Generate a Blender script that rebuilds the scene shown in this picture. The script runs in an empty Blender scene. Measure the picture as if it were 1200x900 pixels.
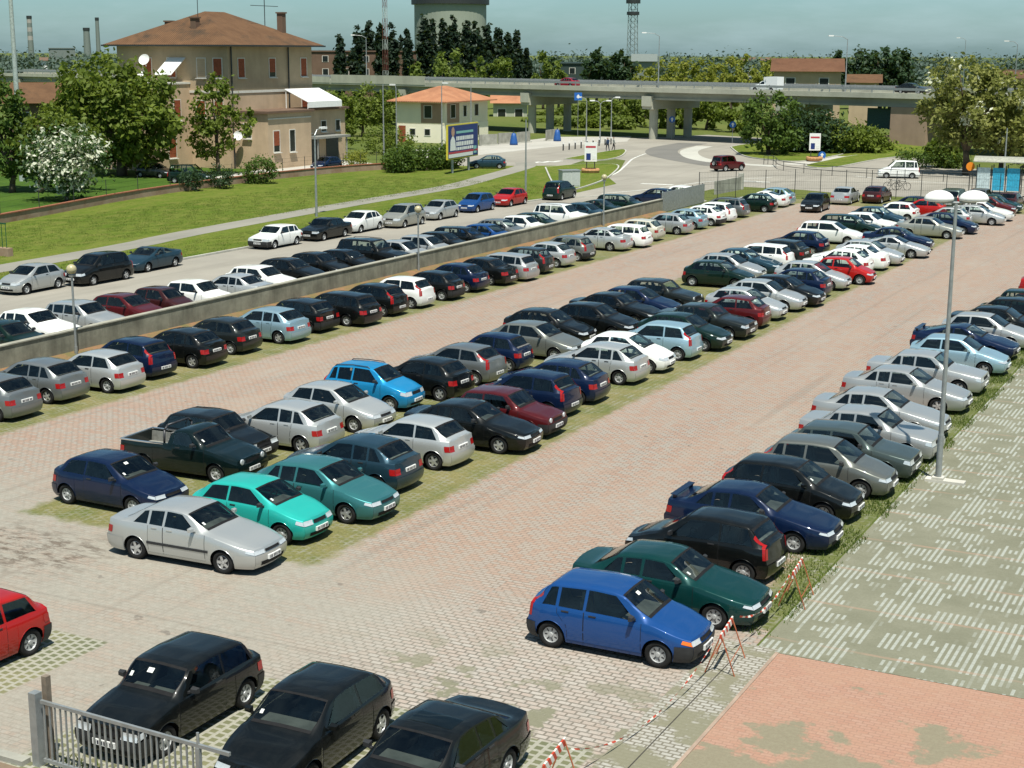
import bpy, bmesh, math, random
from mathutils import Vector, Matrix
R = math.radians
random.seed(11)

# ------------------------------------------------------------------ camera, world, sun, exposure
# World frame: X runs across the parking rows, Y along them, the camera stands at the origin 12 m up.
scene = bpy.context.scene
CAM_H = 11.989; FPX = 1782.0; PITCH = 0.21509; ROLL = 0.003626; YAW = 0.47426
cam = bpy.data.cameras.new('camera'); camo = bpy.data.objects.new('camera', cam)
scene.collection.objects.link(camo); scene.camera = camo
cam.sensor_width = 36.0; cam.lens = 36.0 * FPX / 1200.0
cam.clip_start = 0.5; cam.clip_end = 9000
camo.matrix_world = (Matrix.Translation((0, 0, CAM_H)) @ Matrix.Rotation(YAW, 4, 'Z')
                     @ Matrix.Rotation(math.pi/2 - PITCH, 4, 'X') @ Matrix.Rotation(ROLL, 4, 'Z'))

SUN_EL = R(67.0)
# bearing of the sun, measured from +Y towards -X: high, behind the camera and a little to its right
SUN_AZ = R(-143.0)
sun_dir = Vector((-math.sin(SUN_AZ)*math.cos(SUN_EL), math.cos(SUN_AZ)*math.cos(SUN_EL), math.sin(SUN_EL)))
sl = bpy.data.lights.new('sun', 'SUN'); sl.energy = 4.6; sl.angle = R(0.53); sl.color = (1.0, 0.968, 0.87)
so = bpy.data.objects.new('sun', sl); scene.collection.objects.link(so)
so.rotation_euler = sun_dir.to_track_quat('Z', 'Y').to_euler()

world = bpy.data.worlds.new('World'); scene.world = world; world.use_nodes = True
wt = world.node_tree; wt.nodes.clear()
wo = wt.nodes.new('ShaderNodeOutputWorld'); bg = wt.nodes.new('ShaderNodeBackground')
sky = wt.nodes.new('ShaderNodeTexSky'); sky.sky_type = 'NISHITA'; sky.sun_disc = False
sky.sun_elevation = SUN_EL; sky.sun_rotation = -SUN_AZ
sky.air_density = 1.0; sky.dust_density = 1.0; sky.ozone_density = 1.5
bg.inputs['Strength'].default_value = 0.066
tint = wt.nodes.new('ShaderNodeMix'); tint.data_type = 'RGBA'; tint.blend_type = 'MULTIPLY'
tint.inputs[0].default_value = 1.0
wt.links.new(sky.outputs[0], tint.inputs[6])
# the air near the horizon reads bluer-green than the zenith
stc = wt.nodes.new('ShaderNodeTexCoord'); ssp = wt.nodes.new('ShaderNodeSeparateXYZ'); srp = wt.nodes.new('ShaderNodeValToRGB')
srp.color_ramp.elements[0].position = 0.0; srp.color_ramp.elements[0].color = (0.88, 1.28, 1.52, 1)
_e = srp.color_ramp.elements.new(0.08); _e.color = (0.72, 1.10, 1.30, 1)
srp.color_ramp.elements[2].position = 0.30; srp.color_ramp.elements[2].color = (0.64, 0.86, 0.84, 1)
wt.links.new(stc.outputs['Generated'], ssp.inputs[0]); wt.links.new(ssp.outputs[2], srp.inputs[0]); wt.links.new(srp.outputs[0], tint.inputs[7])
# thin broken cloud: the direction is stretched so the streaks lie flat near the horizon
tc = wt.nodes.new('ShaderNodeTexCoord'); mp = wt.nodes.new('ShaderNodeMapping')
mp.inputs['Scale'].default_value = (3.0, 3.0, 14.0)
nz = wt.nodes.new('ShaderNodeTexNoise'); nz.inputs['Scale'].default_value = 2.2; nz.inputs['Detail'].default_value = 7
nz.inputs['Roughness'].default_value = 0.6
rp = wt.nodes.new('ShaderNodeValToRGB'); rp.color_ramp.elements[0].position = 0.46; rp.color_ramp.elements[1].position = 0.8
rp.color_ramp.elements[0].color = (0, 0, 0, 1); rp.color_ramp.elements[1].color = (0.50, 0.50, 0.50, 1)
cl = wt.nodes.new('ShaderNodeMix'); cl.data_type = 'RGBA'; cl.inputs[7].default_value = (6.0, 7.9, 8.4, 1)
wt.links.new(tc.outputs['Generated'], mp.inputs[0]); wt.links.new(mp.outputs[0], nz.inputs['Vector'])
wt.links.new(nz.outputs[0], rp.inputs[0]); wt.links.new(rp.outputs[0], cl.inputs[0])
wt.links.new(tint.outputs[2], cl.inputs[6]); wt.links.new(cl.outputs[2], bg.inputs['Color'])
wt.links.new(bg.outputs[0], wo.inputs[0])

scene.render.engine = 'CYCLES'; scene.cycles.transparent_max_bounces = 32
vs = scene.view_settings
vs.view_transform = 'Standard'; vs.look = 'None'; vs.exposure = 0.42; vs.gamma = 1.0; vs.use_curve_mapping = False

# ------------------------------------------------------------------ helpers
COL = scene.collection
def tag(o, label=None, cat=None, group=None, kind=None):
    if label: o['label'] = label
    if cat: o['category'] = cat
    if group: o['group'] = group
    if kind: o['kind'] = kind
    return o
def empty(name, loc=(0, 0, 0), rz=0.0):
    o = bpy.data.objects.new(name, None); COL.objects.link(o)
    o.location = loc; o.rotation_euler = (0, 0, rz); o.empty_display_size = 0.3
    return o
def link_mesh(name, me, parent=None):
    o = bpy.data.objects.new(name, me); COL.objects.link(o)
    if parent is not None: o.parent = parent
    return o

class MB:
    """collects verts/faces (with a material index each) and links them as ONE mesh object"""
    def __init__(s): s.v = []; s.f = []; s.m = []
    def add(s, vs, fs, mi=0):
        b = len(s.v); s.v += [tuple(p) for p in vs]
        for f in fs: s.f.append(tuple(i + b for i in f)); s.m.append(mi)
        return s
    def box(s, x0, x1, y0, y1, z0, z1, mi=0, rz=0.0, c=(0, 0)):
        vs = [(x, y, z) for z in (z0, z1) for (x, y) in ((x0, y0), (x1, y0), (x1, y1), (x0, y1))]
        if rz or c != (0, 0):
            cs, sn = math.cos(rz), math.sin(rz)
            vs = [(c[0] + x*cs - y*sn, c[1] + x*sn + y*cs, z) for x, y, z in vs]
        return s.add(vs, [(3, 2, 1, 0), (4, 5, 6, 7), (0, 1, 5, 4), (1, 2, 6, 5), (2, 3, 7, 6), (3, 0, 4, 7)], mi)
    def tube(s, p0, p1, r0, r1=None, n=10, mi=0, caps=True):
        r1 = r0 if r1 is None else r1
        p0, p1 = Vector(p0), Vector(p1); d = (p1 - p0).normalized()
        a = d.orthogonal().normalized(); b = d.cross(a)
        vs = []
        for p, r in ((p0, r0), (p1, r1)):
            for i in range(n):
                t = 2*math.pi*i/n; vs.append(p + a*math.cos(t)*r + b*math.sin(t)*r)
        fs = [(i, (i+1) % n, n + (i+1) % n, n + i) for i in range(n)]
        if caps: fs += [tuple(range(n-1, -1, -1)), tuple(range(n, 2*n))]
        return s.add(vs, fs, mi)
    def path(s, pts, r, n=8, mi=0):
        for i in range(len(pts)-1): s.tube(pts[i], pts[i+1], r if not isinstance(r, (list, tuple)) else r[i], r if not isinstance(r, (list, tuple)) else r[i+1], n, mi)
        return s
    def lathe(s, prof, c=(0, 0, 0), n=16, mi=0, axis='Z'):
        vs = []
        for r, h in prof:
            for i in range(n):
                t = 2*math.pi*i/n
                if axis == 'Z': vs.append((c[0] + r*math.cos(t), c[1] + r*math.sin(t), c[2] + h))
                else: vs.append((c[0] + r*math.cos(t), c[1] + h, c[2] + r*math.sin(t)))
        fs = []
        for k in range(len(prof)-1):
            for i in range(n):
                f = (k*n + i, k*n + (i+1) % n, (k+1)*n + (i+1) % n, (k+1)*n + i)
                fs.append(f if axis == 'Z' else f[::-1])
        return s.add(vs, fs, mi)
    def poly(s, pts, z, mi=0): return s.add([(p[0], p[1], z) for p in pts], [tuple(range(len(pts)))], mi)
    def prism(s, pts, z0, z1, mi=0):
        n = len(pts)
        vs = [(p[0], p[1], z0) for p in pts] + [(p[0], p[1], z1) for p in pts]
        return s.add(vs, [tuple(range(n-1, -1, -1)), tuple(range(n, 2*n))] + [(i, (i+1) % n, n + (i+1) % n, n + i) for i in range(n)], mi)
    def mesh(s, name, mats, smooth=False, fix=True):
        me = bpy.data.meshes.new(name); me.from_pydata(s.v, [], s.f)
        if not isinstance(mats, (list, tuple)): mats = [mats]
        for m in mats: me.materials.append(m)
        if len(mats) > 1: me.polygons.foreach_set('material_index', s.m)
        if fix:
            bm = bmesh.new(); bm.from_mesh(me); bmesh.ops.recalc_face_normals(bm, faces=bm.faces); bm.to_mesh(me); bm.free()
        if smooth: me.polygons.foreach_set('use_smooth', [True]*len(me.polygons))
        me.update(); return me
    def build(s, name, mats, parent=None, smooth=False, fix=True):
        return link_mesh(name, s.mesh(name, mats, smooth, fix), parent)

def cam_ray(u, v):
    x = (u-600)/FPX; y = -(v-450)/FPX
    c, sn = math.cos(ROLL), math.sin(ROLL); x, y = c*x - sn*y, sn*x + c*y
    cp, sp = math.cos(PITCH), math.sin(PITCH)
    a, b, z = x, cp + y*sp, -sp + y*cp
    return Vector((a*math.cos(YAW) - b*math.sin(YAW), a*math.sin(YAW) + b*math.cos(YAW), z))
def G(u, v, z=0.0):
    """survey helper: site position of a point of the photograph known to lie at height z"""
    d = cam_ray(u, v); t = (z - CAM_H)/d.z
    return Vector((d.x*t, d.y*t, z))
def GD(u, v, dist):
    """site position seen at (u,v) at a known horizontal distance"""
    d = cam_ray(u, v); t = dist/math.hypot(d.x, d.y)
    return Vector((d.x*t, d.y*t, CAM_H + d.z*t))

# ------------------------------------------------------------------ materials
class NT:
    def __init__(s, name):
        s.mat = bpy.data.materials.new(name); s.mat.use_nodes = True
        s.t = s.mat.node_tree; s.b = s.t.nodes['Principled BSDF']
    def n(s, typ, **kw):
        nd = s.t.nodes.new(typ)
        for k, v in kw.items(): setattr(nd, k, v)
        return nd
    def l(s, a, b): s.t.links.new(a, b)
    def inp(s, nd, key, val):
        if hasattr(val, 'is_output') or isinstance(val, bpy.types.NodeSocket): s.l(val, nd.inputs[key])
        else: nd.inputs[key].default_value = val
    def math(s, op, a, b=0.0, c=0.0, clamp=False):
        nd = s.n('ShaderNodeMath', operation=op, use_clamp=clamp); s.inp(nd, 0, a); s.inp(nd, 1, b)
        if op in ('MULTIPLY_ADD', 'SMOOTH_MIN', 'COMPARE'): s.inp(nd, 2, c)
        return nd.outputs[0]
    def mix(s, f, a, b, mode='MIX'):
        nd = s.n('ShaderNodeMix', data_type='RGBA', blend_type=mode); s.inp(nd, 0, f)
        for k, v in ((6, a), (7, b)): s.inp(nd, k, v if not isinstance(v, tuple) or len(v) == 4 else v + (1,))
        return nd.outputs[2]
    def pos(s): return s.n('ShaderNodeNewGeometry').outputs['Position']
    def obj(s): return s.n('ShaderNodeTexCoord').outputs['Object']
    def noise(s, vec, scale, detail=4, rough=0.55, dist=0.0):
        nd = s.n('ShaderNodeTexNoise'); s.l(vec, nd.inputs['Vector']); nd.inputs['Scale'].default_value = scale
        nd.inputs['Detail'].default_value = detail; nd.inputs['Roughness'].default_value = rough; nd.inputs['Distortion'].default_value = dist
        return nd.outputs[0]
    def ramp(s, f, stops):
        nd = s.n('ShaderNodeValToRGB'); s.inp(nd, 0, f); cr = nd.color_ramp
        while len(cr.elements) < len(stops): cr.elements.new(0.5)
        for e, (p, c) in zip(cr.elements, stops):
            e.position = p; e.color = (c, c, c, 1) if not isinstance(c, tuple) else (c + (1,) if len(c) == 3 else c)
        return nd.outputs[0]
    def scale(s, vec, sc, loc=(0, 0, 0), rot=(0, 0, 0)):
        nd = s.n('ShaderNodeMapping'); s.l(vec, nd.inputs[0]); nd.inputs['Scale'].default_value = sc
        nd.inputs['Location'].default_value = loc; nd.inputs['Rotation'].default_value = rot
        return nd.outputs[0]
    def sep(s, vec):
        nd = s.n('ShaderNodeSeparateXYZ'); s.l(vec, nd.inputs[0]); return nd.outputs
    def comb(s, x, y, z=0.0):
        nd = s.n('ShaderNodeCombineXYZ'); s.inp(nd, 0, x); s.inp(nd, 1, y); s.inp(nd, 2, z); return nd.outputs[0]
    def out(s, color, rough=0.8, bump=None, bstr=0.3, bdist=0.02, spec=0.3, metal=0.0):
        s.inp(s.b, 'Base Color', color if not isinstance(color, tuple) or len(color) == 4 else color + (1,))
        s.inp(s.b, 'Roughness', rough); s.b.inputs['Specular IOR Level'].default_value = spec; s.inp(s.b, 'Metallic', metal)
        if bump is not None:
            bn = s.n('ShaderNodeBump'); bn.inputs['Strength'].default_value = bstr; bn.inputs['Distance'].default_value = bdist
            s.l(bump, bn.inputs['Height']); s.l(bn.outputs[0], s.b.inputs['Normal'])
        return s.mat

def simple(name, col, rough=0.7, spec=0.3, metal=0.0, var=0.25, scale=6.0):
    k = NT(name); n = k.noise(k.obj(), scale, 5)
    d = tuple(c*(1-var) for c in col); l = tuple(min(1, c*(1+var)) for c in col)
    return k.out(k.mix(k.ramp(n, [(0.3, 0.0), (0.7, 1.0)]), d, l), rough, spec=spec, metal=metal)

def emat(name, col, strength):
    k = NT(name); k.b.inputs['Base Color'].default_value = col + (1,)
    return k.mat
# ------------------------------------------------------------------ cars
def car_paint():
    k = NT('car_paint'); oi = k.n('ShaderNodeObjectInfo')
    n = k.noise(k.obj(), 2.5, 5)
    col = k.mix(k.ramp(n, [(0.45, 0.0), (0.85, 0.02)]), oi.outputs['Color'], (0.30, 0.27, 0.22))
    k.out(col, k.ramp(n, [(0.3, 0.34), (0.75, 0.42)]), spec=0.12, metal=k.math('MULTIPLY', oi.outputs['Alpha'], 0.55))
    k.b.inputs['Coat Weight'].default_value = 0.75; k.b.inputs['Coat Roughness'].default_value = 0.03
    return k.mat
def car_glass():
    k = NT('car_glass'); t = k.t; tr = k.n('ShaderNodeBsdfTransparent'); tr.inputs[0].default_value = (0.74, 0.82, 0.78, 1)
    gl = k.n('ShaderNodeBsdfGlossy'); gl.inputs['Roughness'].default_value = 0.02; gl.inputs[0].default_value = (0.95, 1, 1, 1)
    fr = k.n('ShaderNodeFresnel'); fr.inputs[0].default_value = 1.55
    mx = k.n('ShaderNodeMixShader'); k.l(k.math('MULTIPLY_ADD', fr.outputs[0], 1.0, 0.02), mx.inputs[0]); k.l(tr.outputs[0], mx.inputs[1]); k.l(gl.outputs[0], mx.inputs[2])
    k.l(mx.outputs[0], t.nodes['Material Output'].inputs[0])
    return k.mat
M_PAINT = car_paint(); M_GLASS = car_glass()
M_CABIN = simple('cabin_trim', (0.085, 0.085, 0.083), .9, .1, 0, .3, 3); M_SEAT = simple('seat_cloth', (0.17, 0.17, 0.165), .95, .1, 0, .35, 5)
M_SEAM = simple('seam_rubber', (0.012, 0.012, 0.013), 0.7, 0.2)
M_BLKPL = simple('black_plastic', (0.028, 0.029, 0.031), 0.55, 0.35)
M_UNDER = simple('underbody', (0.008, 0.008, 0.008), 0.9, 0.1)
M_TYRE = simple('tyre_rubber', (0.018, 0.018, 0.018), 0.85, 0.2)
M_ALLOY = simple('alloy', (0.55, 0.56, 0.57), 0.35, 0.5, 0.6, 0.08)
M_HUB = simple('hubcap', (0.42, 0.43, 0.43), 0.45, 0.4, 0.2, 0.1)
M_STEEL = simple('dark_wheel', (0.06, 0.06, 0.065), 0.5, 0.4, 0.2, 0.1)
M_LAMP = simple('headlamp_glass', (0.62, 0.66, 0.68), 0.12, 0.6, 0.3, 0.1, 20)
M_RED = simple('tail_lamp', (0.34, 0.010, 0.010), 0.18, 0.6, 0, 0.15, 12)
M_AMBER = simple('indicator_lamp', (0.75, 0.16, 0.02), 0.2, 0.5, 0, 0.1)
M_PLATE = simple('number_plate', (0.78, 0.78, 0.76), 0.45, 0.3, 0, 0.03)
M_PLTXT = simple('plate_text', (0.03, 0.03, 0.05), 0.5)
M_CHROME = simple('chrome', (0.7, 0.71, 0.72), 0.15, 0.5, 0.9, 0.05)
M_PAPER = simple('paper', (0.75, 0.77, 0.74), 0.7, 0.2, 0, 0.03)
M_LINER = simple('bed_liner', (0.22, 0.22, 0.20), .7, .2, 0, .3); M_RAIL = simple('roof_rail', (0.05, 0.05, 0.055), 0.4, 0.4, 0.3)

def interp(cs, x):
    if x <= cs[0][0]: return cs[0][1]
    for (a, b), (c, d) in zip(cs, cs[1:]):
        if x <= c: return b + (d-b)*(x-a)/(c-a if c > a else 1)
    return cs[-1][1]
def smooth_f(cs, w):
    def f(x):
        return sum(k*interp(cs, x + w*o) for k, o in ((.1, -1), (.2, -.5), (.4, 0), (.2, .5), (.1, 1)))
    return f
def sst(a, b, x):
    t = max(0, min(1, (x-a)/(b-a))); return t*t*(3-2*t)

# L length, W width, H height, fo front overhang, wb wheelbase, then distances from the nose:
# cw cowl, rf roof front, rr roof rear, rt foot of the rear window; hf nose height, hc cowl height, bl belt, tz tail height
SPEC = dict(
 hatch3 = dict(L=3.82, W=1.65, H=1.42, fo=.76, wb=2.45, cw=.98, rf=1.72, rr=3.12, rt=3.66, hf=.70, hc=.94, bl=.91, tz=1.0, doors=1, tl='low'),
 hatch5 = dict(L=4.00, W=1.70, H=1.44, fo=.80, wb=2.54, cw=1.04, rf=1.80, rr=3.22, rt=3.84, hf=.70, hc=.95, bl=.92, tz=1.01, doors=2, tl='low'),
 tallhatch3 = dict(L=3.79, W=1.64, H=1.47, fo=.74, wb=2.45, cw=.90, rf=1.62, rr=3.28, rt=3.70, hf=.70, hc=.96, bl=.92, tz=.98, doors=1, tl='high'),
 tallhatch5 = dict(L=3.80, W=1.65, H=1.48, fo=.74, wb=2.46, cw=.90, rf=1.64, rr=3.30, rt=3.71, hf=.70, hc=.97, bl=.92, tz=.98, doors=2, tl='high'),
 boxhatch3 = dict(L=3.72, W=1.58, H=1.42, fo=.74, wb=2.38, cw=1.06, rf=1.62, rr=3.16, rt=3.62, hf=.74, hc=.93, bl=.90, tz=.96, doors=1, tl='low', box=1),
 boxhatch5 = dict(L=3.98, W=1.66, H=1.42, fo=.80, wb=2.48, cw=1.14, rf=1.72, rr=3.34, rt=3.86, hf=.76, hc=.93, bl=.91, tz=.97, doors=2, tl='low', box=1),
 bubble = dict(L=3.70, W=1.60, H=1.43, fo=.66, wb=2.36, cw=.84, rf=1.62, rr=2.98, rt=3.58, hf=.72, hc=.96, bl=.92, tz=.98, doors=1, tl='low'),
 mini = dict(L=3.32, W=1.50, H=1.43, fo=.62, wb=2.20, cw=.74, rf=1.34, rr=2.78, rt=3.22, hf=.70, hc=.93, bl=.90, tz=.96, doors=1, tl='low'),
 panda = dict(L=3.54, W=1.58, H=1.53, fo=.66, wb=2.30, cw=.80, rf=1.46, rr=3.12, rt=3.48, hf=.78, hc=1.0, bl=.96, tz=1.0, doors=2, tl='high', rails=1),
 sedan = dict(L=4.46, W=1.71, H=1.42, fo=.88, wb=2.64, cw=1.32, rf=2.02, rr=3.26, rt=3.90, hf=.69, hc=.96, bl=.93, tz=.99, doors=2, tl='low', deck=1),
 boxsedan = dict(L=4.40, W=1.69, H=1.41, fo=.84, wb=2.60, cw=1.26, rf=1.86, rr=3.20, rt=3.66, hf=.76, hc=.94, bl=.92, tz=.98, doors=2, tl='low', deck=1, box=1),
 coupe = dict(L=4.28, W=1.78, H=1.31, fo=.90, wb=2.54, cw=1.24, rf=2.02, rr=2.76, rt=3.80, hf=.62, hc=.90, bl=.88, tz=.98, doors=1, tl='low', deck=1),
 wagon = dict(L=4.46, W=1.70, H=1.47, fo=.88, wb=2.60, cw=1.16, rf=1.92, rr=4.00, rt=4.36, hf=.70, hc=.96, bl=.93, tz=.96, doors=2, tl='high', rails=1),
 mpv = dict(L=4.10, W=1.72, H=1.62, fo=.82, wb=2.56, cw=.84, rf=1.66, rr=3.60, rt=4.00, hf=.78, hc=1.04, bl=1.0, tz=1.02, doors=2, tl='high'),
 suv = dict(L=4.45, W=1.78, H=1.72, fo=.82, wb=2.66, cw=1.24, rf=1.82, rr=4.08, rt=4.34, hf=.95, hc=1.12, bl=1.08, tz=1.10, doors=2, tl='high', rails=1, box=1, lift=.10, rad=.36),
 van = dict(L=4.16, W=1.72, H=1.82, fo=.84, wb=2.57, cw=.92, rf=1.66, rr=3.92, rt=4.08, hf=.80, hc=1.10, bl=1.05, tz=1.08, doors=2, tl='high', box=1),
 jeep = dict(L=3.75, W=1.66, H=1.72, fo=.56, wb=2.30, cw=1.22, rf=1.52, rr=3.48, rt=3.66, hf=.95, hc=1.06, bl=1.02, tz=1.04, doors=1, tl='low', box=1, lift=.10, rad=.36, spare=1),
 pickup = dict(L=4.38, W=1.66, H=1.49, fo=.82, wb=2.62, cw=1.14, rf=1.72, rr=2.44, rt=2.60, hf=.78, hc=.96, bl=.98, tz=.98, doors=1, tl='low', bed=(2.66, 4.31), box=1),
)

class CarShape:
    """the skin of one body style: a ring of ten points at every station along the car"""
    NV = 9
    def __init__(s, p):
        s.p = p; L, W, H = p['L'], p['W'], p['H']; s.L = L; s.lift = p.get('lift', 0); s.box = p.get('box', 0)
        s.rad = p.get('rad', .295); s.Ra = s.rad + .055
        s.wx = (p['fo'], p['fo'] + p['wb'])
        hf, hc, bl, tz = p['hf'], p['hc'], p['bl'], p['tz']
        zc = [(-.3, hf), (0, hf), (p['cw']*.5, hf + (hc-hf)*.62), (p['cw'], hc), (p['rf'], H-.035), ((p['rf']*.6 + p['rr']*.4), H), (p['rr'], H-.05)]
        zb = [(-.3, hf-.05), (0, hf-.05), (p['cw'], bl-.01), (p['rr'], bl+.03)]
        if p.get('deck'): zc += [(p['rt'], tz+.015), (L-.08, tz), (L+.3, tz-.02)]; zb += [(p['rt'], bl+.04), (L, tz-.04)]
        elif p.get('bed'): zc += [(p['rt'], tz), (L+.3, tz)]; zb += [(L, tz-.03)]
        else: zc += [(p['rt'], tz+.02), (L+.3, tz-.01)]; zb += [(L, tz-.06)]
        s.fzc = smooth_f(zc, .06 if s.box else .16); s.fzb = smooth_f(zb, .1)
        s.round = .45 if s.box else 1.0
    def ring(s, x, arch=True):
        p = s.p; L = s.L; W2 = p['W']/2
        a = max(0, (.85-x)/.85); b = max(0, (x-(L-.7))/.7)
        w = W2*(1 - .20*s.round*min(1, a)**2.6 - .13*s.round*min(1, b)**2.6)
        zb, zc = s.fzb(x), s.fzc(x); zc = max(zc, zb+.012); h = zc - zb
        t = sst(.10, .38, h)
        y5 = (1-t)*w*.80 + t*(w*.95 - (.22 if s.box else .34)*h)
        z5 = (1-t)*(zb + .72*h) + t*(zc - .05)
        zs = .19 + s.lift
        pts = [[w*.93, zs], [w*.972, zs+.10], [w, .50+s.lift*.6], [w*.995, .50 + (zb-.50)*.55], [w*.965, zb-.012], [w*.945, zb+.010],
               [y5, z5], [y5*.93, z5 + (zc-z5)*.55], [y5*.60, zc - .10*(zc-z5) - .006], [0, zc]]
        bed = p.get('bed')
        if bed and bed[0] < x < bed[1]:
            pts[5] = [w*.95, zb+.02]; pts[6] = [w*.88, zb+.02]; pts[7] = [w*.87, .60]; pts[8] = [w*.45, .595]; pts[9] = [0, .595]
        if arch:
            for xw in s.wx:
                dx = abs(x - xw)
                if dx < s.Ra:
                    za = s.rad + math.sqrt(s.Ra**2 - dx*dx)
                    lo = [q[:] for q in pts]
                    for i in range(4):
                        z = max(lo[i][1], za + i*.006)
                        for (ya, z1), (yb, z2) in zip(lo, lo[1:5]):
                            if z1 <= z <= z2: pts[i] = [ya + (yb-ya)*(z-z1)/max(1e-6, z2-z1) + (.012 if i == 0 else .006), z]; break
                        else: pts[i][1] = z
        return pts
    def shear(s, x, z):
        L = s.L; a = sst(.75, 0, x) if x < .75 else 0; b = sst(L-.7, L, x) if x > L-.7 else 0
        lf = s.lift
        F = interp([(.18, .10), (.30+lf, .02), (.42+lf, 0), (.54+lf, .005), (.60+lf, .05), (.72+lf, .09 if not s.box else .06), (1.2, .14)], z)
        B = interp([(.18, .09), (.30+lf, .02), (.42+lf, 0), (.58+lf, .005), (.64+lf, .06), (1.0+lf, .10 if not s.box else .07), (1.4, .10)], z)
        return a*F - b*B
    def P(s, x, v, side=1, arch=True):
        r = s.ring(x, arch); i = min(int(v), 8); t = v - i
        y = r[i][0]*(1-t) + r[i+1][0]*t; z = r[i][1]*(1-t) + r[i+1][1]*t
        return Vector((s.L/2 - (x + s.shear(x, z)), side*y, z))
    def vz(s, x, z):
        r = s.ring(x, False)
        for i in range(5):
            if z <= r[i+1][1]: return i + max(0, min(1, (z-r[i][1])/(r[i+1][1]-r[i][1])))
        return 5
    def C(s, end, u, v):
        """end cap: u in -1..1 across, v up the ring"""
        x = 0.0 if end == 0 else s.L
        q = s.P(x, v, 1, False); y = q.y*u
        bulge = (.085 if not s.box else .03)*(1 - u*u)
        q.x += bulge if end == 0 else -bulge*.8
        q.y = y; return q

def off(f, a, b, d, ref):
    e = .02; p = f(a, b); n = (f(a+e, b) - f(a-e, b)).cross(f(a, b+e) - f(a, b-e))
    if n.length < 1e-9: return p
    n.normalize()
    if n.dot(p - ref) < 0: n = -n
    return p + n*d

def patch(mb, fn, nu, nv, mi=0):
    b = [[fn(i/nu, j/nv) for j in range(nv+1)] for i in range(nu+1)]
    vs = [q for row in b for q in row]
    mb.add(vs, [(i*(nv+1)+j, i*(nv+1)+j+1, (i+1)*(nv+1)+j+1, (i+1)*(nv+1)+j) for i in range(nu) for j in range(nv)], mi)

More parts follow.
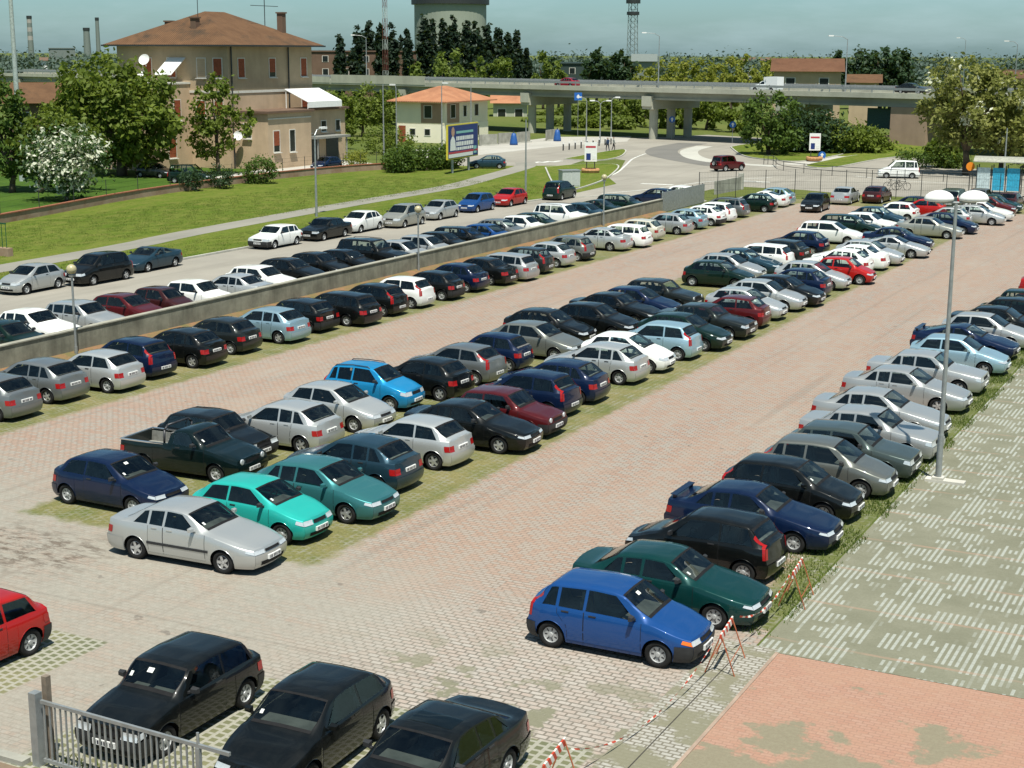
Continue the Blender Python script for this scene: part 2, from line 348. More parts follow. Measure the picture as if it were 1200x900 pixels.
def car_meshes(kind, opt):
    """meshes of every part of one body style; opt: set of trim words"""
    p = dict(SPEC[kind]); S = CarShape(p); L = p['L']; ref = Vector((0, 0, .7)); out = []
    tl = 'high' if 'hightail' in opt else ('low' if 'lowtail' in opt else p['tl'])
    nd = p['doors']
    if 'threedoor' in opt: nd = 1
    if 'fivedoor' in opt: nd = 2
    # window layout: (front foot, front head, rear foot, rear head) along the belt-to-rail strip
    bx = p['rr'] if not p.get('bed') else p['rr']-.1
    A0, A1 = p['cw'] + .30, p['rf'] + .16
    B1 = bx - .06 if not p.get('deck') else bx - .02
    B0 = (p['rt']*.45 + bx*.55) if not p.get('bed') else bx
    if p.get('deck'): B0 = p['rt']*.5 + bx*.5
    if p.get('bed'): cuts = []
    elif nd == 1: cuts = [A1 + (B1-A1)*.52]
    else: cuts = [A1 + (B1-A1)*.42] + ([A1 + (B1-A1)*.86] if kind not in ('mini',) else [])
    lo = [A0] + [c + .02 for c in cuts] + [B0]; hi = [A1] + [c for c in cuts] + [B1]
    g2 = .04
    wins = []
    for i in range(len(lo)-1):
        wins.append((lo[i] + (g2 if i else 0), hi[i] + (g2 if i else 0), lo[i+1] - (g2 if i < len(lo)-2 else 0), hi[i+1] - (g2 if i < len(lo)-2 else 0)))
    knots = [(0, 0), (p['cw'], p['cw'])] + [q for a0, a1, b0, b1 in wins for q in ((a0, a1), (b0, b1))] + [(L, L)]
    inv = [(b_, a_) for a_, b_ in knots]
    # stations
    xs = {0, .04, .1, .2, .35, .55, L, L-.03, L-.08, L-.16, L-.28, L-.45}
    for xw in S.wx:
        for k in (1.001, .999, .94, .84, .68, .46, .22, 0):
            xs |= {xw + S.Ra*k, xw - S.Ra*k}
    n = 24
    for i in range(n): xs.add(L*i/n)
    W0, W1, V0, V1 = p['cw']+.08, p['rf']-.03, p['rr']+.05, p['rt']-(.02 if not p.get('deck') else .05)
    hard = [W0, W1, V0, V1] + [W0 + (W1-W0)*i/4 for i in (1, 2, 3)]
    hard = [interp(inv, h) for h in hard] + [q[0] for q in knots]
    if p.get('bed'): hard += [e + d for e in p['bed'] for d in (-.004, .004)]
    xs = sorted(x for x in xs if 0 <= x <= L and min(abs(x-h) for h in hard) > .02) + hard
    xx = []
    for x in sorted(xs):
        if not xx or x - xx[-1] > .0006: xx.append(x)
    VL_ = [0, 1, 2, 3, 4, 5, 5.06, 5.92, 6, 7, 8, 9]; nv = len(VL_)
    def XV(x, v):
        t_ = interp(knots, x); return x if v <= 5 else (t_ if v >= 6 else x + (t_-x)*(v-5))
    body = MB(); rings = []
    for x in xx:
        rings.append([S.P(XV(x, v), v, 1) for v in VL_] + [S.P(XV(x, v), v, -1) for v in VL_[-2::-1]])
    m = 2*nv-1; body.v = [tuple(q) for r in rings for q in r]
    def hole(i, j):
        j = j if j < nv-1 else 2*nv-3-j                       # mirrored half
        xm = (xx[i] + xx[i+1])/2; xt = interp(knots, xm)
        if VL_[j] == 5.06: return any(a0-1e-6 < xm < b0+1e-6 for a0, a1, b0, b1 in wins)
        if VL_[j] >= 7: return W0 < xt < W1 or V0 < xt < V1
        return False
    for i in range(len(xx)-1):
        for j in range(m-1):
            if not hole(i, j): body.f.append((i*m+j, i*m+j+1, (i+1)*m+j+1, (i+1)*m+j)); body.m.append(0)
    for end in (0, 1):
        us = [-1, -.75, -.45, 0, .45, .75, 1]
        patch(body, lambda a, b: S.C(end, us[round(a*6)], b*9), 6, 9)
    me = body.mesh('body', [M_PAINT], smooth=True, fix=False)
    bm = bmesh.new(); bm.from_mesh(me); bmesh.ops.remove_doubles(bm, verts=bm.verts, dist=.0008)
    bmesh.ops.recalc_face_normals(bm, faces=bm.faces)
    for e in bm.edges:
        if len(e.link_faces) == 2 and e.calc_face_angle(0) > R(38): e.smooth = False
    bm.to_mesh(me); bm.free()
    out.append(('body', me, None, 'paint'))
    # cabin: seats, dashboard, steering wheel
    zf = .60; sx = L/2 - (p['rf'] + .62)
    def seat(x, y0, y1, zt):
        q = MB(); w_ = (y1-y0)/2; yc = (y0+y1)/2
        def blk(pts, z=None): q.add([(px_, yc + s_*w_*f_, pz_) for s_ in (-1, 1) for px_, pz_, f_ in pts], [tuple(range(len(pts))), tuple(range(2*len(pts)-1, len(pts)-1, -1))] + [(i_, (i_+1) % len(pts), len(pts) + (i_+1) % len(pts), len(pts)+i_) for i_ in range(len(pts))])
        blk([(x+.28, zf, 1), (x+.30, zf+.10, 1), (x-.16, zf+.08, 1), (x-.26, zt, .82), (x-.36, zt, .82), (x-.30, zf, 1)])
        if y1-y0 < .7: blk([(x-.27, zt+.02, .42), (x-.28, zt+.19, .38), (x-.35, zt+.19, .38), (x-.36, zt+.02, .42)])
        return q
    zt_ = min(1.08, p['H']-.36) + max(0, p['H']-1.5)*.6
    for sd in (1, -1): out.append(('front_seat', seat(sx, sd*.36-.24, sd*.36+.24, zt_).mesh('front_seat', M_SEAT), None, None))
    if not p.get('bed'): out.append(('rear_seat', seat(sx-.88, -.60, .60, zt_-.05).mesh('rear_seat', M_SEAT), None, None))
    da = MB(); dx0, dx1 = L/2-p['rf']+.02, L/2-p['cw']-.16; zc_ = p['hc']-.05
    da.add([(x_, y_, z_) for y_ in (-W_, W_) for x_, z_ in ((dx0, .62), (dx0, zc_-.02), (dx1, zc_-.06), (dx1, .62))] if (W_ := p['W']/2-.16) else [], [(0, 1, 2, 3), (7, 6, 5, 4), (0, 4, 5, 1), (1, 5, 6, 2), (2, 6, 7, 3)])
    out.append(('dashboard', da.mesh('dashboard', M_CABIN), None, None))
    if not p.get('bed'):
        ps = MB(); ps.box(L/2-p['rt']-.0 if not p.get('deck') else L/2-p['rt']+.02, sx-1.24, -p['W']/2+.2, p['W']/2-.2, .62, p['bl']-.02); out.append(('parcel_shelf', ps.mesh('parcel_shelf', M_CABIN), None, None))
    sw_ = MB(); nn = 14; cxw, czw = dx0-.13, zc_+.0
    sw_.path([(cxw + .17*math.sin(2*math.pi*i/nn)*.45, .36 + .18*math.cos(2*math.pi*i/nn), czw + .17*math.sin(2*math.pi*i/nn)*.9) for i in range(nn+1)], .016, 5); sw_.tube((cxw, .36, czw), (dx0+.05, .36, zc_-.1), .03, n=5)
    out.append(('steering_wheel', sw_.mesh('steering_wheel', M_SEAM), None, None))
    # floor, wheel wells
    ub = MB(); W2 = p['W']/2; wi = W2 - .24; zl = .17 + S.lift
    ub.box(-L/2+.12, L/2-.12, -wi, wi, zl, .585)
    for xw in S.wx:
        for sd in (1, -1):
            c = L/2 - xw; k = 12
            pts = [(c + S.Ra*1.02*math.cos(math.pi*i/k), S.rad + S.Ra*1.02*math.sin(math.pi*i/k)) for i in range(k+1)]
            vs = [(x, sd*(W2-.035), z) for x, z in pts] + [(x, sd*(wi-.02), z) for x, z in pts]
            ub.add(vs, [(i, i+1, k+2+i, k+1+i) for i in range(k)])
    x1, x2 = L/2 - S.wx[0] - S.Ra, L/2 - S.wx[1] + S.Ra
    for sd in (1, -1): ub.box(x2, x1, min(sd*wi, sd*(W2-.07)), max(sd*wi, sd*(W2-.07)), zl+.005, .40)
    out.append(('underbody', ub.mesh('underbody', M_UNDER), None, None))
    # glass
    def glass(name, fn, nu, nv, parent=None):
        g = MB(); patch(g, fn, nu, nv); return (name, g.mesh(name, M_GLASS, True), parent, None)
    def cross(u):   # across the top of the ring: -1..1
        return (9 - 2.03*abs(u), 1 if u >= 0 else -1)
    def screen(x0, x1):
        def f(a, b):
            u = 2*a-1; v, sd = cross(u)
            return off(lambda xa, vb: S.P(xa, min(vb, 9), sd), x0 + (x1-x0)*b, v - .001, .003, ref)
        return f
    out.append(glass('windscreen', screen(W0-.012, W1+.012), 10, 6)); out.append(glass('rear_window', screen(V0-.012, V1+.012), 10, 6))
    # black screen surrounds
    for x0, x1 in ((W0, W1), (V0, V1)):
        fb = MB()
        for e0, e1 in ((x0-.015, x0+.05), (x1-.035, x1+.012)):
            patch(fb, lambda a, b: off(lambda xa, vb: S.P(xa, min(vb, 9), 1 if a >= .5 else -1), e0 + (e1-e0)*b, cross(2*a-1)[0]-.001, .0045, ref), 10, 1)
        for sd in (1, -1): patch(fb, lambda a, b: off(lambda xa, vb: S.P(xa, vb, sd), x0 + (x1-x0)*a, 6.97 + .085*b, .0045, ref), 8, 1)
        out.append(('screen_surround', fb.mesh('screen_surround', M_SEAM, True), None, None))
    for sd in (1, -1):
        for i, (a0, a1, b0, b1) in enumerate(wins):
            def sg(a, b, a0=a0, a1=a1, b0=b0, b1=b1, sd=sd):
                t = .05 + .88*b; a = -.01 + 1.02*a
                x = (a0 + (a1-a0)*t) + ((b0-a0) + ((b1-a1)-(b0-a0))*t)*a
                return off(lambda xa, vb: S.P(xa, vb, sd), x, 5 + t, .003, ref)
            isdoor = i < nd
            nm = 'window' if isdoor else 'quarter_window'
            out.append(glass(nm, sg, 8, 4, ('door', sd, i) if isdoor else None))
    # doors
    for sd in (1, -1):
        for i in range(nd):
            x0 = max(p['cw'] + .06, S.wx[0] + S.Ra + .02) if i == 0 else lo[i] + .0
            x1 = lo[i+1] if i+1 < len(lo)-1 or nd == 1 else lo[i+1]-.02
            if p.get('bed'): x1 = bx + .02
            if i == 1 or (nd == 2 and i == nd-1): x1 = min(x1, S.wx[1] + .12)
            xq = min(x1, S.wx[1] - S.Ra - .04)
            d = MB()
            for mi, e, o_ in ((1, 0.0, .0022), (0, .011, .0042)):
                def dp(a, b, e=e, o_=o_, x0=x0, x1=x1, xq=xq, sd=sd):
                    v = .75 + e*6 + (4.55 - e*9 - .75)*b
                    xr = xq + (x1-xq)*sst(.35, .75, b)
                    x = x0 + e + (xr - x0 - 2*e)*a
                    return off(lambda xa, vb: S.P(xa, vb, sd), x, v, o_, ref)
                patch(d, dp, 8, 7, mi)
            out.append(('door', d.mesh('door', [M_PAINT, M_SEAM], True), ('id', sd, i), 'paint'))
            hx = x1 - .20
            h = MB(); q = S.P(hx, 4.0, sd)
            h.box(q.x-.085, q.x+.085, q.y - (.004 if sd > 0 else .022), q.y + (.022 if sd > 0 else .004), q.z-.05, q.z-.02)
            out.append(('handle', h.mesh('handle', M_PAINT if 'paintedtrim' in opt else M_BLKPL), ('door', sd, i), 'paint'))
        # mirror
        mx = p['cw'] + .40; q = S.P(mx, 5.2, sd); mb = MB()
        mb.add([(q.x + a, q.y + sd*b, q.z + c) for a, b, c in ((-.02, .0, -.02), (.05, .0, -.02), (.05, .0, .03), (-.02, .0, .03),
                (-.02, .06, .0), (.05, .06, .0), (.05, .06, .03), (-.02, .06, .03))],
               [(0, 1, 2, 3), (4, 5, 6, 7), (0, 1, 5, 4), (1, 2, 6, 5), (2, 3, 7, 6), (3, 0, 4, 7)])
        mb.add([(q.x + a, q.y + sd*b, q.z + c) for a, b, c in ((-.04, .06, .0), (.05, .07, .01), (.05, .07, .09), (-.04, .06, .12),
                (-.04, .22, .01), (.035, .20, .02), (.035, .20, .09), (-.04, .22, .11))],
               [(0, 1, 2, 3), (4, 5, 6, 7), (0, 1, 5, 4), (1, 2, 6, 5), (2, 3, 7, 6), (3, 0, 4, 7)])
        out.append(('wing_mirror', mb.mesh('wing_mirror', M_PAINT if 'paintedtrim' in opt else M_BLKPL), None, 'paint'))
        # side rubbing strip
        if 'strip' in opt:
            st = MB()
            xa, xb = S.wx[0] + S.Ra + .05, S.wx[1] - S.Ra - .03
            patch(st, lambda a, b: off(lambda i_, j_: S.P(i_, j_, sd), xa + (xb-xa)*a, 1.95 + .28*b, .014, ref), 8, 1)
            out.append(('rub_strip', st.mesh('rub_strip', M_BLKPL), None, None))
    # bumpers
    black = 'blackbumper' in opt
    for end, nm in ((0, 'front_bumper'), (1, 'rear_bumper')):
        bmp = MB(); zt = .545 + S.lift; hi_v = None
        xe = (S.wx[0] - S.Ra - .015) if end == 0 else (L - (S.wx[1] + S.Ra + .015))
        for sd in (1, -1):
            def bp(a, b, sd=sd):
                x = xe*a*a if end == 0 else L - xe*a*a
                v1 = S.vz(x, zt); return off(lambda i_, j_: S.P(max(0, min(L, i_)), max(0, j_), sd, False), x, .0 + v1*b, .012, ref)
            patch(bmp, bp, 6, 5)
        vt = S.vz(0 if end == 0 else L, zt)
        def cp(a, b):
            q = S.C(end, 2*a-1, vt*b); r_ = q.copy(); r_.x += .012 if end == 0 else -.012
            r_.y *= 1.012; return r_
        patch(bmp, cp, 8, 5)
        out.append((nm, bmp.mesh(nm, M_BLKPL if black else M_PAINT, True), None, None if black else 'paint'))
        # lower intake / valance
        iv = MB()
        def ip(a, b):
            q = S.C(end, (2*a-1)*.72, vt*(.22 + .30*b)); q.x += .02 if end == 0 else -.02; return q
        if end == 0:
            patch(iv, ip, 6, 2); out.append(('air_intake', iv.mesh('air_intake', M_SEAM), None, None))
    # front face: headlamps, grille, plate
    r0 = S.ring(0, False); ztop = r0[5][1]
    zl0, zl1 = max(.555+S.lift, ztop-.155), ztop - .015
    va, vb = S.vz(0, zl0), S.vz(0, zl1)
    for sd in (1, -1):
        h = MB()
        uu = .50 if 'widelamp' not in opt else .44
        if 'roundlamp' in opt:
            q = S.C(0, sd*.70, (va+vb)/2)
            h.lathe([(0, .0), (.055, .0), (.082, .0), (.09, -.01), (.09, -.06)], (0, 0, 0), 16)
            h.v = [(q.x + .022 + c, q.y + a, q.z + b) for a, b, c in h.v]
        else:
            def hp(a, b):
                v = va + (vb-va)*b; q = S.C(0, sd*(uu + (1-uu)*a), v); q.x += .008; return q
            patch(h, hp, 4, 3)
            def hs(a, b):
                x = .20*a*(1 - .2*b); v0 = S.vz(x, zl0 + .05*a); v1 = S.vz(x, min(zl1 + .02*a, S.ring(x, False)[4][1]-.01))
                return off(lambda i_, j_: S.P(max(0, i_), j_, sd, False), x, v0 + (v1-v0)*b, .008, ref)
            patch(h, hs, 4, 3, 1 if 'amber' in opt else 0)
        out.append(('headlight', h.mesh('headlight', [M_LAMP, M_AMBER], True), None, None))
    g = MB()
    def gp(a, b):
        q = S.C(0, (2*a-1)*.44, va + (vb-va)*(.12 + .66*b)); q.x += .010; return q
    patch(g, gp, 6, 2)
    out.append(('grille', g.mesh('grille', M_SEAM if 'chromegrille' not in opt else M_CHROME), None, None))
    def plate(end, z0):
        pm = MB(); x_c = S.C(end, 0, S.vz(0 if end == 0 else L, z0)).x
        dx = .03 if end == 0 else -.03; w, hh = .26, .055
        pm.box(min(x_c-dx*.4, x_c+dx), max(x_c-dx*.4, x_c+dx), -w, w, z0-hh, z0+hh)
        xf = x_c + dx*1.12
        for yy in (-.19, -.13, -.04, .02, .08, .16, .21):
            pm.add([(xf, yy-.020, z0-.035), (xf, yy+.018, z0-.035), (xf, yy+.018, z0+.035), (xf, yy-.020, z0+.035)], [(0, 1, 2, 3)], 1)
        return ('number_plate', pm.mesh('number_plate', [M_PLATE, M_PLTXT]), None, None)
    out.append(plate(0, .42 + S.lift))
    out.append(plate(1, (.47 if p.get('deck') or tl == 'high' else .70) + S.lift))
    # tail lamps
    for sd in (1, -1):
        t = MB(); zt0, zt1 = (.62+S.lift, .80+S.lift) if tl == 'low' else (.66+S.lift, p['tz']-.03)
        zmax = S.ring(L, False)[4][1]-.005; zt1 = min(zt1, zmax)
        ui = .70 if tl == 'low' else .86
        if p.get('deck'): ui = .58
        v0, v1 = S.vz(L, zt0), S.vz(L, zt1)
        tall = tl == 'high' and not p.get('deck')
        if tall: v1 = 5.02
        def tp(a, b):
            q = S.C(1, sd*(ui + (1-ui)*a), v0 + (v1-v0)*b); q.x -= .010; q.y *= 1.008; return q
        patch(t, tp, 3, 3)
        def ts(a, b):
            x = L - (.17 if tl == 'low' else .07)*a; q0, q1 = S.vz(x, zt0), (5.02 if tall else S.vz(x, zt1))
            return off(lambda i_, j_: S.P(min(L, i_), j_, sd, False), x, q0 + (q1-q0)*b, .010, ref)
        patch(t, ts, 3, 3)
        if tl == 'high' and not p.get('deck'):      # tall lamp climbing the rear pillar beside the glass
            xa, xb = p['rr'] + .16, L - .02
            def tu(a, b):
                x = xb + (xa-xb)*b; vv = 5.75 + 1.15*a
                return off(lambda i_, j_: S.P(min(L, i_), j_, sd, False), min(x + .02*a, L), vv, .010, ref)
            patch(t, tu, 3, 4)
            patch(t, lambda a, b: off(lambda i_, j_: S.P(min(L, i_), j_, sd, False), L - .09 + .085*a, 4.95 + 1.3*b, .010, ref), 2, 4)
        out.append(('tail_light', t.mesh('tail_light', M_RED, True), None, None))
    # wheels
    rd = S.rad
    ty = MB(); wd = .085
    ty.lathe([(rd*.60, wd*.4), (rd*.63, wd*.95), (rd*.80, wd*1.06), (rd*.95, wd*1.0), (rd, wd*.72), (rd, -wd*.72), (rd*.95, -wd), (rd*.6, -wd), (rd*.1, -wd)], (0, 0, 0), 22, 0, 'Y')
    tym = ty.mesh('wheel', M_TYRE, True)
    def rim(sgn):
        rm = MB(); rr_ = rd*.64
        rm.lathe([(rr_, .062), (rr_*.90, .070), (rr_*.84, .045)], (0, 0, 0), 22, 0, 'Y')
        rm.lathe([(rr_*.86, .044), (rr_*.3, .040), (.001, .040)], (0, 0, 0), 22, 1 if 'hubcap' not in opt else 0, 'Y')
        nsp = 5 if 'hubcap' not in opt else 7
        for i in range(nsp):
            t = 2*math.pi*i/nsp; c, sn = math.cos(t), math.sin(t); w0, w1 = (.045, .034) if nsp == 5 else (.012, .02)
            r0_, r1_ = (.02, rr_*.88) if nsp == 5 else (rr_*.45, rr_*.80)
            hh = .066 if nsp == 5 else .0455
            rm.add([(r0_*c - w0*sn, hh, r0_*sn + w0*c), (r1_*c - w1*sn, hh, r1_*sn + w1*c), (r1_*c + w1*sn, hh, r1_*sn - w1*c), (r0_*c + w0*sn, hh, r0_*sn - w0*c)], [(0, 1, 2, 3)], 0 if nsp == 5 else 1)
        rm.lathe([(.001, .072), (.045, .070), (.055, .05)], (0, 0, 0), 12, 0, 'Y')
        if sgn < 0: rm.v = [(-x, -y, z) for x, y, z in rm.v]
        return rm.mesh('rim', [M_ALLOY if 'hubcap' not in opt else M_HUB, M_STEEL])
    if 1:
        ty2 = MB(); ty2.v = [(-x, -y, z) for x, y, z in ty.v]; ty2.f = ty.f; ty2.m = ty.m; tym2 = ty2.mesh('wheel', M_TYRE, True)
    rmp, rmn = rim(1), rim(-1)
    for xw in S.wx:
        for sd in (1, -1):
            out.append(('wheel', (tym if sd > 0 else tym2, rmp if sd > 0 else rmn, (L/2 - xw, sd*(W2-.115), rd)), None, None))
    # extras
    if p.get('rails') and 'norails' not in opt:
        for sd in (1, -1):
            rl = MB(); pts = [S.P(p['rf'] + .12 + (p['rr']-p['rf']-.2)*t, 6.45, sd) + Vector((0, 0, h_)) for t, h_ in ((0, 0), (.06, .05), (.5, .055), (.94, .05), (1, 0))]
            rl.path(pts, .018, 6); out.append(('roof_rail', rl.mesh('roof_rail', M_RAIL), None, None))
    if 'spoiler' in opt:
        sp = MB(); q = S.P(L-.14, 9, 1); w = W2*.80
        if not p.get('deck'): q = S.P(p['rr']-.02, 9, 1); w = W2*.62
        up = .085 if p.get('deck') else .015
        sp.add([(q.x + a, y, q.z + up + c) for y in (-w, w) for a, c in ((.08, -.008), (.08, .012), (-.09, .025), (-.09, .008))],
               [(0, 1, 2, 3), (4, 5, 6, 7), (0, 1, 5, 4), (1, 2, 6, 5), (2, 3, 7, 6), (3, 0, 4, 7)])
        if p.get('deck'):
            for sd in (1, -1): sp.box(q.x-.05, q.x+.06, sd*w*.86-.02, sd*w*.86+.02, q.z-.02, q.z+up)
        out.append(('spoiler', sp.mesh('spoiler', M_PAINT), None, 'paint'))
    if 'sunroof' in opt:
        sr = MB()
        def sf(a, b):
            u = (2*a-1)*.75; v, sd = 9 - 1.6*abs(u), (1 if u >= 0 else -1)
            return off(lambda i_, j_: S.P(i_, min(9, j_), sd), p['rf'] + .22 + .42*b, v - .001, .005, ref)
        patch(sr, sf, 6, 2); out.append(('sunroof', sr.mesh('sunroof', M_GLASS, True), None, None))
    if 'aerial' in opt:
        ae = MB(); q = S.P(p['rf'] + .15, 9, 1); ae.tube((q.x, 0, q.z), (q.x-.35, 0, q.z+.45), .006, .003, 5)
        out.append(('aerial', ae.mesh('aerial', M_SEAM), None, None))
    if 'permit' in opt:
        pm = MB()
        def pf(a, b):
            v, sd = 7.35 + .30*a, -1
            return off(lambda i_, j_: S.P(i_, j_, sd), p['cw'] + .24 + .08*b, v, .010, ref)
        patch(pm, pf, 1, 1); out.append(('parking_permit', pm.mesh('parking_permit', M_PAPER), None, None))
    if 'toppermit' in opt:
        pm = MB()
        def pf2(a, b): return off(lambda i_, j_: S.P(i_, j_, -1), p['rf'] - .22 + .08*b, 8.5 + .34*a, .010, ref)
        patch(pm, pf2, 1, 1); out.append(('paper_notice', pm.mesh('paper_notice', M_PAPER), None, None))
    if p.get('spare'):
        sw = MB(); sw.v = [(-L/2 - .10 - y, x*.95, z*.95 + .92) for x, y, z in ty.v]; sw.f = ty.f; sw.m = ty.m
        out.append(('spare_wheel', sw.mesh('spare_wheel', M_TYRE, True), None, None))
        rmx = rim(1); 
        for v_ in rmx.vertices: v_.co = (-L/2 - .10 - v_.co.y, v_.co.x*.95, v_.co.z*.95 + .92)
        out.append(('spare_rim', rmx, None, None))
    if 'rollbar' in opt:
        rb = MB(); x = L/2 - p['rt'] - .12
        rb.path([(x, -.70, .95), (x, -.66, 1.40), (x, -.5, 1.52), (x, .5, 1.52), (x, .66, 1.40), (x, .70, .95)], .035, 8)
        out.append(('roll_bar', rb.mesh('roll_bar', M_RAIL, True), None, None))
        fr = MB(); zt_ = p['tz'] - .005
        for sd in (1, -1): fr.box(-L/2+.08, L/2-p['rt']-.1, min(sd*.72, sd*.80), max(sd*.72, sd*.80), zt_, zt_+.03)
        fr.box(-L/2+.05, -L/2+.10, -.80, .80, zt_, zt_+.03)
        bl_ = MB(); x0_, x1_ = -L/2+.10, L/2-p['rt']-.14
        bl_.box(x0_, x1_, -.66, .66, .60, .615); bl_.box(x0_, x1_, .665, .685, .60, .93); bl_.box(x0_, x1_, -.685, -.665, .60, .93); bl_.box(x1_+.003, x1_+.02, -.66, .66, .60, .93); bl_.box(x0_-.02, x0_-.003, -.66, .66, .60, .93)
        out.append(('bed_liner', bl_.mesh('bed_liner', M_LINER), None, None))
        out.append(('bed_rail', fr.mesh('bed_rail', M_CHROME), None, None))
    if 'boxbody' in opt:
        bb = MB(); x1 = L/2 - p['rt'] + .02
        bb.box(-L/2-.05, x1, -.84, .84, .62, 2.05); bb.box(x1, x1+.45, -.70, .70, 1.50, 2.0)
        out.append(('cargo_box', bb.mesh('cargo_box', M_WHITE_PANEL), None, None))
    return out
M_WHITE_PANEL = simple('white_panel', (0.78, 0.80, 0.80), 0.45, 0.4, 0, 0.03)

_cars = {}; CAR_SCALE = 0.955
def car(kind, opt, x, y, heading, color, lod, label, cat, group, z=0.0):
    """one parked car; heading in degrees, 0 = nose along +X"""
    key = (kind, frozenset(opt))
    if key not in _cars: _cars[key] = car_meshes(kind, opt)
    name = {'pickup': 'parked_pickup', 'van': 'parked_van', 'jeep': 'jeep'}.get(kind, 'parked_car')
    if 'moving' in opt: name = {'pickup': 'delivery_truck', 'van': 'minivan', 'jeep': 'jeep'}.get(kind, 'passing_car')
    root = empty(name, (x, y, z), R(heading)); root.scale = (CAR_SCALE,)*3; tag(root, label, cat, group)
    doors = {}
    for nm, me, par, paint in _cars[key]:
        if nm == 'wheel':
            ty, rm, loc = me
            o = link_mesh('wheel', ty, root); o.location = loc
            link_mesh('rim', rm, o)
            continue
        if lod > 1 and nm in ('handle', 'steering_wheel', 'dashboard', 'parcel_shelf', 'screen_surround', 'air_intake', 'rub_strip', 'aerial', 'parking_permit'): continue
        pr = root; sub = par
        if par and par[0] == 'door': pr = doors[(par[1], par[2])]
        o = link_mesh(nm, me, None); o.color = color
        if par and par[0] == 'id': doors[(par[1], par[2])] = o; o.parent = root
        else: o.parent = pr
    return root
# doors must exist before their windows and handles
def _order(parts): return sorted(parts, key=lambda q: 0 if q[2] and q[2][0] == 'id' else 1)
_cm = car_meshes
def car_meshes(kind, opt): return _order(_cm(kind, opt))
# ------------------------------------------------------------------ ground materials
def m_terrain():
    k = NT('field_grass'); p = k.pos()
    a = k.noise(p, 0.05, 6); b = k.noise(p, 0.9, 6, 0.7); c = k.noise(k.scale(p, (1, 1, 1)), 9.0, 4, 0.7)
    col = k.mix(k.ramp(a, [(0.35, 0.0), (0.65, 1.0)]), (0.085, 0.125, 0.026), (0.150, 0.165, 0.045))
    col = k.mix(k.ramp(b, [(0.35, 0.0), (0.7, 0.75)]), col, (0.175, 0.19, 0.058))
    col = k.mix(k.ramp(c, [(0.3, 0.5), (0.7, 0.0)]), col, (0.045, 0.075, 0.014))
    return k.out(col, 0.95, k.math('ADD', b, c), 0.7, 0.12, spec=0.1)
def m_lawn():
    k = NT('mown_lawn'); p = k.pos()
    a = k.noise(p, 0.10, 5); b = k.noise(k.scale(p, (1.0, .35, 1)), 1.1, 6, 0.7); c = k.noise(p, 11.0, 4, 0.7)
    col = k.mix(k.ramp(a, [(0.35, 0.0), (0.65, 1.0)]), (0.105, 0.165, 0.016), (0.165, 0.215, 0.030))
    col = k.mix(k.ramp(b, [(0.42, 0.0), (0.68, 0.9)]), col, (0.245, 0.235, 0.060))
    col = k.mix(k.ramp(k.noise(p, 2.6, 5, .7), [(0.30, 0.7), (0.52, 0.0)]), col, (0.055, 0.095, 0.012))
    col = k.mix(k.ramp(c, [(0.3, 0.6), (0.7, 0.0)]), col, (0.04, 0.065, 0.010))
    return k.out(col, 0.95, k.math('ADD', b, c), 0.7, 0.10, spec=0.1)
def m_garden():
    k = NT('garden_grass'); p = k.pos()
    a = k.noise(p, 0.25, 6, 0.65); c = k.noise(p, 7.0, 4, 0.7)
    col = k.mix(k.ramp(a, [(0.35, 0.0), (0.65, 1.0)]), (0.048, 0.100, 0.014), (0.085, 0.150, 0.022))
    col = k.mix(k.ramp(c, [(0.3, 0.5), (0.7, 0.0)]), col, (0.02, 0.045, 0.008))
    return k.out(col, 0.95, c, 0.6, 0.1, spec=0.1)
def box_mask(k, x, y, x0, x1, y0, y1, s=0.12):
    """1 inside the rectangle, soft edges"""
    def ss(v, a, b):
        nd = k.n('ShaderNodeMapRange', interpolation_type='SMOOTHSTEP'); k.inp(nd, 0, v); nd.inputs[1].default_value = a; nd.inputs[2].default_value = b
        return nd.outputs[0]
    m = k.math('MULTIPLY', ss(x, x0-s, x0+s), k.math('SUBTRACT', 1.0, ss(x, x1-s, x1+s)))
    m2 = k.math('MULTIPLY', ss(y, y0-s, y0+s), k.math('SUBTRACT', 1.0, ss(y, y1-s, y1+s)))
    return k.math('MULTIPLY', m, m2)
def bricks(k, vec, bw, rh, mortar, c1, c2, cm, off=0.5, bias=0.0):
    nd = k.n('ShaderNodeTexBrick', offset=off); k.l(vec, nd.inputs['Vector'])
    nd.inputs['Color1'].default_value = c1 + (1,); nd.inputs['Color2'].default_value = c2 + (1,); nd.inputs['Mortar'].default_value = cm + (1,)
    nd.inputs['Scale'].default_value = 1.0; nd.inputs['Mortar Size'].default_value = mortar; nd.inputs['Mortar Smooth'].default_value = 0.2
    nd.inputs['Bias'].default_value = bias; nd.inputs['Brick Width'].default_value = bw; nd.inputs['Row Height'].default_value = rh
    return nd.outputs['Color'], nd.outputs['Fac']
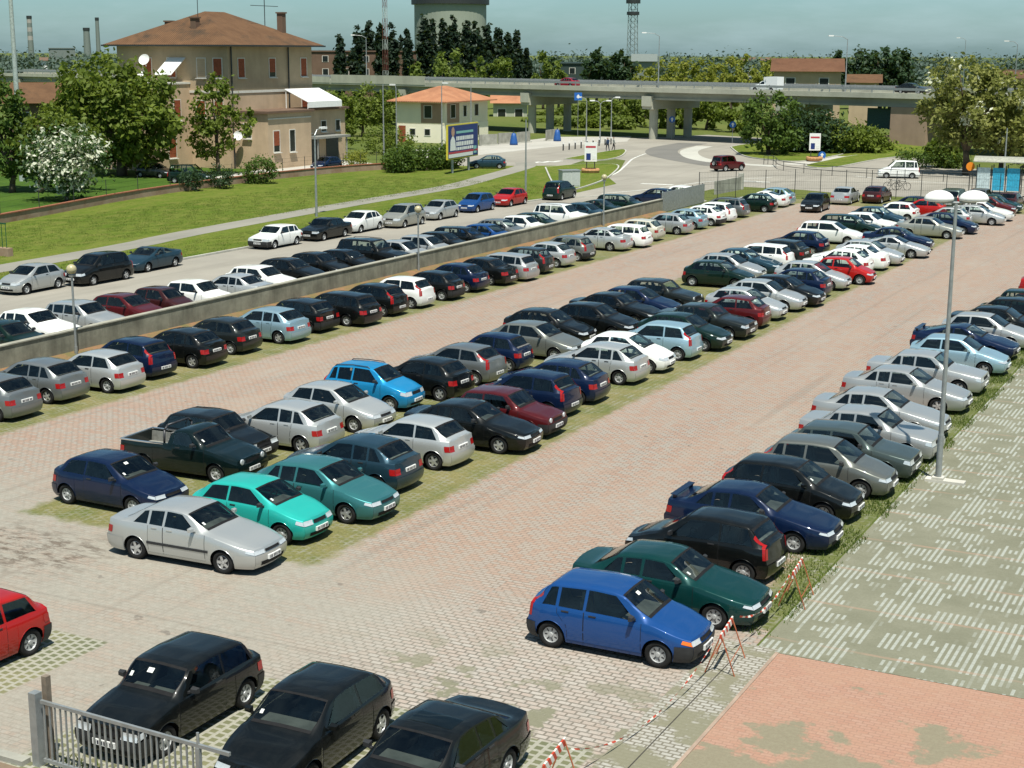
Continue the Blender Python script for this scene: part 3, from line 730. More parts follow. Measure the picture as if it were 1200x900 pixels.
def m_lot():
    k = NT('lot_pavers'); p = k.pos(); xyz = k.sep(p); x, y = xyz[0], xyz[1]
    wob = k.noise(p, 1.3, 3)
    col, fac = bricks(k, p, .24, .135, .017, (0.365, 0.243, 0.186), (0.39, 0.288, 0.232), (0.195, 0.155, 0.124))
    # single stones: grey ones among the pink
    cell = k.n('ShaderNodeTexWhiteNoise', noise_dimensions='2D')
    vx = k.math('FLOOR', k.math('DIVIDE', x, .24)); vy = k.math('FLOOR', k.math('DIVIDE', y, .135)); k.l(k.comb(vx, vy), cell.inputs['Vector'])
    notm = k.math('SUBTRACT', 1.0, fac)
    grey = k.math('MULTIPLY', k.ramp(cell.outputs[0], [(0.52, 0.0), (0.56, 0.75)]), notm)
    col = k.mix(grey, col, (0.345, 0.335, 0.300))
    # wear: long pale and pinkish tracks along the aisles
    w1 = k.noise(k.scale(p, (.40, .05, 1)), 1.0, 6, .65)
    col = k.mix(k.ramp(w1, [(0.36, 0.0), (0.68, 0.55)]), col, (0.385, 0.283, 0.215))
    w2 = k.noise(k.scale(p, (.30, .09, 1), (7, 3, 0)), 1.0, 6, .7)
    col = k.mix(k.ramp(w2, [(0.52, 0.0), (0.72, 0.5)]), col, (0.36, 0.34, 0.295))
    # the turning area near the gate: grey trodden pavers
    mr = k.n('ShaderNodeMapRange', interpolation_type='SMOOTHSTEP')
    k.inp(mr, 0, k.math('ADD', k.math('ADD', y, k.math('MULTIPLY', x, .22)), k.math('MULTIPLY', k.noise(p, .28, 5), 6.0)))
    mr.inputs[1].default_value = 25.0; mr.inputs[2].default_value = 30.5
    turn = k.math('SUBTRACT', 1.0, mr.outputs[0])
    tw = k.noise(k.scale(p, (.22, .9, 1)), 1.2, 6, .7)
    turn = k.math('MULTIPLY', turn, k.ramp(tw, [(0.30, 0.35), (0.55, 0.88)]))
    lgt = k.math('MULTIPLY', turn, box_mask(k, x, y, -60, -15.2, 0, 40, 2.0))
    col = k.mix(lgt, col, k.mix(k.ramp(k.noise(p, 5.0, 5, .7), [(0.3, 0.0), (0.7, 1.0)]), (0.275, 0.258, 0.215), (0.365, 0.345, 0.295)))
    # whiter pavers with earth patches towards the near right corner
    nr = box_mask(k, x, y, -16.5, -8.0, 5, 28.6, 3.2)
    wc, wf = bricks(k, p, .26, .15, .022, (0.46, 0.425, 0.38), (0.42, 0.36, 0.31), (0.17, 0.16, 0.135))
    col = k.mix(k.math('MULTIPLY', nr, .8), col, wc)
    ep = k.noise(p, .9, 6, .6)
    nr = box_mask(k, x, y, -16.0, -8.0, 5, 25.6, 1.8)
    col = k.mix(k.math('MULTIPLY', nr, k.ramp(ep, [(0.545, 0.0), (0.585, 0.95)])), col, (0.205, 0.200, 0.135))
    # oil and soil stain beside the silver saloon
    st = box_mask(k, x, y, -29.3, -24.8, 24.9, 27.6, .9)
    col = k.mix(k.math('MULTIPLY', st, k.ramp(k.noise(k.scale(p, (1, 2.2, 1)), 1.6, 7, .75), [(0.47, 0.0), (0.60, 0.8)])), col, (0.085, 0.058, 0.040))
    # oil spots and dark tyre arcs on the aisles
    osp = k.noise(p, 1.9, 3, .5); om = k.ramp(osp, [(0.70, 0.0), (0.74, .55)])
    col = k.mix(om, col, (0.12, 0.10, 0.085))
    ty_ = k.noise(k.scale(p, (1.6, .035, 1), (3, 1, 0), (0, 0, .05)), 1.0, 5, .6)
    col = k.mix(k.ramp(ty_, [(0.56, 0.0), (0.66, .30)]), col, (0.20, 0.165, 0.135))
    # joints
    jl = k.math('LESS_THAN', k.math('ABSOLUTE', k.math('SUBTRACT', k.math('ADD', y, k.math('MULTIPLY', wob, .1)), 24.15)), .035)
    col = k.mix(k.math('MULTIPLY', jl, .22), col, (0.10, 0.09, 0.075))
    # grass-grid bays
    gx = k.math('PINGPONG', x, .105); gy = k.math('PINGPONG', k.math('ADD', y, k.math('MULTIPLY', k.math('FLOOR', k.math('DIVIDE', x, .21)), .105)), .105)
    hole = k.math('MULTIPLY', k.ramp(k.math('DIVIDE', gx, .105), [(0.30, 0.0), (0.42, 1.0)]), k.ramp(k.math('DIVIDE', gy, .105), [(0.22, 0.0), (0.36, 1.0)]))
    gn = k.noise(p, .55, 6, .7); gf = k.noise(p, 14.0, 4, .7)
    gcol = k.mix(k.ramp(gn, [(0.38, 0.0), (0.62, 1.0)]), (0.255, 0.225, 0.085), (0.135, 0.160, 0.038))
    gcol = k.mix(k.ramp(gf, [(0.35, 0.45), (0.65, 0.0)]), gcol, (0.045, 0.05, 0.015))
    over = k.ramp(k.noise(p, 1.7, 8, .8), [(0.34, 0.25), (0.54, 1.0)])           # grass spilling over the concrete
    gcol = k.mix(k.math('MULTIPLY', box_mask(k, x, y, -10.6, -5, 20, 200, .1), .7), gcol, k.mix(gf, (0.06, 0.085, 0.018), (0.13, 0.165, 0.035)))
    grid = k.mix(k.math('MAXIMUM', hole, k.math('MULTIPLY', over, .96)), k.mix(gf, (0.25, 0.245, 0.20), (0.35, 0.34, 0.29)), gcol)
    edge = k.math('MULTIPLY', k.math('SUBTRACT', k.noise(p, 2.2, 4), .5), .8)
    xe = k.math('ADD', x, edge); ye = k.math('ADD', y, edge)
    bays = box_mask(k, xe, ye, -50, -36.0, 10, 200, .25)
    bays = k.math('MAXIMUM', bays, box_mask(k, xe, ye, -29.3, -19.95, 28.5, 124.6, .22))
    bays = k.math('MAXIMUM', bays, box_mask(k, xe, ye, -9.9, -5, 29.6, 200, .3))
    bays = k.math('MAXIMUM', bays, box_mask(k, xe, ye, -50, -12, 121.2, 200, .5))
    col = k.mix(bays, col, grid)
    # cleaner grid in the nearest bays
    near = k.math('MAXIMUM', box_mask(k, x, y, -50, -20.95, 5, 22.55, .06), box_mask(k, x, y, -18.75, -9.95, 5, 22.6, .06))
    ng = k.mix(k.ramp(k.noise(p, .5, 5, .6), [(0.35, 0.0), (0.6, 1.0)]), (0.17, 0.165, 0.06), (0.085, 0.10, 0.035))
    gx2 = k.math('PINGPONG', x, .11); gy2 = k.math('PINGPONG', k.math('ADD', y, k.math('MULTIPLY', k.math('FLOOR', k.math('DIVIDE', x, .22)), .10)), .10)
    h2 = k.math('MULTIPLY', k.ramp(k.math('DIVIDE', gx2, .11), [(0.30, 0.0), (0.40, 1.0)]), k.ramp(k.math('DIVIDE', gy2, .10), [(0.28, 0.0), (0.40, 1.0)]))
    ngc = k.mix(k.math('MULTIPLY', h2, .80), k.mix(gf, (0.29, 0.285, 0.22), (0.40, 0.39, 0.33)), ng)
    col = k.mix(near, col, ngc)
    col = k.mix(k.ramp(k.noise(p, 22.0, 4, .7), [(0.3, 0.22), (0.7, 0.0)]), col, (0.10, 0.09, 0.075))
    h = k.math('SUBTRACT', 1.0, k.math('MAXIMUM', fac, k.math('MULTIPLY', bays, gf)))
    return k.out(col, 0.9, h, 0.35, 0.03, spec=0.2)
def m_unfinished():
    """earth-covered paving: strips of white pavers show in blocks, pink lines part the bays"""
    k = NT('earthy_pavers'); p = k.pos(); xyz = k.sep(p); x, y = xyz[0], xyz[1]
    soil = k.mix(k.ramp(k.noise(p, .7, 7, .7), [(0.3, 0.0), (0.7, 1.0)]), (0.175, 0.175, 0.125), (0.245, 0.240, 0.180))
    soil = k.mix(k.ramp(k.noise(p, 16, 4, .7), [(0.3, 0.3), (0.7, 0.0)]), soil, (0.11, 0.112, 0.07))
    sx = k.math('PINGPONG', x, .068)
    bar = k.ramp(k.math('DIVIDE', sx, .068), [(0.44, 0.0), (0.60, 1.0)])
    row = k.math('FLOOR', k.math('DIVIDE', y, .30)); cx = k.math('FLOOR', k.math('DIVIDE', x, .136))
    ry = k.math('PINGPONG', y, .15); bar = k.math('MULTIPLY', bar, k.ramp(k.math('DIVIDE', ry, .15), [(0.02, 0.35), (0.10, 1.0)]))
    wn = k.n('ShaderNodeTexWhiteNoise', noise_dimensions='2D'); k.l(k.comb(cx, row), wn.inputs['Vector'])
    blk = k.noise(k.comb(k.math('MULTIPLY', cx, .085), k.math('MULTIPLY', row, .26)), 1.55, 5, .66)
    vis = k.ramp(k.math('ADD', blk, k.math('MULTIPLY', wn.outputs[0], .06)), [(0.515, 0.0), (0.545, 1.0)])
    vis = k.math('MULTIPLY', vis, k.ramp(k.noise(p, 1.1, 5, .7), [(0.26, 0.35), (0.44, 1.0)]))
    soft = k.noise(p, 30, 3)
    col = k.mix(k.math('MULTIPLY', k.math('MULTIPLY', bar, vis), k.ramp(soft, [(0.2, 0.6), (0.6, 1.0)])), soil, (0.36, 0.375, 0.335))
    ln = k.math('LESS_THAN', k.math('PINGPONG', k.math('ADD', y, 1.02), 1.26), .055)
    lv = k.ramp(k.noise(k.scale(p, (.6, 3, 1)), 1.0, 5, .7), [(0.38, 0.0), (0.58, .55)])
    col = k.mix(k.math('MULTIPLY', ln, lv), col, (0.36, 0.235, 0.17))
    return k.out(col, 0.95, soft, 0.3, 0.03, spec=0.15)
def m_redpave():
    k = NT('red_pavers'); p = k.pos()
    col, fac = bricks(k, p, .21, .105, .012, (0.385, 0.215, 0.155), (0.405, 0.250, 0.188), (0.31, 0.19, 0.14))
    n1 = k.noise(p, .8, 6, .7)
    col = k.mix(k.ramp(n1, [(0.42, 0.0), (0.66, 0.6)]), col, (0.40, 0.25, 0.175))
    xyz = k.sep(p)
    es = k.noise(k.scale(p, (.9, 1.1, 1), (2.2, 1.4, 0)), .62, 7, .62)
    lim = k.math('ADD', es, k.math('MULTIPLY', k.math('SUBTRACT', 24.9, xyz[1]), .045))
    m = k.ramp(lim, [(0.515, 0.0), (0.555, 0.90)])
    dk = k.mix(k.noise(p, 9, 4, .7), (0.185, 0.175, 0.12), (0.26, 0.25, 0.175))
    col = k.mix(m, col, dk)
    col = k.mix(k.ramp(k.noise(p, 20, 4, .7), [(0.3, 0.22), (0.65, 0.0)]), col, (0.14, 0.09, 0.07))
    return k.out(col, 0.92, fac, 0.2, 0.02, spec=0.15)
def m_greypave():
    k = NT('grey_pavers'); p = k.pos()
    col, fac = bricks(k, p, .22, .12, .02, (0.40, 0.385, 0.345), (0.34, 0.325, 0.285), (0.18, 0.165, 0.13))
    col = k.mix(k.ramp(k.noise(p, 1.0, 6, .65), [(0.47, 0.0), (0.55, 0.95)]), col, (0.205, 0.195, 0.135))
    return k.out(col, 0.92, fac, 0.2, 0.02, spec=0.15)
def m_asphalt(name, base, lite):
    k = NT(name); p = k.pos()
    col = k.mix(k.ramp(k.noise(p, .12, 6, .65), [(0.35, 0.0), (0.65, 1.0)]), base, lite)
    col = k.mix(k.ramp(k.noise(k.scale(p, (.6, .06, 1)), 1.0, 6, .65), [(0.5, 0.0), (0.75, 0.5)]), col, tuple(c*.7 for c in base))
    g = k.noise(p, 40, 3, .7)
    col = k.mix(k.ramp(g, [(0.3, 0.25), (0.7, 0.0)]), col, tuple(c*.55 for c in base))
    return k.out(col, 0.88, g, 0.3, 0.02, spec=0.2)
def m_concrete(name, c, var=.3, stain=.5, sc=1.0):
    k = NT(name); p = k.pos()
    col = k.mix(k.ramp(k.noise(p, .9*sc, 7, .65), [(0.3, 0.0), (0.7, 1.0)]), tuple(v*(1-var) for v in c), tuple(min(1, v*(1+var)) for v in c))
    st = k.noise(k.scale(p, (1.2, 1.2, .12)), 1.0*sc, 6, .7)
    col = k.mix(k.ramp(st, [(0.48, 0.0), (0.75, stain)]), col, tuple(v*.42 for v in c))
    return k.out(col, 0.92, k.noise(p, 14, 5, .7), 0.35, 0.02, spec=0.15)
M_CONC = m_concrete('concrete', (0.33, 0.325, 0.28))
M_KERB = m_concrete('kerb_stone', (0.46, 0.45, 0.40), .2, .3)
M_WHITEPAINT = simple('road_paint', (0.62, 0.62, 0.57), .7, .2, 0, .25, 2.0)
M_PATH = m_asphalt('path_asphalt', (0.25, 0.24, 0.205), (0.31, 0.295, 0.25))
M_ROAD = m_asphalt('road_asphalt', (0.285, 0.265, 0.225), (0.36, 0.335, 0.285))
M_LAWN = m_lawn(); M_GARDEN = m_garden()

def sheet(name, pts, z, m, kind='structure'):
    """a flat sheet cut into triangles, laid z above datum"""
    bm = bmesh.new(); bv = [bm.verts.new((p[0], p[1], z)) for p in pts]; bm.faces.new(bv)
    bmesh.ops.triangulate(bm, faces=bm.faces)
    me = bpy.data.meshes.new(name); bm.normal_update()
    if sum(f.normal.z for f in bm.faces) < 0: bmesh.ops.reverse_faces(bm, faces=bm.faces)
    bm.to_mesh(me); bm.free(); me.materials.append(m)
    o = link_mesh(name, me); return tag(o, kind=kind)
def ribbon_pts(pts, w):
    L, Rr = [], []
    for i, p in enumerate(pts):
        a = Vector(pts[max(0, i-1)][:2]); b = Vector(pts[min(len(pts)-1, i+1)][:2]); d = (b-a).normalized(); n = Vector((-d.y, d.x))
        q = Vector(p[:2]); L.append(q + n*w/2); Rr.append(q - n*w/2)
    return L, Rr
def ribbon(mb, pts, w, z0, z1=None, mi=0):
    L, Rr = ribbon_pts(pts, w)
    for i in range(len(pts)-1):
        q = [L[i], Rr[i], Rr[i+1], L[i+1]]
        if z1 is None: mb.add([(p.x, p.y, z0) for p in q], [(0, 1, 2, 3)], mi)
        else: mb.prism(q, z0, z1, mi)
    return mb
def gp(*uv): return [G(u, v) for u, v in uv]
def dense(pts, n=6):
    """smooth curve through survey points"""
    P_ = [Vector(p[:2]) for p in pts]; out = []
    for i in range(len(P_)-1):
        p0, p1, p2, p3 = P_[max(0, i-1)], P_[i], P_[i+1], P_[min(len(P_)-1, i+2)]
        for k in range(n):
            t = k/n; out.append(.5*((2*p1) + (p2-p0)*t + (2*p0-5*p1+4*p2-p3)*t*t + (3*p1-p0-3*p2+p3)*t**3))
    return out + [P_[-1]]

# ------------------------------------------------------------------ ground
S = 4500
sheet('ground', [(-S, -600), (S, -600), (S, S), (-S, S)], 0, m_terrain())
sheet('car_park', [(-43.1, 0), (-9.75, 0), (-9.75, 28.6), (-9.0, 28.6), (-9.0, 60), (-9.6, 90), (-14, 128.5), (-32, 128), (-41.8, 121.5), (-43.1, 112)], .006, m_lot())
sheet('unfinished_paving', [(-8.95, 28.45), (26, 28.45), (26, 95), (-8.9, 95)], .010, m_unfinished())
sheet('red_paving', [(-8.45, 5), (26, 5), (26, 28.43), (-8.45, 28.43)], .012, m_redpave())
sheet('paved_strip', [(-9.76, 5), (-8.52, 5), (-8.52, 28.62), (-9.76, 28.62)], .012, m_greypave())
jm = MB(); jm.box(-8.52, -8.45, 5, 28.43, -.02, .03)
tag(jm.build('edging_kerb', m_concrete('edging', (0.36, 0.27, 0.21))), kind='structure')
jm = MB(); jm.box(-9.20, -9.175, 5, 27.5, -.02, .0155); tag(jm.build('drain_slot', m_concrete('slot', (0.07, 0.065, 0.055))), kind='structure')
jm = MB(); jm.box(-45, -18.4, 17.55, 17.75, -.02, .10)
tag(jm.build('entrance_kerb', M_CONC), kind='structure')
sheet('entrance_path', [(-45, 5), (-9.9, 5), (-9.9, 17.5), (-45, 17.5)], .011, m_asphalt('entrance_earth', (0.17, 0.125, 0.085), (0.27, 0.20, 0.14)))

# street behind the wall, its kerbs, verge and path
sheet('street', [(-57.55, -20), (-43.25, -20), (-43.25, 119.5), (-49, 127), (-52.3, 118.5), (-55.2, 115), (-57.55, 98)], .010, M_ROAD)
k1 = MB(); ribbon(k1, [(-57.65, -20), (-57.65, 98), (-55.3, 115), (-52.4, 118.4)], .16, -.02, .12)
tag(k1.build('street_kerb', M_KERB), kind='structure')
sheet('grass_verge', [(-300, -20), (-57.73, -20), (-57.73, 98), (-55.4, 115.2), (-56.4, 131), (-62, 141), (-70, 150), (-79, 144.3), (-90, 138), (-300, 100)], .012, M_LAWN)
pth = [(-63.2, -20), (-64.2, 62), (-65.9, 81), (-67.4, 102), (-68.2, 120), (-70.5, 132), (-73.6, 146), (-76.5, 152)]
L_, R_ = ribbon_pts(dense(pth, 4), 2.3)
sheet('path', L_ + R_[::-1], .020, M_PATH)

# junction: one asphalt sheet, kerbed grass islands on it
AS = gp((655, 229), (701, 214), (726, 200), (733, 188), (700, 183), (665, 194), (620, 199), (545, 198), (530, 190), (560, 180), (640, 171), (706, 163), (760, 161), (830, 158), (930, 164), (1010, 175), (1080, 176), (1112, 182), (1088, 193), (1200, 203), (1300, 207), (1300, 240), (1200, 238), (1080, 232), (1000, 228), (940, 222.5), (872, 219), (833, 222), (790, 232), (700, 238))
sheet('junction', AS, .006, M_ROAD)
FC = gp((475, 176), (580, 169), (650, 160.5), (740, 160), (735, 166), (640, 173), (560, 182), (500, 186))
sheet('forecourt', FC, .014, m_asphalt('forecourt_paving', (0.40, 0.385, 0.34), (0.50, 0.48, 0.43)))
def island(name, pts, m=M_LAWN):
    c = dense(pts + [pts[0]], 5)[:-1]
    sheet(name, c, .125, m)
    kb = MB(); ribbon(kb, c + [c[0]], .30, -.01, .12); tag(kb.build(name + '_kerb', M_KERB), kind='structure')
island('grass_island', gp((640, 197), (680, 193.5), (722, 194), (716, 205), (698, 215), (664, 224), (650, 217)))
island('grass_island', gp((662, 187), (700, 180), (731, 176), (726, 184), (700, 188.5)))
island('grass_island', gp((857, 173), (880, 169.5), (930, 170), (1003, 173), (1000, 178), (945, 189), (905, 188), (872, 183)))
island('grass_island', gp((965, 190), (1010, 182), (1094, 175.5), (1100, 178.5), (1030, 187), (975, 197), (945, 195)))
fp = dense(gp((925, 193), (965, 188.5), (1005, 180.5), (1060, 174)), 5); L_, R_ = ribbon_pts(fp, 2.4)
sheet('footpath', L_ + R_[::-1], .016, m_asphalt('pale_paving', (0.44, 0.42, 0.37), (0.52, 0.5, 0.45)))
# markings and inlaid bands of the roundabout
mk = MB()
for z_, w_, pl in ((.016, .22, [(702, 211), (722, 203), (733, 194), (742, 186), (757, 180)]), 
                   (.016, .22, [(1000, 206), (1060, 212), (1200, 219)]), (.016, .2, [(705, 227), (760, 222), (830, 213), (905, 208)])):
    c = dense(gp(*pl), 6)
    for i in range(0, len(c)-1, 1): ribbon(mk, c[i:i+2], w_, z_)
for u in (628, 640, 652):
    q = G(u, 190.5 - (u-628)*.05)
    mk.add([(q.x + a, q.y + b, .016) for a, b in ((-.35, -1.2), (.35, -1.2), (.35, 1.2), (-.35, 1.2))], [(0, 1, 2, 3)])
for (u, v) in ((868, 212), (884, 213), (770, 216)):
    q = G(u, v); mk.add([(q.x + a, q.y + b, .016) for a, b in ((-1.6, -.35), (1.6, -.35), (1.6, .35), (-1.6, .35))], [(0, 1, 2, 3)])
tag(mk.build('road_markings', M_WHITEPAINT), kind='structure')
bd = MB()
for pl, w_ in (([(826, 171.5), (808, 177), (815, 185), (850, 191), (910, 195)], 2.2),):
    ribbon(bd, dense(gp(*pl), 7), w_, .020)
tag(bd.build('paved_band', m_asphalt('pale_band', (0.46, 0.45, 0.40), (0.54, 0.53, 0.47))), kind='structure')
bd = MB(); ribbon(bd, dense(gp((812, 168), (780, 174), (778, 181), (808, 188), (846, 194)), 7), 4.0, .018)
tag(bd.build('dark_band', m_asphalt('dark_asphalt', (0.17, 0.165, 0.15), (0.21, 0.20, 0.18))), kind='structure')
# earth bank at the foot of the low wall
bk = MB(); n_ = 90
for i in range(n_+1):
    y = 10 + i*(108-10)/n_; r = random.random
    for (x, z) in ((-42.86, .24), (-42.5, .20 + .05*r()), (-42.1, .10 + .06*r()), (-41.5 + .25*r(), .0)): bk.v.append((x, y, z))
for i in range(n_):
    for j in range(3): a = i*4+j; bk.f.append((a, a+1, a+5, a+4)); bk.m.append(0)
kk = NT('red_earth'); pp = kk.pos()
cc = kk.mix(kk.ramp(kk.noise(pp, 1.5, 7, .7), [(0.38, 0.0), (0.6, 1.0)]), (0.28, 0.150, 0.085), (0.16, 0.14, 0.06))
tag(bk.build('earth_bank', kk.out(cc, .95, kk.noise(pp, 8, 5, .7), .6, .06, spec=.1), smooth=True), kind='structure')
# garden ground of the old house and its pale drive
sheet('garden_lawn', [(-300, 0), (-82.2, 60), (-82.4, 82), (-86.2, 99), (-87.6, 118), (-86.8, 130), (-98, 150), (-300, 160)], .020, M_GARDEN)
sheet('garden_drive', gp((152, 228.5), (210, 219), (285, 211), (330, 205.5), (405, 199), (440, 192), (400, 187), (320, 196), (240, 209.5), (175, 222)), .028, m_asphalt('pale_drive', (0.42, 0.40, 0.35), (0.52, 0.5, 0.45)))

# grassed bank below the viaduct abutment
bk = MB(); A_ = [GD(u, 100, d_) for u in range(985, 1150, 12) for d_ in (186, 190, 194, 198, 214)]
zz_ = (0, .25, .8, 1.25, 1.3); n_ = len(A_)//5
for i, q in enumerate(A_): bk.v.append((q.x, q.y, zz_[i % 5] * min(1, (i//5)/2, (n_-1-i//5)/2) + .003))
for i in range(n_-1):
    for j in range(4): a = i*5+j; bk.f.append((a, a+1, a+6, a+5)); bk.m.append(0)
tag(bk.build('grass_bank', M_LAWN, smooth=True), kind='structure')
# ------------------------------------------------------------------ foliage
import numpy as np
rng = np.random.default_rng(7)
def m_leaf(name, dark, lite, trans=.35, scale=.5, flower=None):
    k = NT(name); p = k.obj(); t = k.t
    a = k.noise(p, scale, 4, .6); b = k.noise(p, scale*7, 3, .7)
    col = k.mix(k.ramp(k.math('ADD', k.math('MULTIPLY', a, .6), k.math('MULTIPLY', b, .4)), [(0.36, 0.0), (0.64, 1.0)]), dark, lite)
    if flower: col = k.mix(k.ramp(k.noise(p, 5.5, 2, .5), [(0.60, 0.0), (0.64, .9)]), col, flower)
    k.out(col, .6, spec=.25)
    tr = k.n('ShaderNodeBsdfTranslucent'); k.l(k.mix(.35, col, (0.30, 0.40, 0.03)), tr.inputs[0])
    mx = k.n('ShaderNodeMixShader'); mx.inputs[0].default_value = trans
    o = t.nodes['Material Output']; k.l(k.b.outputs[0], mx.inputs[1]); k.l(tr.outputs[0], mx.inputs[2]); k.l(mx.outputs[0], o.inputs[0])
    return k.mat
M_BARK = m_concrete('bark', (0.11, 0.085, 0.06), .4, .5, 2)
LEAF = dict(mid=m_leaf('leaf_mid', (0.060, 0.098, 0.012), (0.195, 0.245, 0.036)), dark=m_leaf('leaf_dark', (0.012, 0.032, 0.014), (0.040, 0.078, 0.028), .2),
            yellow=m_leaf('leaf_yellow', (0.170, 0.195, 0.024), (0.33, 0.335, 0.060), .45), olive=m_leaf('leaf_olive', (0.130, 0.150, 0.030), (0.32, 0.32, 0.10), .35),
            pale=m_leaf('leaf_pale', (0.095, 0.145, 0.022), (0.205, 0.255, 0.055), .4), hedge=m_leaf('leaf_hedge', (0.026, 0.060, 0.010), (0.110, 0.170, 0.026), .25, 1.5),
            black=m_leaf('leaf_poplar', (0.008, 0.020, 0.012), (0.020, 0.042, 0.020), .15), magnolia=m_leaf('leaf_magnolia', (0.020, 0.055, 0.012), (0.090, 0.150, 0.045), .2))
M_BLOSSOM = m_leaf('blossom', (0.66, 0.68, 0.52), (0.80, 0.80, 0.66), .3)
def leaf_mesh(name, blobs, n, size, mat, extra=None, clump=1.0):
    """leaf-sized faces spread through clumps on and in the given ellipsoids (cx, cy, cz, rx, ry, rz)"""
    B = np.array(blobs, float); vol = (B[:, 3]*B[:, 4]*B[:, 5])**.67; pr = vol/vol.sum()
    nc = max(12, int(n/34*(1 if clump == 1 else 1.6)))
    bi = rng.choice(len(B), nc, p=pr); d = rng.normal(size=(nc, 3)); d /= np.linalg.norm(d, axis=1)[:, None]
    r = rng.uniform(.35, 1.0, nc)**.45; cc = B[bi, :3] + d*B[bi, 3:]*r[:, None]
    rad = (B[bi, 3:].mean(axis=1)*rng.uniform(.13, .30, nc))*clump
    ci = rng.integers(0, nc, n); q = rng.normal(size=(n, 3))*.55
    c = cc[ci] + q*rad[ci][:, None]
    c[:, 2] = np.maximum(c[:, 2], .05)
    nr = rng.normal(size=(n, 3)) + (c - B[bi[ci], :3])/B[bi[ci], 3:]*.7 + np.array([0, 0, .6]); nr /= np.linalg.norm(nr, axis=1)[:, None]
    t = np.cross(nr, rng.normal(size=(n, 3))); t /= np.linalg.norm(t, axis=1)[:, None]; b = np.cross(nr, t)
    s = size*rng.uniform(.6, 1.35, n)[:, None]
    v = np.stack([c - t*s, c - b*s*.55 + nr*s*.12, c + t*s, c + b*s*.55 + nr*s*.12], 1).reshape(-1, 3)
    me = bpy.data.meshes.new(name); me.from_pydata([], [], [])
    me.vertices.add(4*n); me.vertices.foreach_set('co', v.ravel())
    me.loops.add(4*n); me.loops.foreach_set('vertex_index', np.arange(4*n, dtype=np.int32))
    me.polygons.add(n); me.polygons.foreach_set('loop_start', np.arange(0, 4*n, 4, dtype=np.int32)); me.polygons.foreach_set('loop_total', np.full(n, 4, np.int32))
    mats = [mat] + ([extra[0]] if extra else [])
    for m in mats: me.materials.append(m)
    if extra:
        idx = np.zeros(n, np.int32); pick = rng.random(nc) < extra[1]; idx[pick[ci]] = 1; me.polygons.foreach_set('material_index', idx)
    me.update(calc_edges=True); return me
def tree(name, label, cat, base, blobs, n, size, mat, trunk=(.3, 2.0), limbs=5, group=None, extra=None, clump=1.0):
    """blobs are given relative to the base"""
    root = empty(name, tuple(base)); tag(root, label, cat, group)
    link_mesh('crown' if trunk else 'foliage', leaf_mesh('crown', blobs, n, size, mat, extra, clump), root)
    if trunk:
        r, h = trunk; t = MB(); top = max(b[2] for b in blobs)
        lean = random.uniform(-.3, .3)
        t.path([(0, 0, -.1), (lean*.3, .05, h*.5), (lean, .1, h)], [r*1.25, r, r*.8], 9)
        for i in range(limbs):
            b = blobs[i % len(blobs)]; a = random.uniform(0, 6.28)
            e = (b[0] + b[3]*.5*math.cos(a), b[1] + b[4]*.5*math.sin(a), b[2] + b[5]*.35)
            m = (lean + (e[0]-lean)*.45, .1 + (e[1]-.1)*.45, h + (e[2]-h)*.55)
            t.path([(lean, .1, h*.92), m, e], [r*.6, r*.38, r*.12], 6)
        t.build('trunk', M_BARK, root, smooth=True)
    else:
        t = MB(); t.path([(0, 0, -.05), (.05, 0, .35*max(b[2] for b in blobs) + .2)], [.06, .03], 5); t.build('stem', M_BARK, root)
    return root
def at(u, v, dist):
    p = GD(u, v, dist); return p
def width(px, dist): return px/FPX*dist

# ------------------------------------------------------------------ buildings
def m_plaster(name, c, var=.12, stain=.25): return m_concrete(name, c, var, stain, .5)
def m_roof(name, c1, c2, c3):
    k = NT(name); p = k.pos(); o = k.obj()
    w = k.n('ShaderNodeTexWave', wave_type='BANDS', bands_direction='DIAGONAL'); k.l(o, w.inputs['Vector']); w.inputs['Scale'].default_value = 2.2; w.inputs['Distortion'].default_value = .6
    col = k.mix(k.ramp(k.noise(p, .5, 6, .7), [(0.35, 0.0), (0.65, 1.0)]), c1, c2)
    col = k.mix(k.ramp(k.noise(p, .22, 6, .7), [(0.52, 0.0), (0.66, .85)]), col, c3)
    col = k.mix(k.math('MULTIPLY', w.outputs[0], .28), col, tuple(v*.45 for v in c1))
    return k.out(col, .9, w.outputs[0], .5, .06, spec=.1)
M_VIAG = simple('grey_slab', (0.24, 0.24, 0.22), .8); M_OCHRE = m_plaster('ochre_plaster', (0.52, 0.39, 0.265)); M_OCHRE2 = m_plaster('upper_plaster', (0.45, 0.345, 0.23))
M_CREAM = m_plaster('cream_plaster', (0.80, 0.74, 0.55), .06, .1)
M_TILE = m_roof('old_roof_tiles', (0.125, 0.070, 0.040), (0.175, 0.098, 0.054), (0.055, 0.046, 0.035))
M_TILE2 = m_roof('new_roof_tiles', (0.42, 0.19, 0.105), (0.50, 0.245, 0.135), (0.33, 0.15, 0.085))
M_SHUT = simple('shutter_red', (0.27, 0.075, 0.035), .75, .2, 0, .2, 3); M_WIN = simple('window_glass', (0.015, 0.02, 0.02), .12, .5)
M_TRIM = simple('stone_trim', (0.62, 0.60, 0.54), .8, .2, 0, .1); M_WHITE = simple('white_enamel', (0.8, 0.8, 0.78), .5, .4, 0, .05)
M_GALV = simple('galvanised_steel', (0.34, 0.36, 0.36), .45, .4, .5, .15); M_DARKM = simple('dark_metal', (0.045, 0.05, 0.05), .5, .4, .3)
M_TRIM2 = simple('faded_band', (0.36, 0.34, 0.31), .8); M_BROWNB = m_plaster('brown_plaster', (0.16, 0.105, 0.075))
M_GREENST = simple('grey_green_steel', (0.20, 0.23, 0.21), .6, .3, .2, .2)

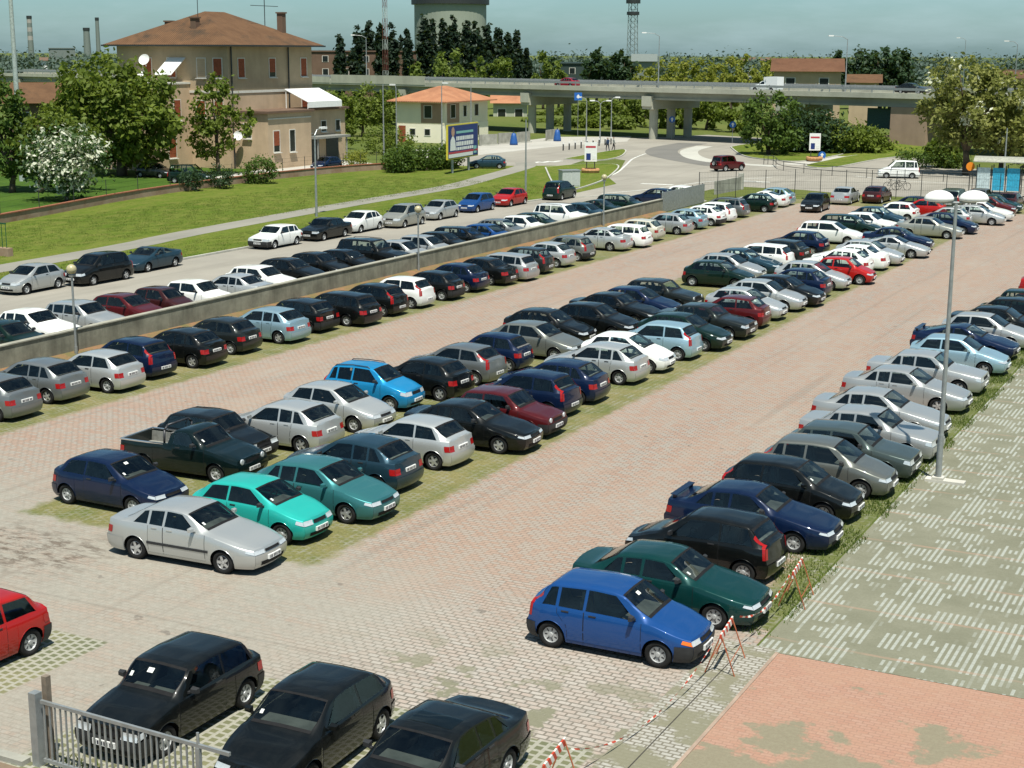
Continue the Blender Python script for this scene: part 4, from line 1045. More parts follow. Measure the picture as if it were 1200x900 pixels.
def wall_window(parent, x, y, z, w, h, face, shutter=None, sill=True, open_=0.0):
    """window on a wall; face: 'x+' or 'y-' (outward direction)"""
    def bx(mb, u0, u1, d0, d1, z0, z1, mi=0):
        if face == 'x+': mb.box(x+d0, x+d1, y+u0, y+u1, z0, z1, mi)
        else: mb.box(x+u0, x+u1, y-d1, y-d0, z0, z1, mi)
    fr = MB(); bx(fr, -w/2-.09, w/2+.09, -.05, .05, z-.09, z); bx(fr, -w/2-.09, w/2+.09, -.05, .05, z+h, z+h+.09); bx(fr, -w/2-.09, -w/2, -.05, .05, z, z+h); bx(fr, w/2, w/2+.09, -.05, .05, z, z+h)
    o = fr.build('window', M_TRIM, parent)
    g = MB(); bx(g, -w/2, w/2, -.06, .02, z, z+h); g.build('pane', M_WIN, o)
    if shutter:
        s = MB(); zz = z + h*open_; n = 10
        for i in range(n): bx(s, -w/2, w/2, .024, .045 if i % 2 else .052, zz + (z+h-zz)*i/n, zz + (z+h-zz)*(i+1)/n - .005)
        s.build('shutter', shutter, o)
    if sill: s = MB(); bx(s, -w/2-.15, w/2+.15, .052, .24, z-.16, z-.092); s.build('sill', M_TRIM, o)
    return o

def hip_roof(x0, x1, y0, y1, z, h, oh=.7, ridge=.42):
    m = MB(); X0, X1, Y0, Y1 = x0-oh, x1+oh, y0-oh, y1+oh
    if (X1-X0) > (Y1-Y0): r0, r1 = ((X0 + (X1-X0)*ridge, (Y0+Y1)/2, z+h), (X1 - (X1-X0)*ridge, (Y0+Y1)/2, z+h))
    else: r0, r1 = (((X0+X1)/2, Y0 + (Y1-Y0)*ridge, z+h), ((X0+X1)/2, Y1 - (Y1-Y0)*ridge, z+h))
    v = [(X0, Y0, z), (X1, Y0, z), (X1, Y1, z), (X0, Y1, z), r0, r1] + [(X0, Y0, z-.14), (X1, Y0, z-.14), (X1, Y1, z-.14), (X0, Y1, z-.14)]
    f = [(0, 1, 4), (1, 2, 5, 4), (2, 3, 5), (3, 0, 4, 5)] if not (X1-X0) > (Y1-Y0) else [(0, 1, 5, 4), (1, 2, 5), (2, 3, 4, 5), (3, 0, 4)]
    m.add(v, f + [(6, 7, 1, 0), (7, 8, 2, 1), (8, 9, 3, 2), (9, 6, 0, 3), (9, 8, 7, 6)])
    return m

# old three-storey house
hs = empty('old_house', (-98.5, 128, 0)); tag(hs, 'old ochre three-storey house with hipped tile roof, shutters and two satellite dishes', 'house')
HX, HY, EH = -98.5, 128.0, 12.6
def hp_(mb, name, mats, par=hs):
    mb.v = [(x-HX, y-HY, z) for x, y, z in mb.v]; return mb.build(name, mats, par)
hb = MB(); hb.box(HX-14.6, HX, HY, HY+15, 0, EH); hp_(hb, 'wall', M_OCHRE2)
lb = MB(); lb.box(HX-14.62, HX+.03, HY-.03, HY+15.03, 0, 7.7); hp_(lb, 'lower_wall', M_OCHRE)
sc = MB(); sc.box(HX-14.66, HX+.10, HY-.10, HY+15.1, 7.7, 7.95); hp_(sc, 'string_course', M_TRIM)
hr = hip_roof(HX-14.6, HX, HY, HY+15, EH, 3.5, 1.0, .40); rf = hp_(hr, 'roof', M_TILE)
for cx, cy, hh in ((-104.5, 130.5, 1.9), (-101.0, 141.0, 2.6), (-110.0, 133.0, 1.6)):
    c = MB(); c.box(cx-HX-.35, cx-HX+.35, cy-HY-.35, cy-HY+.35, EH+.8, EH+.8+hh); c.box(cx-HX-.45, cx-HX+.45, cy-HY-.45, cy-HY+.45, EH+.8+hh, EH+.95+hh); c.build('chimney', M_BROWNB, rf)
gt = MB(); gt.box(1.02, 1.16, -1.1, 16.1, EH-.18, EH-.02); gt.box(-15.7, 1.15, -1.18, -1.04, EH-.18, EH-.02); gt.tube((.15, .4, 0), (.15, .4, EH-.2), .08, n=8); gt.tube((.15, 10.4, 0), (.15, 10.4, EH-.2), .08, n=8); gt.build('gutter', M_DARKM, hs)
# windows (local coordinates)
def hw(x, y, z, w, h, face, **k): return wall_window(hs, x, y, z, w, h, face, **k)
for yy, op in ((2.2, .0), (7.6, .25), (13.4, .0)): hw(0, yy, 9.3, 1.05, 1.9, 'x+', shutter=M_SHUT, open_=op)
hw(.03, 13.4, 5.4, 1.05, 1.4, 'x+', shutter=M_SHUT)
for xx, op in ((-1.3, .12), (-3.4, 1.0), (-7.3, .0), (-10.5, .0)): hw(xx, 0, 9.3, 1.05, 1.9, 'y-', shutter=(M_SHUT if op < 1 else M_OCHRE2), open_=min(op, .3) if op < 1 else 0)
for xx in (-1.3, -3.6): hw(xx, -.03, 5.2, 1.05, 1.7, 'y-', shutter=M_SHUT, open_=.2)
# front wing with terrace
wg = MB(); wg.box(-11.8, -5.0, -6.5, -.031, 0, 8.6); wg.build('front_wing', M_OCHRE, hs)
tp = MB(); tp.box(-11.9, -4.9, -6.6, -.032, 8.6, 8.8); tp.build('terrace_slab', M_TRIM, hs)
hw(-5.0, -2.2, 5.0, 1.0, 2.0, 'x+', shutter=M_SHUT, open_=.1); hw(-7.3, -6.5, 5.0, 1.1, 2.0, 'y-', shutter=M_SHUT); hw(-5.0, -3.2, 1.2, 1.1, 2.1, 'x+', shutter=M_SHUT); hw(-7.3, -6.5, 1.2, 1.1, 2.1, 'y-', shutter=M_SHUT)
rl = MB(); rl.box(-11.8, -4.95, -6.55, -6.50, 9.7, 9.76)
for i in range(24): rl.box(-11.8 + i*.298, -11.77 + i*.298, -6.54, -6.51, 8.8, 9.7)
rl.build('terrace_railing', M_DARKM, hs)
aw = MB(); aw.add([(-7.6, -.04, 11.3), (-5.4, -.04, 11.3), (-5.6, -2.2, 9.6), (-7.8, -2.2, 9.6), (-7.6, -.04, 11.22), (-5.4, -.04, 11.22), (-5.6, -2.2, 9.52), (-7.8, -2.2, 9.52)], [(0, 1, 2, 3), (7, 6, 5, 4), (0, 4, 5, 1), (1, 5, 6, 2), (2, 6, 7, 3), (3, 7, 4, 0)]); aw.build('terrace_awning', M_WHITE, hs)
def dish(parent, name, c, d, r):
    m = MB(); m.lathe([(.001, .0), (r*.4, .03), (r*.75, .11), (r, .2), (r*1.02, .19), (r*.7, .07), (.001, -.03)], (0, 0, 0), 18)
    q = Vector(d).to_track_quat('Z', 'Y'); m.v = [tuple(q @ Vector(v) + Vector(c)) for v in m.v]
    e = Vector(c) + Vector(d).normalized()*r*.8; m.tube(c, e, .03, n=5); m.tube(c, (c[0], c[1]+.2, c[2]-r*1.1), .05, n=6)
    return m.build(name, M_WHITE, parent)
dish(hs, 'satellite_dish', (-10.0, -1.0, 11.0), (.25, -1, .45), .58); dish(hs, 'satellite_dish', (-9.0, -2.6, 9.4), (.1, -1, 1.1), .55)
# flat-roofed porch wing on the right
pw = MB(); pw.box(.04, 4.2, .8, 8.5, 0, 5.7); pw.box(.04, 2.6, 8.52, 17.5, 0, 5.7); pw.build('porch_wing', M_OCHRE, hs)
pr = MB(); pr.box(-.0, 4.5, .5, 8.8, 5.72, 5.95); pr.box(.0, 3.0, 8.9, 17.8, 5.72, 5.95); pr.build('porch_roof', M_BROWNB, hs)
hw(4.2, 2.2, 1.8, 1.0, 2.1, 'x+', shutter=M_SHUT, open_=.3); hw(4.2, 5.0, 1.7, .9, 2.2, 'x+'); hw(2.6, 10.2, 3.4, .9, 1.1, 'x+'); hw(2.6, 13.2, 3.4, .9, 1.1, 'x+'); hw(2.6, 16, 3.4, .8, 1.1, 'x+'); hw(1.6, .8, 3.2, .9, 1.4, 'y-')
cn = MB(); cn.box(2.62, 4.6, 9.0, 15.5, 2.75, 2.98); cn.tube((4.4, 9.4, 0), (4.4, 9.4, 2.75), .09, n=8); cn.tube((4.4, 15.0, 0), (4.4, 15.0, 2.75), .09, n=8); cn.build('porch_canopy', M_VIAG, hs)
for y0_, y1_ in ((10.5, 12.2), (13.6, 16)): dr = MB(); dr.box(2.605, 2.66, y0_, y1_, 0, 2.6); dr.build('porch_door', M_DARKM, hs)
fr_ = MB(); fr_.box(4.205, 4.255, .8, 8.5, 5.1, 5.22); fr_.build('cornice', M_TRIM, hs)
a2 = MB(); P0 = [(.6, 8.9, 8.0), (3.6, 8.9, 6.7), (3.6, 15.4, 6.7), (.6, 15.4, 8.0)]
a2.add(P0 + [(x, y, z-.08) for x, y, z in P0] + [(3.62, 8.9, 6.05), (3.62, 15.4, 6.05)], [(0, 1, 2, 3), (7, 6, 5, 4), (0, 4, 5, 1), (3, 2, 6, 7), (0, 3, 7, 4), (1, 8, 9, 2)])
for yy in (9.0, 15.3): a2.tube((3.5, yy, 5.9), (3.5, yy, 6.7), .05, n=6); a2.tube((.7, yy, 5.9), (.7, yy, 7.9), .05, n=6)
a2.build('white_awning', M_WHITE, hs)
dish(hs, 'satellite_dish', (.9, .2, 3.4), (.4, -1, .4), .5)
an = MB(); an.tube((-4, 12, EH+2), (-4, 12, EH+7), .05, n=5); an.tube((-4, 9.5, EH+4.2), (-4, 14.5, EH+4.2), .035, n=5); an.tube((-6, 3, EH+2.5), (-6, 3, EH+7.5), .04, n=5); an.build('roof_aerial', M_DARKM, hs)

# cream house with the orange roof
ch = empty('cream_house', (-103.4, 180.4, 0)); tag(ch, 'cream two-storey house with orange hipped roof and corner loggia beside the viaduct', 'house')
cq = G(521, 168); ch.location = (cq.x, cq.y, 0)
A = MB(); A.box(-7.4, 0, 0, 12.2, 0, 5.5); A.build('wall', M_CREAM, ch)
A = MB(); A.box(-7.46, .06, -.06, 12.26, 0, 2.45); A.build('ground_storey', m_plaster('bright_cream', (0.86, 0.81, 0.64), .04, .06), ch)
hip_roof(-7.4, 0, 0, 12.2, 5.5, 1.9, 1.0, .42).build('roof', M_TILE2, ch)
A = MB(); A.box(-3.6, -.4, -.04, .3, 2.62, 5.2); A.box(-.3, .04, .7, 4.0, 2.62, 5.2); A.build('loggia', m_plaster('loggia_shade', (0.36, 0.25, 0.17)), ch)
A = MB(); A.box(-.45, .05, -.09, .45, 2.45, 5.4); A.build('corner_pillar', M_CREAM, ch)
def cw_(x, y, z, w, h, face): return wall_window(ch, x, y, z, w, h, face, sill=False)
cw_(-2.5, -.05, 3.3, 1.1, 1.6, 'y-'); cw_(.05, 2.2, 3.3, 1.2, 1.7, 'x+'); cw_(0, 5.6, 3.4, .8, 1.4, 'x+'); cw_(0, 8.9, 3.4, 1.0, 1.5, 'x+')
cw_(-4.9, -.06, 1.0, .8, .8, 'y-'); cw_(-2.6, -.06, 1.0, .8, .8, 'y-'); cw_(.06, 8.7, .7, 1.7, 1.3, 'x+')
A = MB(); A.box(-7.1, -6.0, -.10, -.065, 0, 2.2); A.build('door', M_SHUT, ch)

# a long box building seen as a backdrop of its own
def hall(name, label, u0, u1, vtop, vbase, dist, depth, wall, roof=None, rise=0.0, rows=1, cat='building', win=True, group=None, vent=None):
    a, b = at(u0, vtop, dist), at(u1, vtop, dist); zt = max(a.z, b.z)
    d = Vector((b.x-a.x, b.y-a.y, 0)); L = d.length; ang = math.atan2(d.y, d.x)
    root = empty(name, (a.x, a.y, 0), ang); tag(root, label, cat, group)
    m = MB(); m.box(0, L, 0, depth, 0, zt); m.build('wall', wall, root)
    m = MB()
    if rise: m.add([(-.6, -.8, zt), (L+.6, -.8, zt), (L+.6, depth+.8, zt), (-.6, depth+.8, zt), (-.6, depth/2, zt+rise), (L+.6, depth/2, zt+rise)], [(0, 1, 5, 4), (2, 3, 4, 5), (1, 2, 5), (3, 0, 4), (3, 2, 1, 0)])
    else: m.box(-.3, L+.3, -.3, depth+.3, zt+.002, zt+.35)
    m.build('roof', roof or wall, root)
    if win:
        n = max(2, int(L/5))
        for r in range(rows):
            for i in range(n):
                wx = L*(i+.5)/n; wz = zt - 2.6 - r*3.4
                f = MB(); f.box(wx-.85, wx+.85, -.06, .03, wz-.1, wz+1.6); o = f.build('window', M_TRIM, root)
                g = MB(); g.box(wx-.7, wx+.7, -.09, -.062, wz, wz+1.5); g.build('pane', M_WIN, o)
    return root
hall('tiled_house', 'low house with old orange tiles behind the trees on the left', 8, 82, 121, 140, 190, 9, M_BROWNB, M_TILE, 2.3)
hall('brick_hall', 'long dark brown building behind the poplars left of the gas tank', 345, 488, 61, 90, 420, 14, M_BROWNB, None, 0, 3)
hall('factory_hall', 'dark green factory hall far behind the viaduct', 655, 718, 75, 92, 420, 20, simple('dark_cladding', (0.035, 0.055, 0.05), .6, .3), None, 0, 1)
hall('warehouse', 'small grey warehouse with pitched roof left of the yellow-green trees', 742, 768, 72, 90, 430, 16, M_GREENST, M_GREENST, 2.0, 1, win=False)
hall('railway_house', 'brown gabled house with dark arched windows behind the viaduct', 907, 986, 84, 112, 262, 13, M_OCHRE2, m_roof('brown_tiles', (0.14, 0.07, 0.042), (0.18, 0.092, 0.055), (0.09, 0.055, 0.036)), 2.1, 1)
hall('tiled_shed', 'lower shed with bright orange tiles right of the brown gabled house', 996, 1030, 97, 112, 262, 10, M_OCHRE2, M_TILE, 1.3, 1, win=False)
hall('distant_shed', 'low orange-roofed shed at the right edge behind the big tree', 1172, 1215, 92, 110, 260, 12, M_OCHRE2, M_TILE, 1.3, 1, win=False)
hall('distant_plant', 'grey-blue industrial building on the horizon left of the old house', 57, 88, 57, 80, 800, 30, M_GREENST, None, 0, 1, win=False)
hall('pale_cottage', 'pale green low building with dark window right of the cream house under the viaduct', 578, 618, 121, 150, 292, 8, m_plaster('pale_green', (0.40, 0.42, 0.32)), M_TILE2, 1.6, 1)
# white specks of far houses on the horizon
for i, (u, v, w) in enumerate(((866, 72, 8), (878, 71, 6), (893, 71, 9), (48, 71, 7))):
    hall('distant_house', ('small white house far on the horizon above the tree line' if i < 3 else ('tiny white house on the horizon left of the old house')), u, u+w, v, 80, 620, 9, M_WHITE, M_BROWNB, 1.2, 1, 'house', False, 'white houses far on the horizon' if i < 3 else None)

# ------------------------------------------------------------------ viaduct
va_, vb_ = Vector((-260, 248.6, 0)), Vector((30, 170.4, 0))
vd = Vector((vb_.x-va_.x, vb_.y-va_.y, 0)); VL = vd.length; vang = math.atan2(vd.y, vd.x)
vi = empty('viaduct', (va_.x, va_.y, 0), vang); tag(vi, 'long concrete road viaduct on piers crossing behind the junction', 'viaduct')
M_VIA = m_concrete('viaduct_concrete', (0.43, 0.43, 0.35), .15, .35, .3); M_VIA_SHADED = m_concrete('girder_concrete_shaded', (0.33, 0.335, 0.275), .15, .3, .3)  # girder tone is darker: shade under the deck overhang is in its colour
VW = 12.0; ZB, ZD = 5.5, 6.9
g = MB(); g.box(0, VL, .9, VW-.9, ZB, ZD-.35); g.box(0, VL, .72, .9, ZB, ZB+.28); g.build('girder', M_VIA_SHADED, vi)
g = MB(); g.box(0, VL, 0, VW, ZD-.345, ZD); g.build('deck', M_VIA, vi)
g = MB(); g.box(0, VL, .55, VW-.55, ZD+.004, ZD+.02); g.build('road_surface', M_ROAD, vi)
for y0, y1 in ((0.0, .45), (VW-.45, VW)):
    g = MB(); g.box(0, VL, y0, y1, ZD+.002, ZD+.30); g.build('edge_kerb', M_VIA, vi)
def along(dist_u, dist_guess):  # distance along the viaduct of the point seen at photo column u
    lo_, hi_ = 0, VL
    for _ in range(50):
        mid = (lo_+hi_)/2; p = va_ + vd*(mid/VL)
        # photo column of p
        c = camo.matrix_world.inverted() @ Vector((p.x, p.y, 6)); uu = 600 + FPX*c.x/(-c.z)
        if uu < dist_u: lo_ = mid
        else: hi_ = mid
    return (lo_+hi_)/2
PIERS = [along(u, 0) for u in (20, 150, 300, 470, 614, 757, 915)]
for s_ in PIERS:
    for yy in (VW/2, VW-1.9, 1.9):
        p = MB(); p.tube((s_, yy, -.1), (s_, yy, ZB-1.2), .62, n=14); po = p.build('pier', M_VIA, vi, smooth=False)
    c = MB(); c.box(s_-.9, s_+.9, .35, VW-.35, ZB-1.3, ZB-.002); c.box(s_-.8, s_+.8, .05, .70, ZB-.9, ZB+.5); c.build('pier_cap', M_VIA, po)
for yy in (.22, VW-.22):
    g = MB(); n = int(VL/3)
    for i in range(n+1): g.box(i*VL/n-.05, i*VL/n+.05, yy-.05, yy+.05, ZD+.3, ZD+1.0)
    g.box(0, VL, yy-.04, yy+.04, ZD+.62, ZD+.92); g.build('guardrail', M_GALV, vi)
s0, s1 = along(388, 0), along(498, 0)
g = MB(); g.box(s0, s1, -.05, -.002, ZD-.1, ZD+1.25); g.box(s0-40, s0-.3, -.05, -.002, ZD-.1, ZD+.9); g.build('parapet_panel', M_VIA, vi)
sa = along(1042, 0)
g = MB(); g.box(sa, along(1084, 0), .5, VW-.5, -.1, ZB-.01); g.box(sa-3, sa-.01, .8, 2.0, -.1, 2.0); g.build('abutment', m_concrete('abutment_wall', (0.36, 0.26, 0.19), .12, .25, .4), vi)
g = MB(); u0_ = along(1003, 0); g.box(u0_, sa-.02, 3.0, 3.3, 2.6, 5.2)
g.build('steel_footbridge', simple('teal_steel', (0.035, 0.085, 0.085), .6, .3, .2), vi)
def on_via(u, yy, z=0.0):
    p = va_ + vd*(along(u, 0)/VL); n = Vector((-vd.y, vd.x, 0)).normalized(); q = p + n*yy
    return Vector((q.x, q.y, ZD+.02+z))
VANG = math.degrees(vang)

# ------------------------------------------------------------------ tall things on the horizon
def gas_tank():
    c = at(528, 60, 640); r = width(41, 640); top = at(528, -4, 640).z
    root = empty('gas_tank', (c.x, c.y, 0)); tag(root, 'huge round pale green gas tank towering behind the poplars', 'tank')
    m = MB(); m.lathe([(r, 0), (r, top-1.5)], (0, 0, 0), 48); m.lathe([(r, top-1.5), (r*.5, top-.6), (.01, top-.2)], (0, 0, 0), 48); m.build('shell', simple('tank_paint', (0.30, 0.335, 0.27), .7, .2, 0, .1, .05), root, smooth=False)
    m = MB(); m.lathe([(r+.02, top-3.2), (r+1.2, top-3.2), (r+1.2, top-1.2), (r+.9, top-1.2), (r+.9, top-2.9), (r+.02, top-2.9)], (0, 0, 0), 48); m.build('gallery', M_DARKM, root)
    return root
gas_tank()
def lattice(name, label, u, dist, vtop, w0, w1, mats, bands=1, zb=0, platform=None):
    b = at(u, 60, dist); top = at(u, vtop, dist).z; root = empty(name, (b.x, b.y, zb)); tag(root, label, 'tower')
    m = MB(); n = max(6, int((top-zb)/2.4)); H_ = top-zb
    for i in range(n):
        z0, z1 = H_*i/n, H_*(i+1)/n; a, c = w0 + (w1-w0)*i/n, w0 + (w1-w0)*(i+1)/n; mi = (i*bands//n) % 2 if len(mats) > 1 else 0
        P4 = [(-1, -1), (1, -1), (1, 1), (-1, 1)]
        for j in range(4):
            x0, y0 = P4[j]; x1, y1 = P4[(j+1) % 4]
            t = max(.05, w0*.07)
            m.tube((x0*a, y0*a, z0), (x0*c, y0*c, z1), t, n=4, mi=mi); m.tube((x0*a, y0*a, z0), (x1*c, y1*c, z1), t*.6, n=4, mi=mi); m.tube((x1*c, y1*c, z1), (x0*c, y0*c, z1), t*.6, n=4, mi=mi)
    m.build('lattice', mats, root)
    if platform:
        p = MB()
        for zz, r_, hh in platform: p.lathe([(.01, H_-zz), (r_, H_-zz), (r_, H_-zz+hh), (.01, H_-zz+hh)], (0, 0, 0), 16)
        p.build('platform', M_DARKM, root)
    return root
M_RW = simple('mast_red', (0.16, 0.055, 0.045), .6, .3, 0, .1); M_MASTW = simple('mast_grey', (0.40, 0.42, 0.40), .6)
lattice('lattice_tower', 'grey lattice tower with round head platform on the horizon right of centre', 741, 700, 4, 2.0, 1.5, [M_GREENST], 1, 0, ((0, 3.2, 1.6), (5, 2.8, 1.4)))
lattice('radio_mast', 'thin red and white lattice mast rising out of the frame above the poplars', 451.5, 380, -40, .5, .36, [M_RW, M_MASTW], 9)
def stack(name, label, u, dist, vtop, r, stripes):
    b = at(u, 60, dist); top = at(u, vtop, dist).z; root = empty(name, (b.x, b.y, 0)); tag(root, label, 'chimney')
    m = MB(); n = 12
    for i in range(n): m.lathe([(r*(1.15-.3*i/n), top*i/n), (r*(1.15-.3*(i+1)/n), top*(i+1)/n)], (0, 0, 0), 16, mi=(1 if stripes and i >= 6 and i % 2 else 0))
    m.build('shaft', [M_GREENST, M_TRIM2 if stripes else M_GREENST], root); m = MB(); m.lathe([(r*.86, top), (r*.95, top+.1), (r*.95, top+1.8), (r*.7, top+1.8)], (0, 0, 0), 16); m.build('rim', M_DARKM, root)
stack('factory_chimney', 'tall striped factory chimney on the far left horizon', 36.5, 1000, 22, 1.7, True)
stack('flare_stack', 'slim dark stack just left of the roof of the old house', 115.5, 1000, 24, 1.3, False)
stack('process_tower', 'short dark process tower left of the slim stack', 102.5, 1000, 36, 2.2, False)
# ------------------------------------------------------------------ trees
def T(name, label, cat, u, v, dist, blobs, n, size, mat, **k):
    b = G(u, v) if dist is None else at(u, v, dist); return tree(name, label, cat, (b.x, b.y, 0), blobs, n, size, LEAF[mat], **k)
T('spreading_tree', 'big spreading green tree in front of the old house', 'tree', 143, 206, None, [(-1.8, 0, 8.6, 4.3, 4.0, 3.0), (1.6, 0, 8.0, 4.2, 4.0, 2.8), (0, 0, 5.8, 6.6, 5, 2.7), (-4.6, -.5, 6.4, 3.2, 3, 2.2), (4.0, 0, 4.9, 3.0, 3, 2.5), (2.6, 0, 2.9, 2.6, 2.5, 1.7), (-1.0, .5, 2.6, 4.6, 3.2, 1.9)], 11500, .30, 'mid', trunk=(.45, 3.0), limbs=8)
T('dense_tree', 'dark dense tree at the left edge behind the lawn', 'tree', 14, 226, None, [(-.8, 0, 4.2, 2.6, 2.6, 3.0), (-1.6, .5, 7.4, 2.2, 2.2, 2.8)], 3600, .24, 'hedge', trunk=(.25, 1.6))
T('leafy_tree', 'mid green bushy tree left of the white-flowered shrub tree', 'tree', 48, 226, None, [(-.2, .5, 3.6, 2.8, 2.6, 2.4), (.6, 1.0, 5.4, 2.4, 2.4, 1.9), (2.2, 2, 4.4, 2.4, 2.4, 2.0)], 4200, .22, 'mid', trunk=(.22, 1.4))
T('magnolia_tree', 'round low magnolia with big pale leaves and flowers on the garden lawn', 'tree', 78, 236, None, [(0, 0, 3.7, 3.0, 2.9, 2.6), (-1.3, 0, 2.8, 2.5, 2.4, 2.1), (1.4, 0, 3.1, 2.5, 2.4, 2.2), (0, 0, 2.0, 2.2, 2, 1.4)], 5200, .19, 'magnolia', trunk=(.14, 1.0), extra=(M_BLOSSOM, .38), clump=1.3)
T('slender_tree', 'loose light green tree in front of the old house facade', 'tree', 256, 205, None, [(0, 0, 6.6, 2.2, 2.2, 2.8), (-.9, 0, 4.0, 2.6, 2.4, 2.2), (1.2, 0, 4.6, 2.3, 2.2, 2.2), (.2, 0, 8.4, 1.2, 1.2, 1.5), (3.0, .8, 5.6, 1.4, 1.4, 1.0)], 3300, .22, 'mid', trunk=(.2, 2.4), limbs=7)
T('clipped_shrub', 'round green shrub on the garden wall near the lamp post', 'shrub', 305, 215, None, [(0, 0, 1.2, 1.55, 1.5, 1.15)], 1700, .13, 'hedge', trunk=None, clump=1.5)
T('small_shrub', 'small dark shrub beside the green van in the garden', 'shrub', 225, 224, None, [(0, 0, 1.0, 1.0, 1.0, .95)], 900, .11, 'dark', trunk=None, clump=1.5)
T('small_shrub', 'small dark shrub on the garden wall between green van and round shrub', 'shrub', 258, 221, None, [(0, 0, 1.0, 1.25, 1.0, 1.0)], 1000, .11, 'dark', trunk=None, clump=1.5)
T('hedge', 'long clipped dark green hedge left of the blue billboard', 'hedge', 500, 199, None, [(-1.6, -2.4, 1.2, 1.7, 1.8, 1.15), (0, 0, 1.2, 1.7, 1.8, 1.15), (1.0, 2.4, 1.2, 1.6, 1.8, 1.1), (-.6, -4.4, 1.1, 1.5, 1.6, 1.05)], 9000, .15, 'hedge', trunk=None, clump=1.6)
T('flowering_shrub', 'yellow flowering shrub beside the navy car by the porch', 'shrub', 418, 196, None, [(0, 0, .8, 1.3, 1.3, .8)], 1000, .12, 'yellow', trunk=None, clump=1.5)
T('garden_bush', 'loose green bush left of the cream house', 'shrub', 448, 180, None, [(0, 0, 1.6, 2.6, 2.6, 1.6), (2.0, 1, 1.1, 2, 2, 1.1)], 1900, .18, 'mid', trunk=None, clump=1.5)
for i, (u, v, w, h) in enumerate(((395, 165, 5.0, 7.0), (425, 160, 5.5, 7.4), (452, 157, 5.0, 6.6), (388, 175, 4.0, 4.6))):
    T('garden_tree', ('leafy tree directly right of the old house under the viaduct', 'broad leafy tree midway between old house and cream house', 'leafy tree just left of the cream house roof', 'low leafy tree behind the flat porch roof')[i], 'tree', u, v, None, [(0, 0, h*.6, w*.55, w*.55, h*.38), (w*.3, .6, h*.42, w*.45, w*.45, h*.33), (-w*.3, -.4, h*.45, w*.42, w*.42, h*.3)], 2600, .26, 'mid', trunk=(.2, h*.3), group='trees between the two houses')
# poplars before the gas tank
for i, (u, vt, w) in enumerate(((398, 41, 11), (418, 32, 16), (432, 29, 18), (446, 33, 14), (459, 33, 16), (470, 46, 12), (478, 37, 10), (497, 19, 17), (506, 24, 14), (521, 26, 16), (533, 23, 15), (546, 28, 18), (558, 30, 18), (572, 28, 17), (584, 32, 15), (594, 40, 13), (606, 40, 12), (617, 60, 10))):
    d = 400 + (i % 3)*12; b = at(u, 60, d); top = at(u, vt, d).z; w_ = width(w, d)*.5
    nb = [(random.uniform(-.4, .4), 0, top*f, w_*k, w_*k, top*.17) for f, k in ((.16, .8), (.34, 1.0), (.5, .98), (.66, .85), (.80, .62), (.9, .34))]
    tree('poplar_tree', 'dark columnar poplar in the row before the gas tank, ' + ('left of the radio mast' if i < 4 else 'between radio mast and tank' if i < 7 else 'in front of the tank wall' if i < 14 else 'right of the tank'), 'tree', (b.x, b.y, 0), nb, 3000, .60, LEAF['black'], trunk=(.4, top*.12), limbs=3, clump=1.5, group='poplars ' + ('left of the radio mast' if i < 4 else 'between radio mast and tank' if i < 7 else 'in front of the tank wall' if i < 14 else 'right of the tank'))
for i, (u, vt, w) in enumerate(((487, 72, 20), (524, 55, 40), (563, 65, 34), (590, 66, 30), (637, 62, 26), (655, 72, 16))):
    d = 330; b = at(u, 60, d); top = at(u, vt, d).z; w_ = width(w, d)*.5
    tree('roadside_tree', ('pale round tree', 'largest pale round tree', 'pale bushy tree', 'pale spreading tree', 'yellow-green tree', 'small yellow-green tree')[i] + (' behind the viaduct in front of the poplars' if i < 4 else ' behind the viaduct right of the poplars'), 'tree', (b.x, b.y, 0), [(0, 0, top*.66, w_*.8, w_*.8, top*.34), (-w_*.5, 0, top*.45, w_*.6, w_*.6, top*.3), (w_*.5, 0, top*.45, w_*.6, w_*.6, top*.3)], 1700, .40, LEAF['pale'], trunk=(.25, top*.3), group='pale trees behind the viaduct')
for i, (u, vt, w) in enumerate(((700, 57, 20), (728, 58, 18), (716, 65, 16), (736, 66, 20), (690, 68, 18), (645, 60, 14))):
    d = 380; b = at(u, 60, d); top = at(u, vt, d).z; w_ = width(w, d)*.5
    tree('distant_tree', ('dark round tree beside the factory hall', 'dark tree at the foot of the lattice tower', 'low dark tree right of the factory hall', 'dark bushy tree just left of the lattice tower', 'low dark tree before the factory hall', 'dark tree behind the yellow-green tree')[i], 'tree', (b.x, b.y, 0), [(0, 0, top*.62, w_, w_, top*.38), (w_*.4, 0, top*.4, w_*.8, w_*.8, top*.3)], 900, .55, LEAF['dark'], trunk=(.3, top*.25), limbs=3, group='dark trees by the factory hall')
for i, u in enumerate(range(758, 915, 17)):
    d = 285 + (i % 3)*14; b = at(u, 60, d); vt = (74, 70, 67, 70, 68, 72, 66, 64, 68, 66)[i % 10]; top = at(u, vt, d).z; w_ = width(30, d)*.5
    tree('yellow_green_tree', 'yellow-green tree in the belt behind the viaduct right of centre, ' + ('nearest the lattice tower' if i < 3 else 'middle of the belt' if i < 6 else 'towards the brown gabled house'), 'tree', (b.x, b.y, 0), [(0, 0, top*.64, w_, w_, top*.34), (-w_*.6, 0, top*.42, w_*.8, w_*.8, top*.28), (w_*.6, 0, top*.46, w_*.8, w_*.8, top*.28)], 1900, .34, LEAF['yellow'], trunk=(.25, top*.25), limbs=3, group='belt of yellow-green trees ' + ('near the tower' if i < 3 else 'in the middle' if i < 6 else 'near the gabled house'))
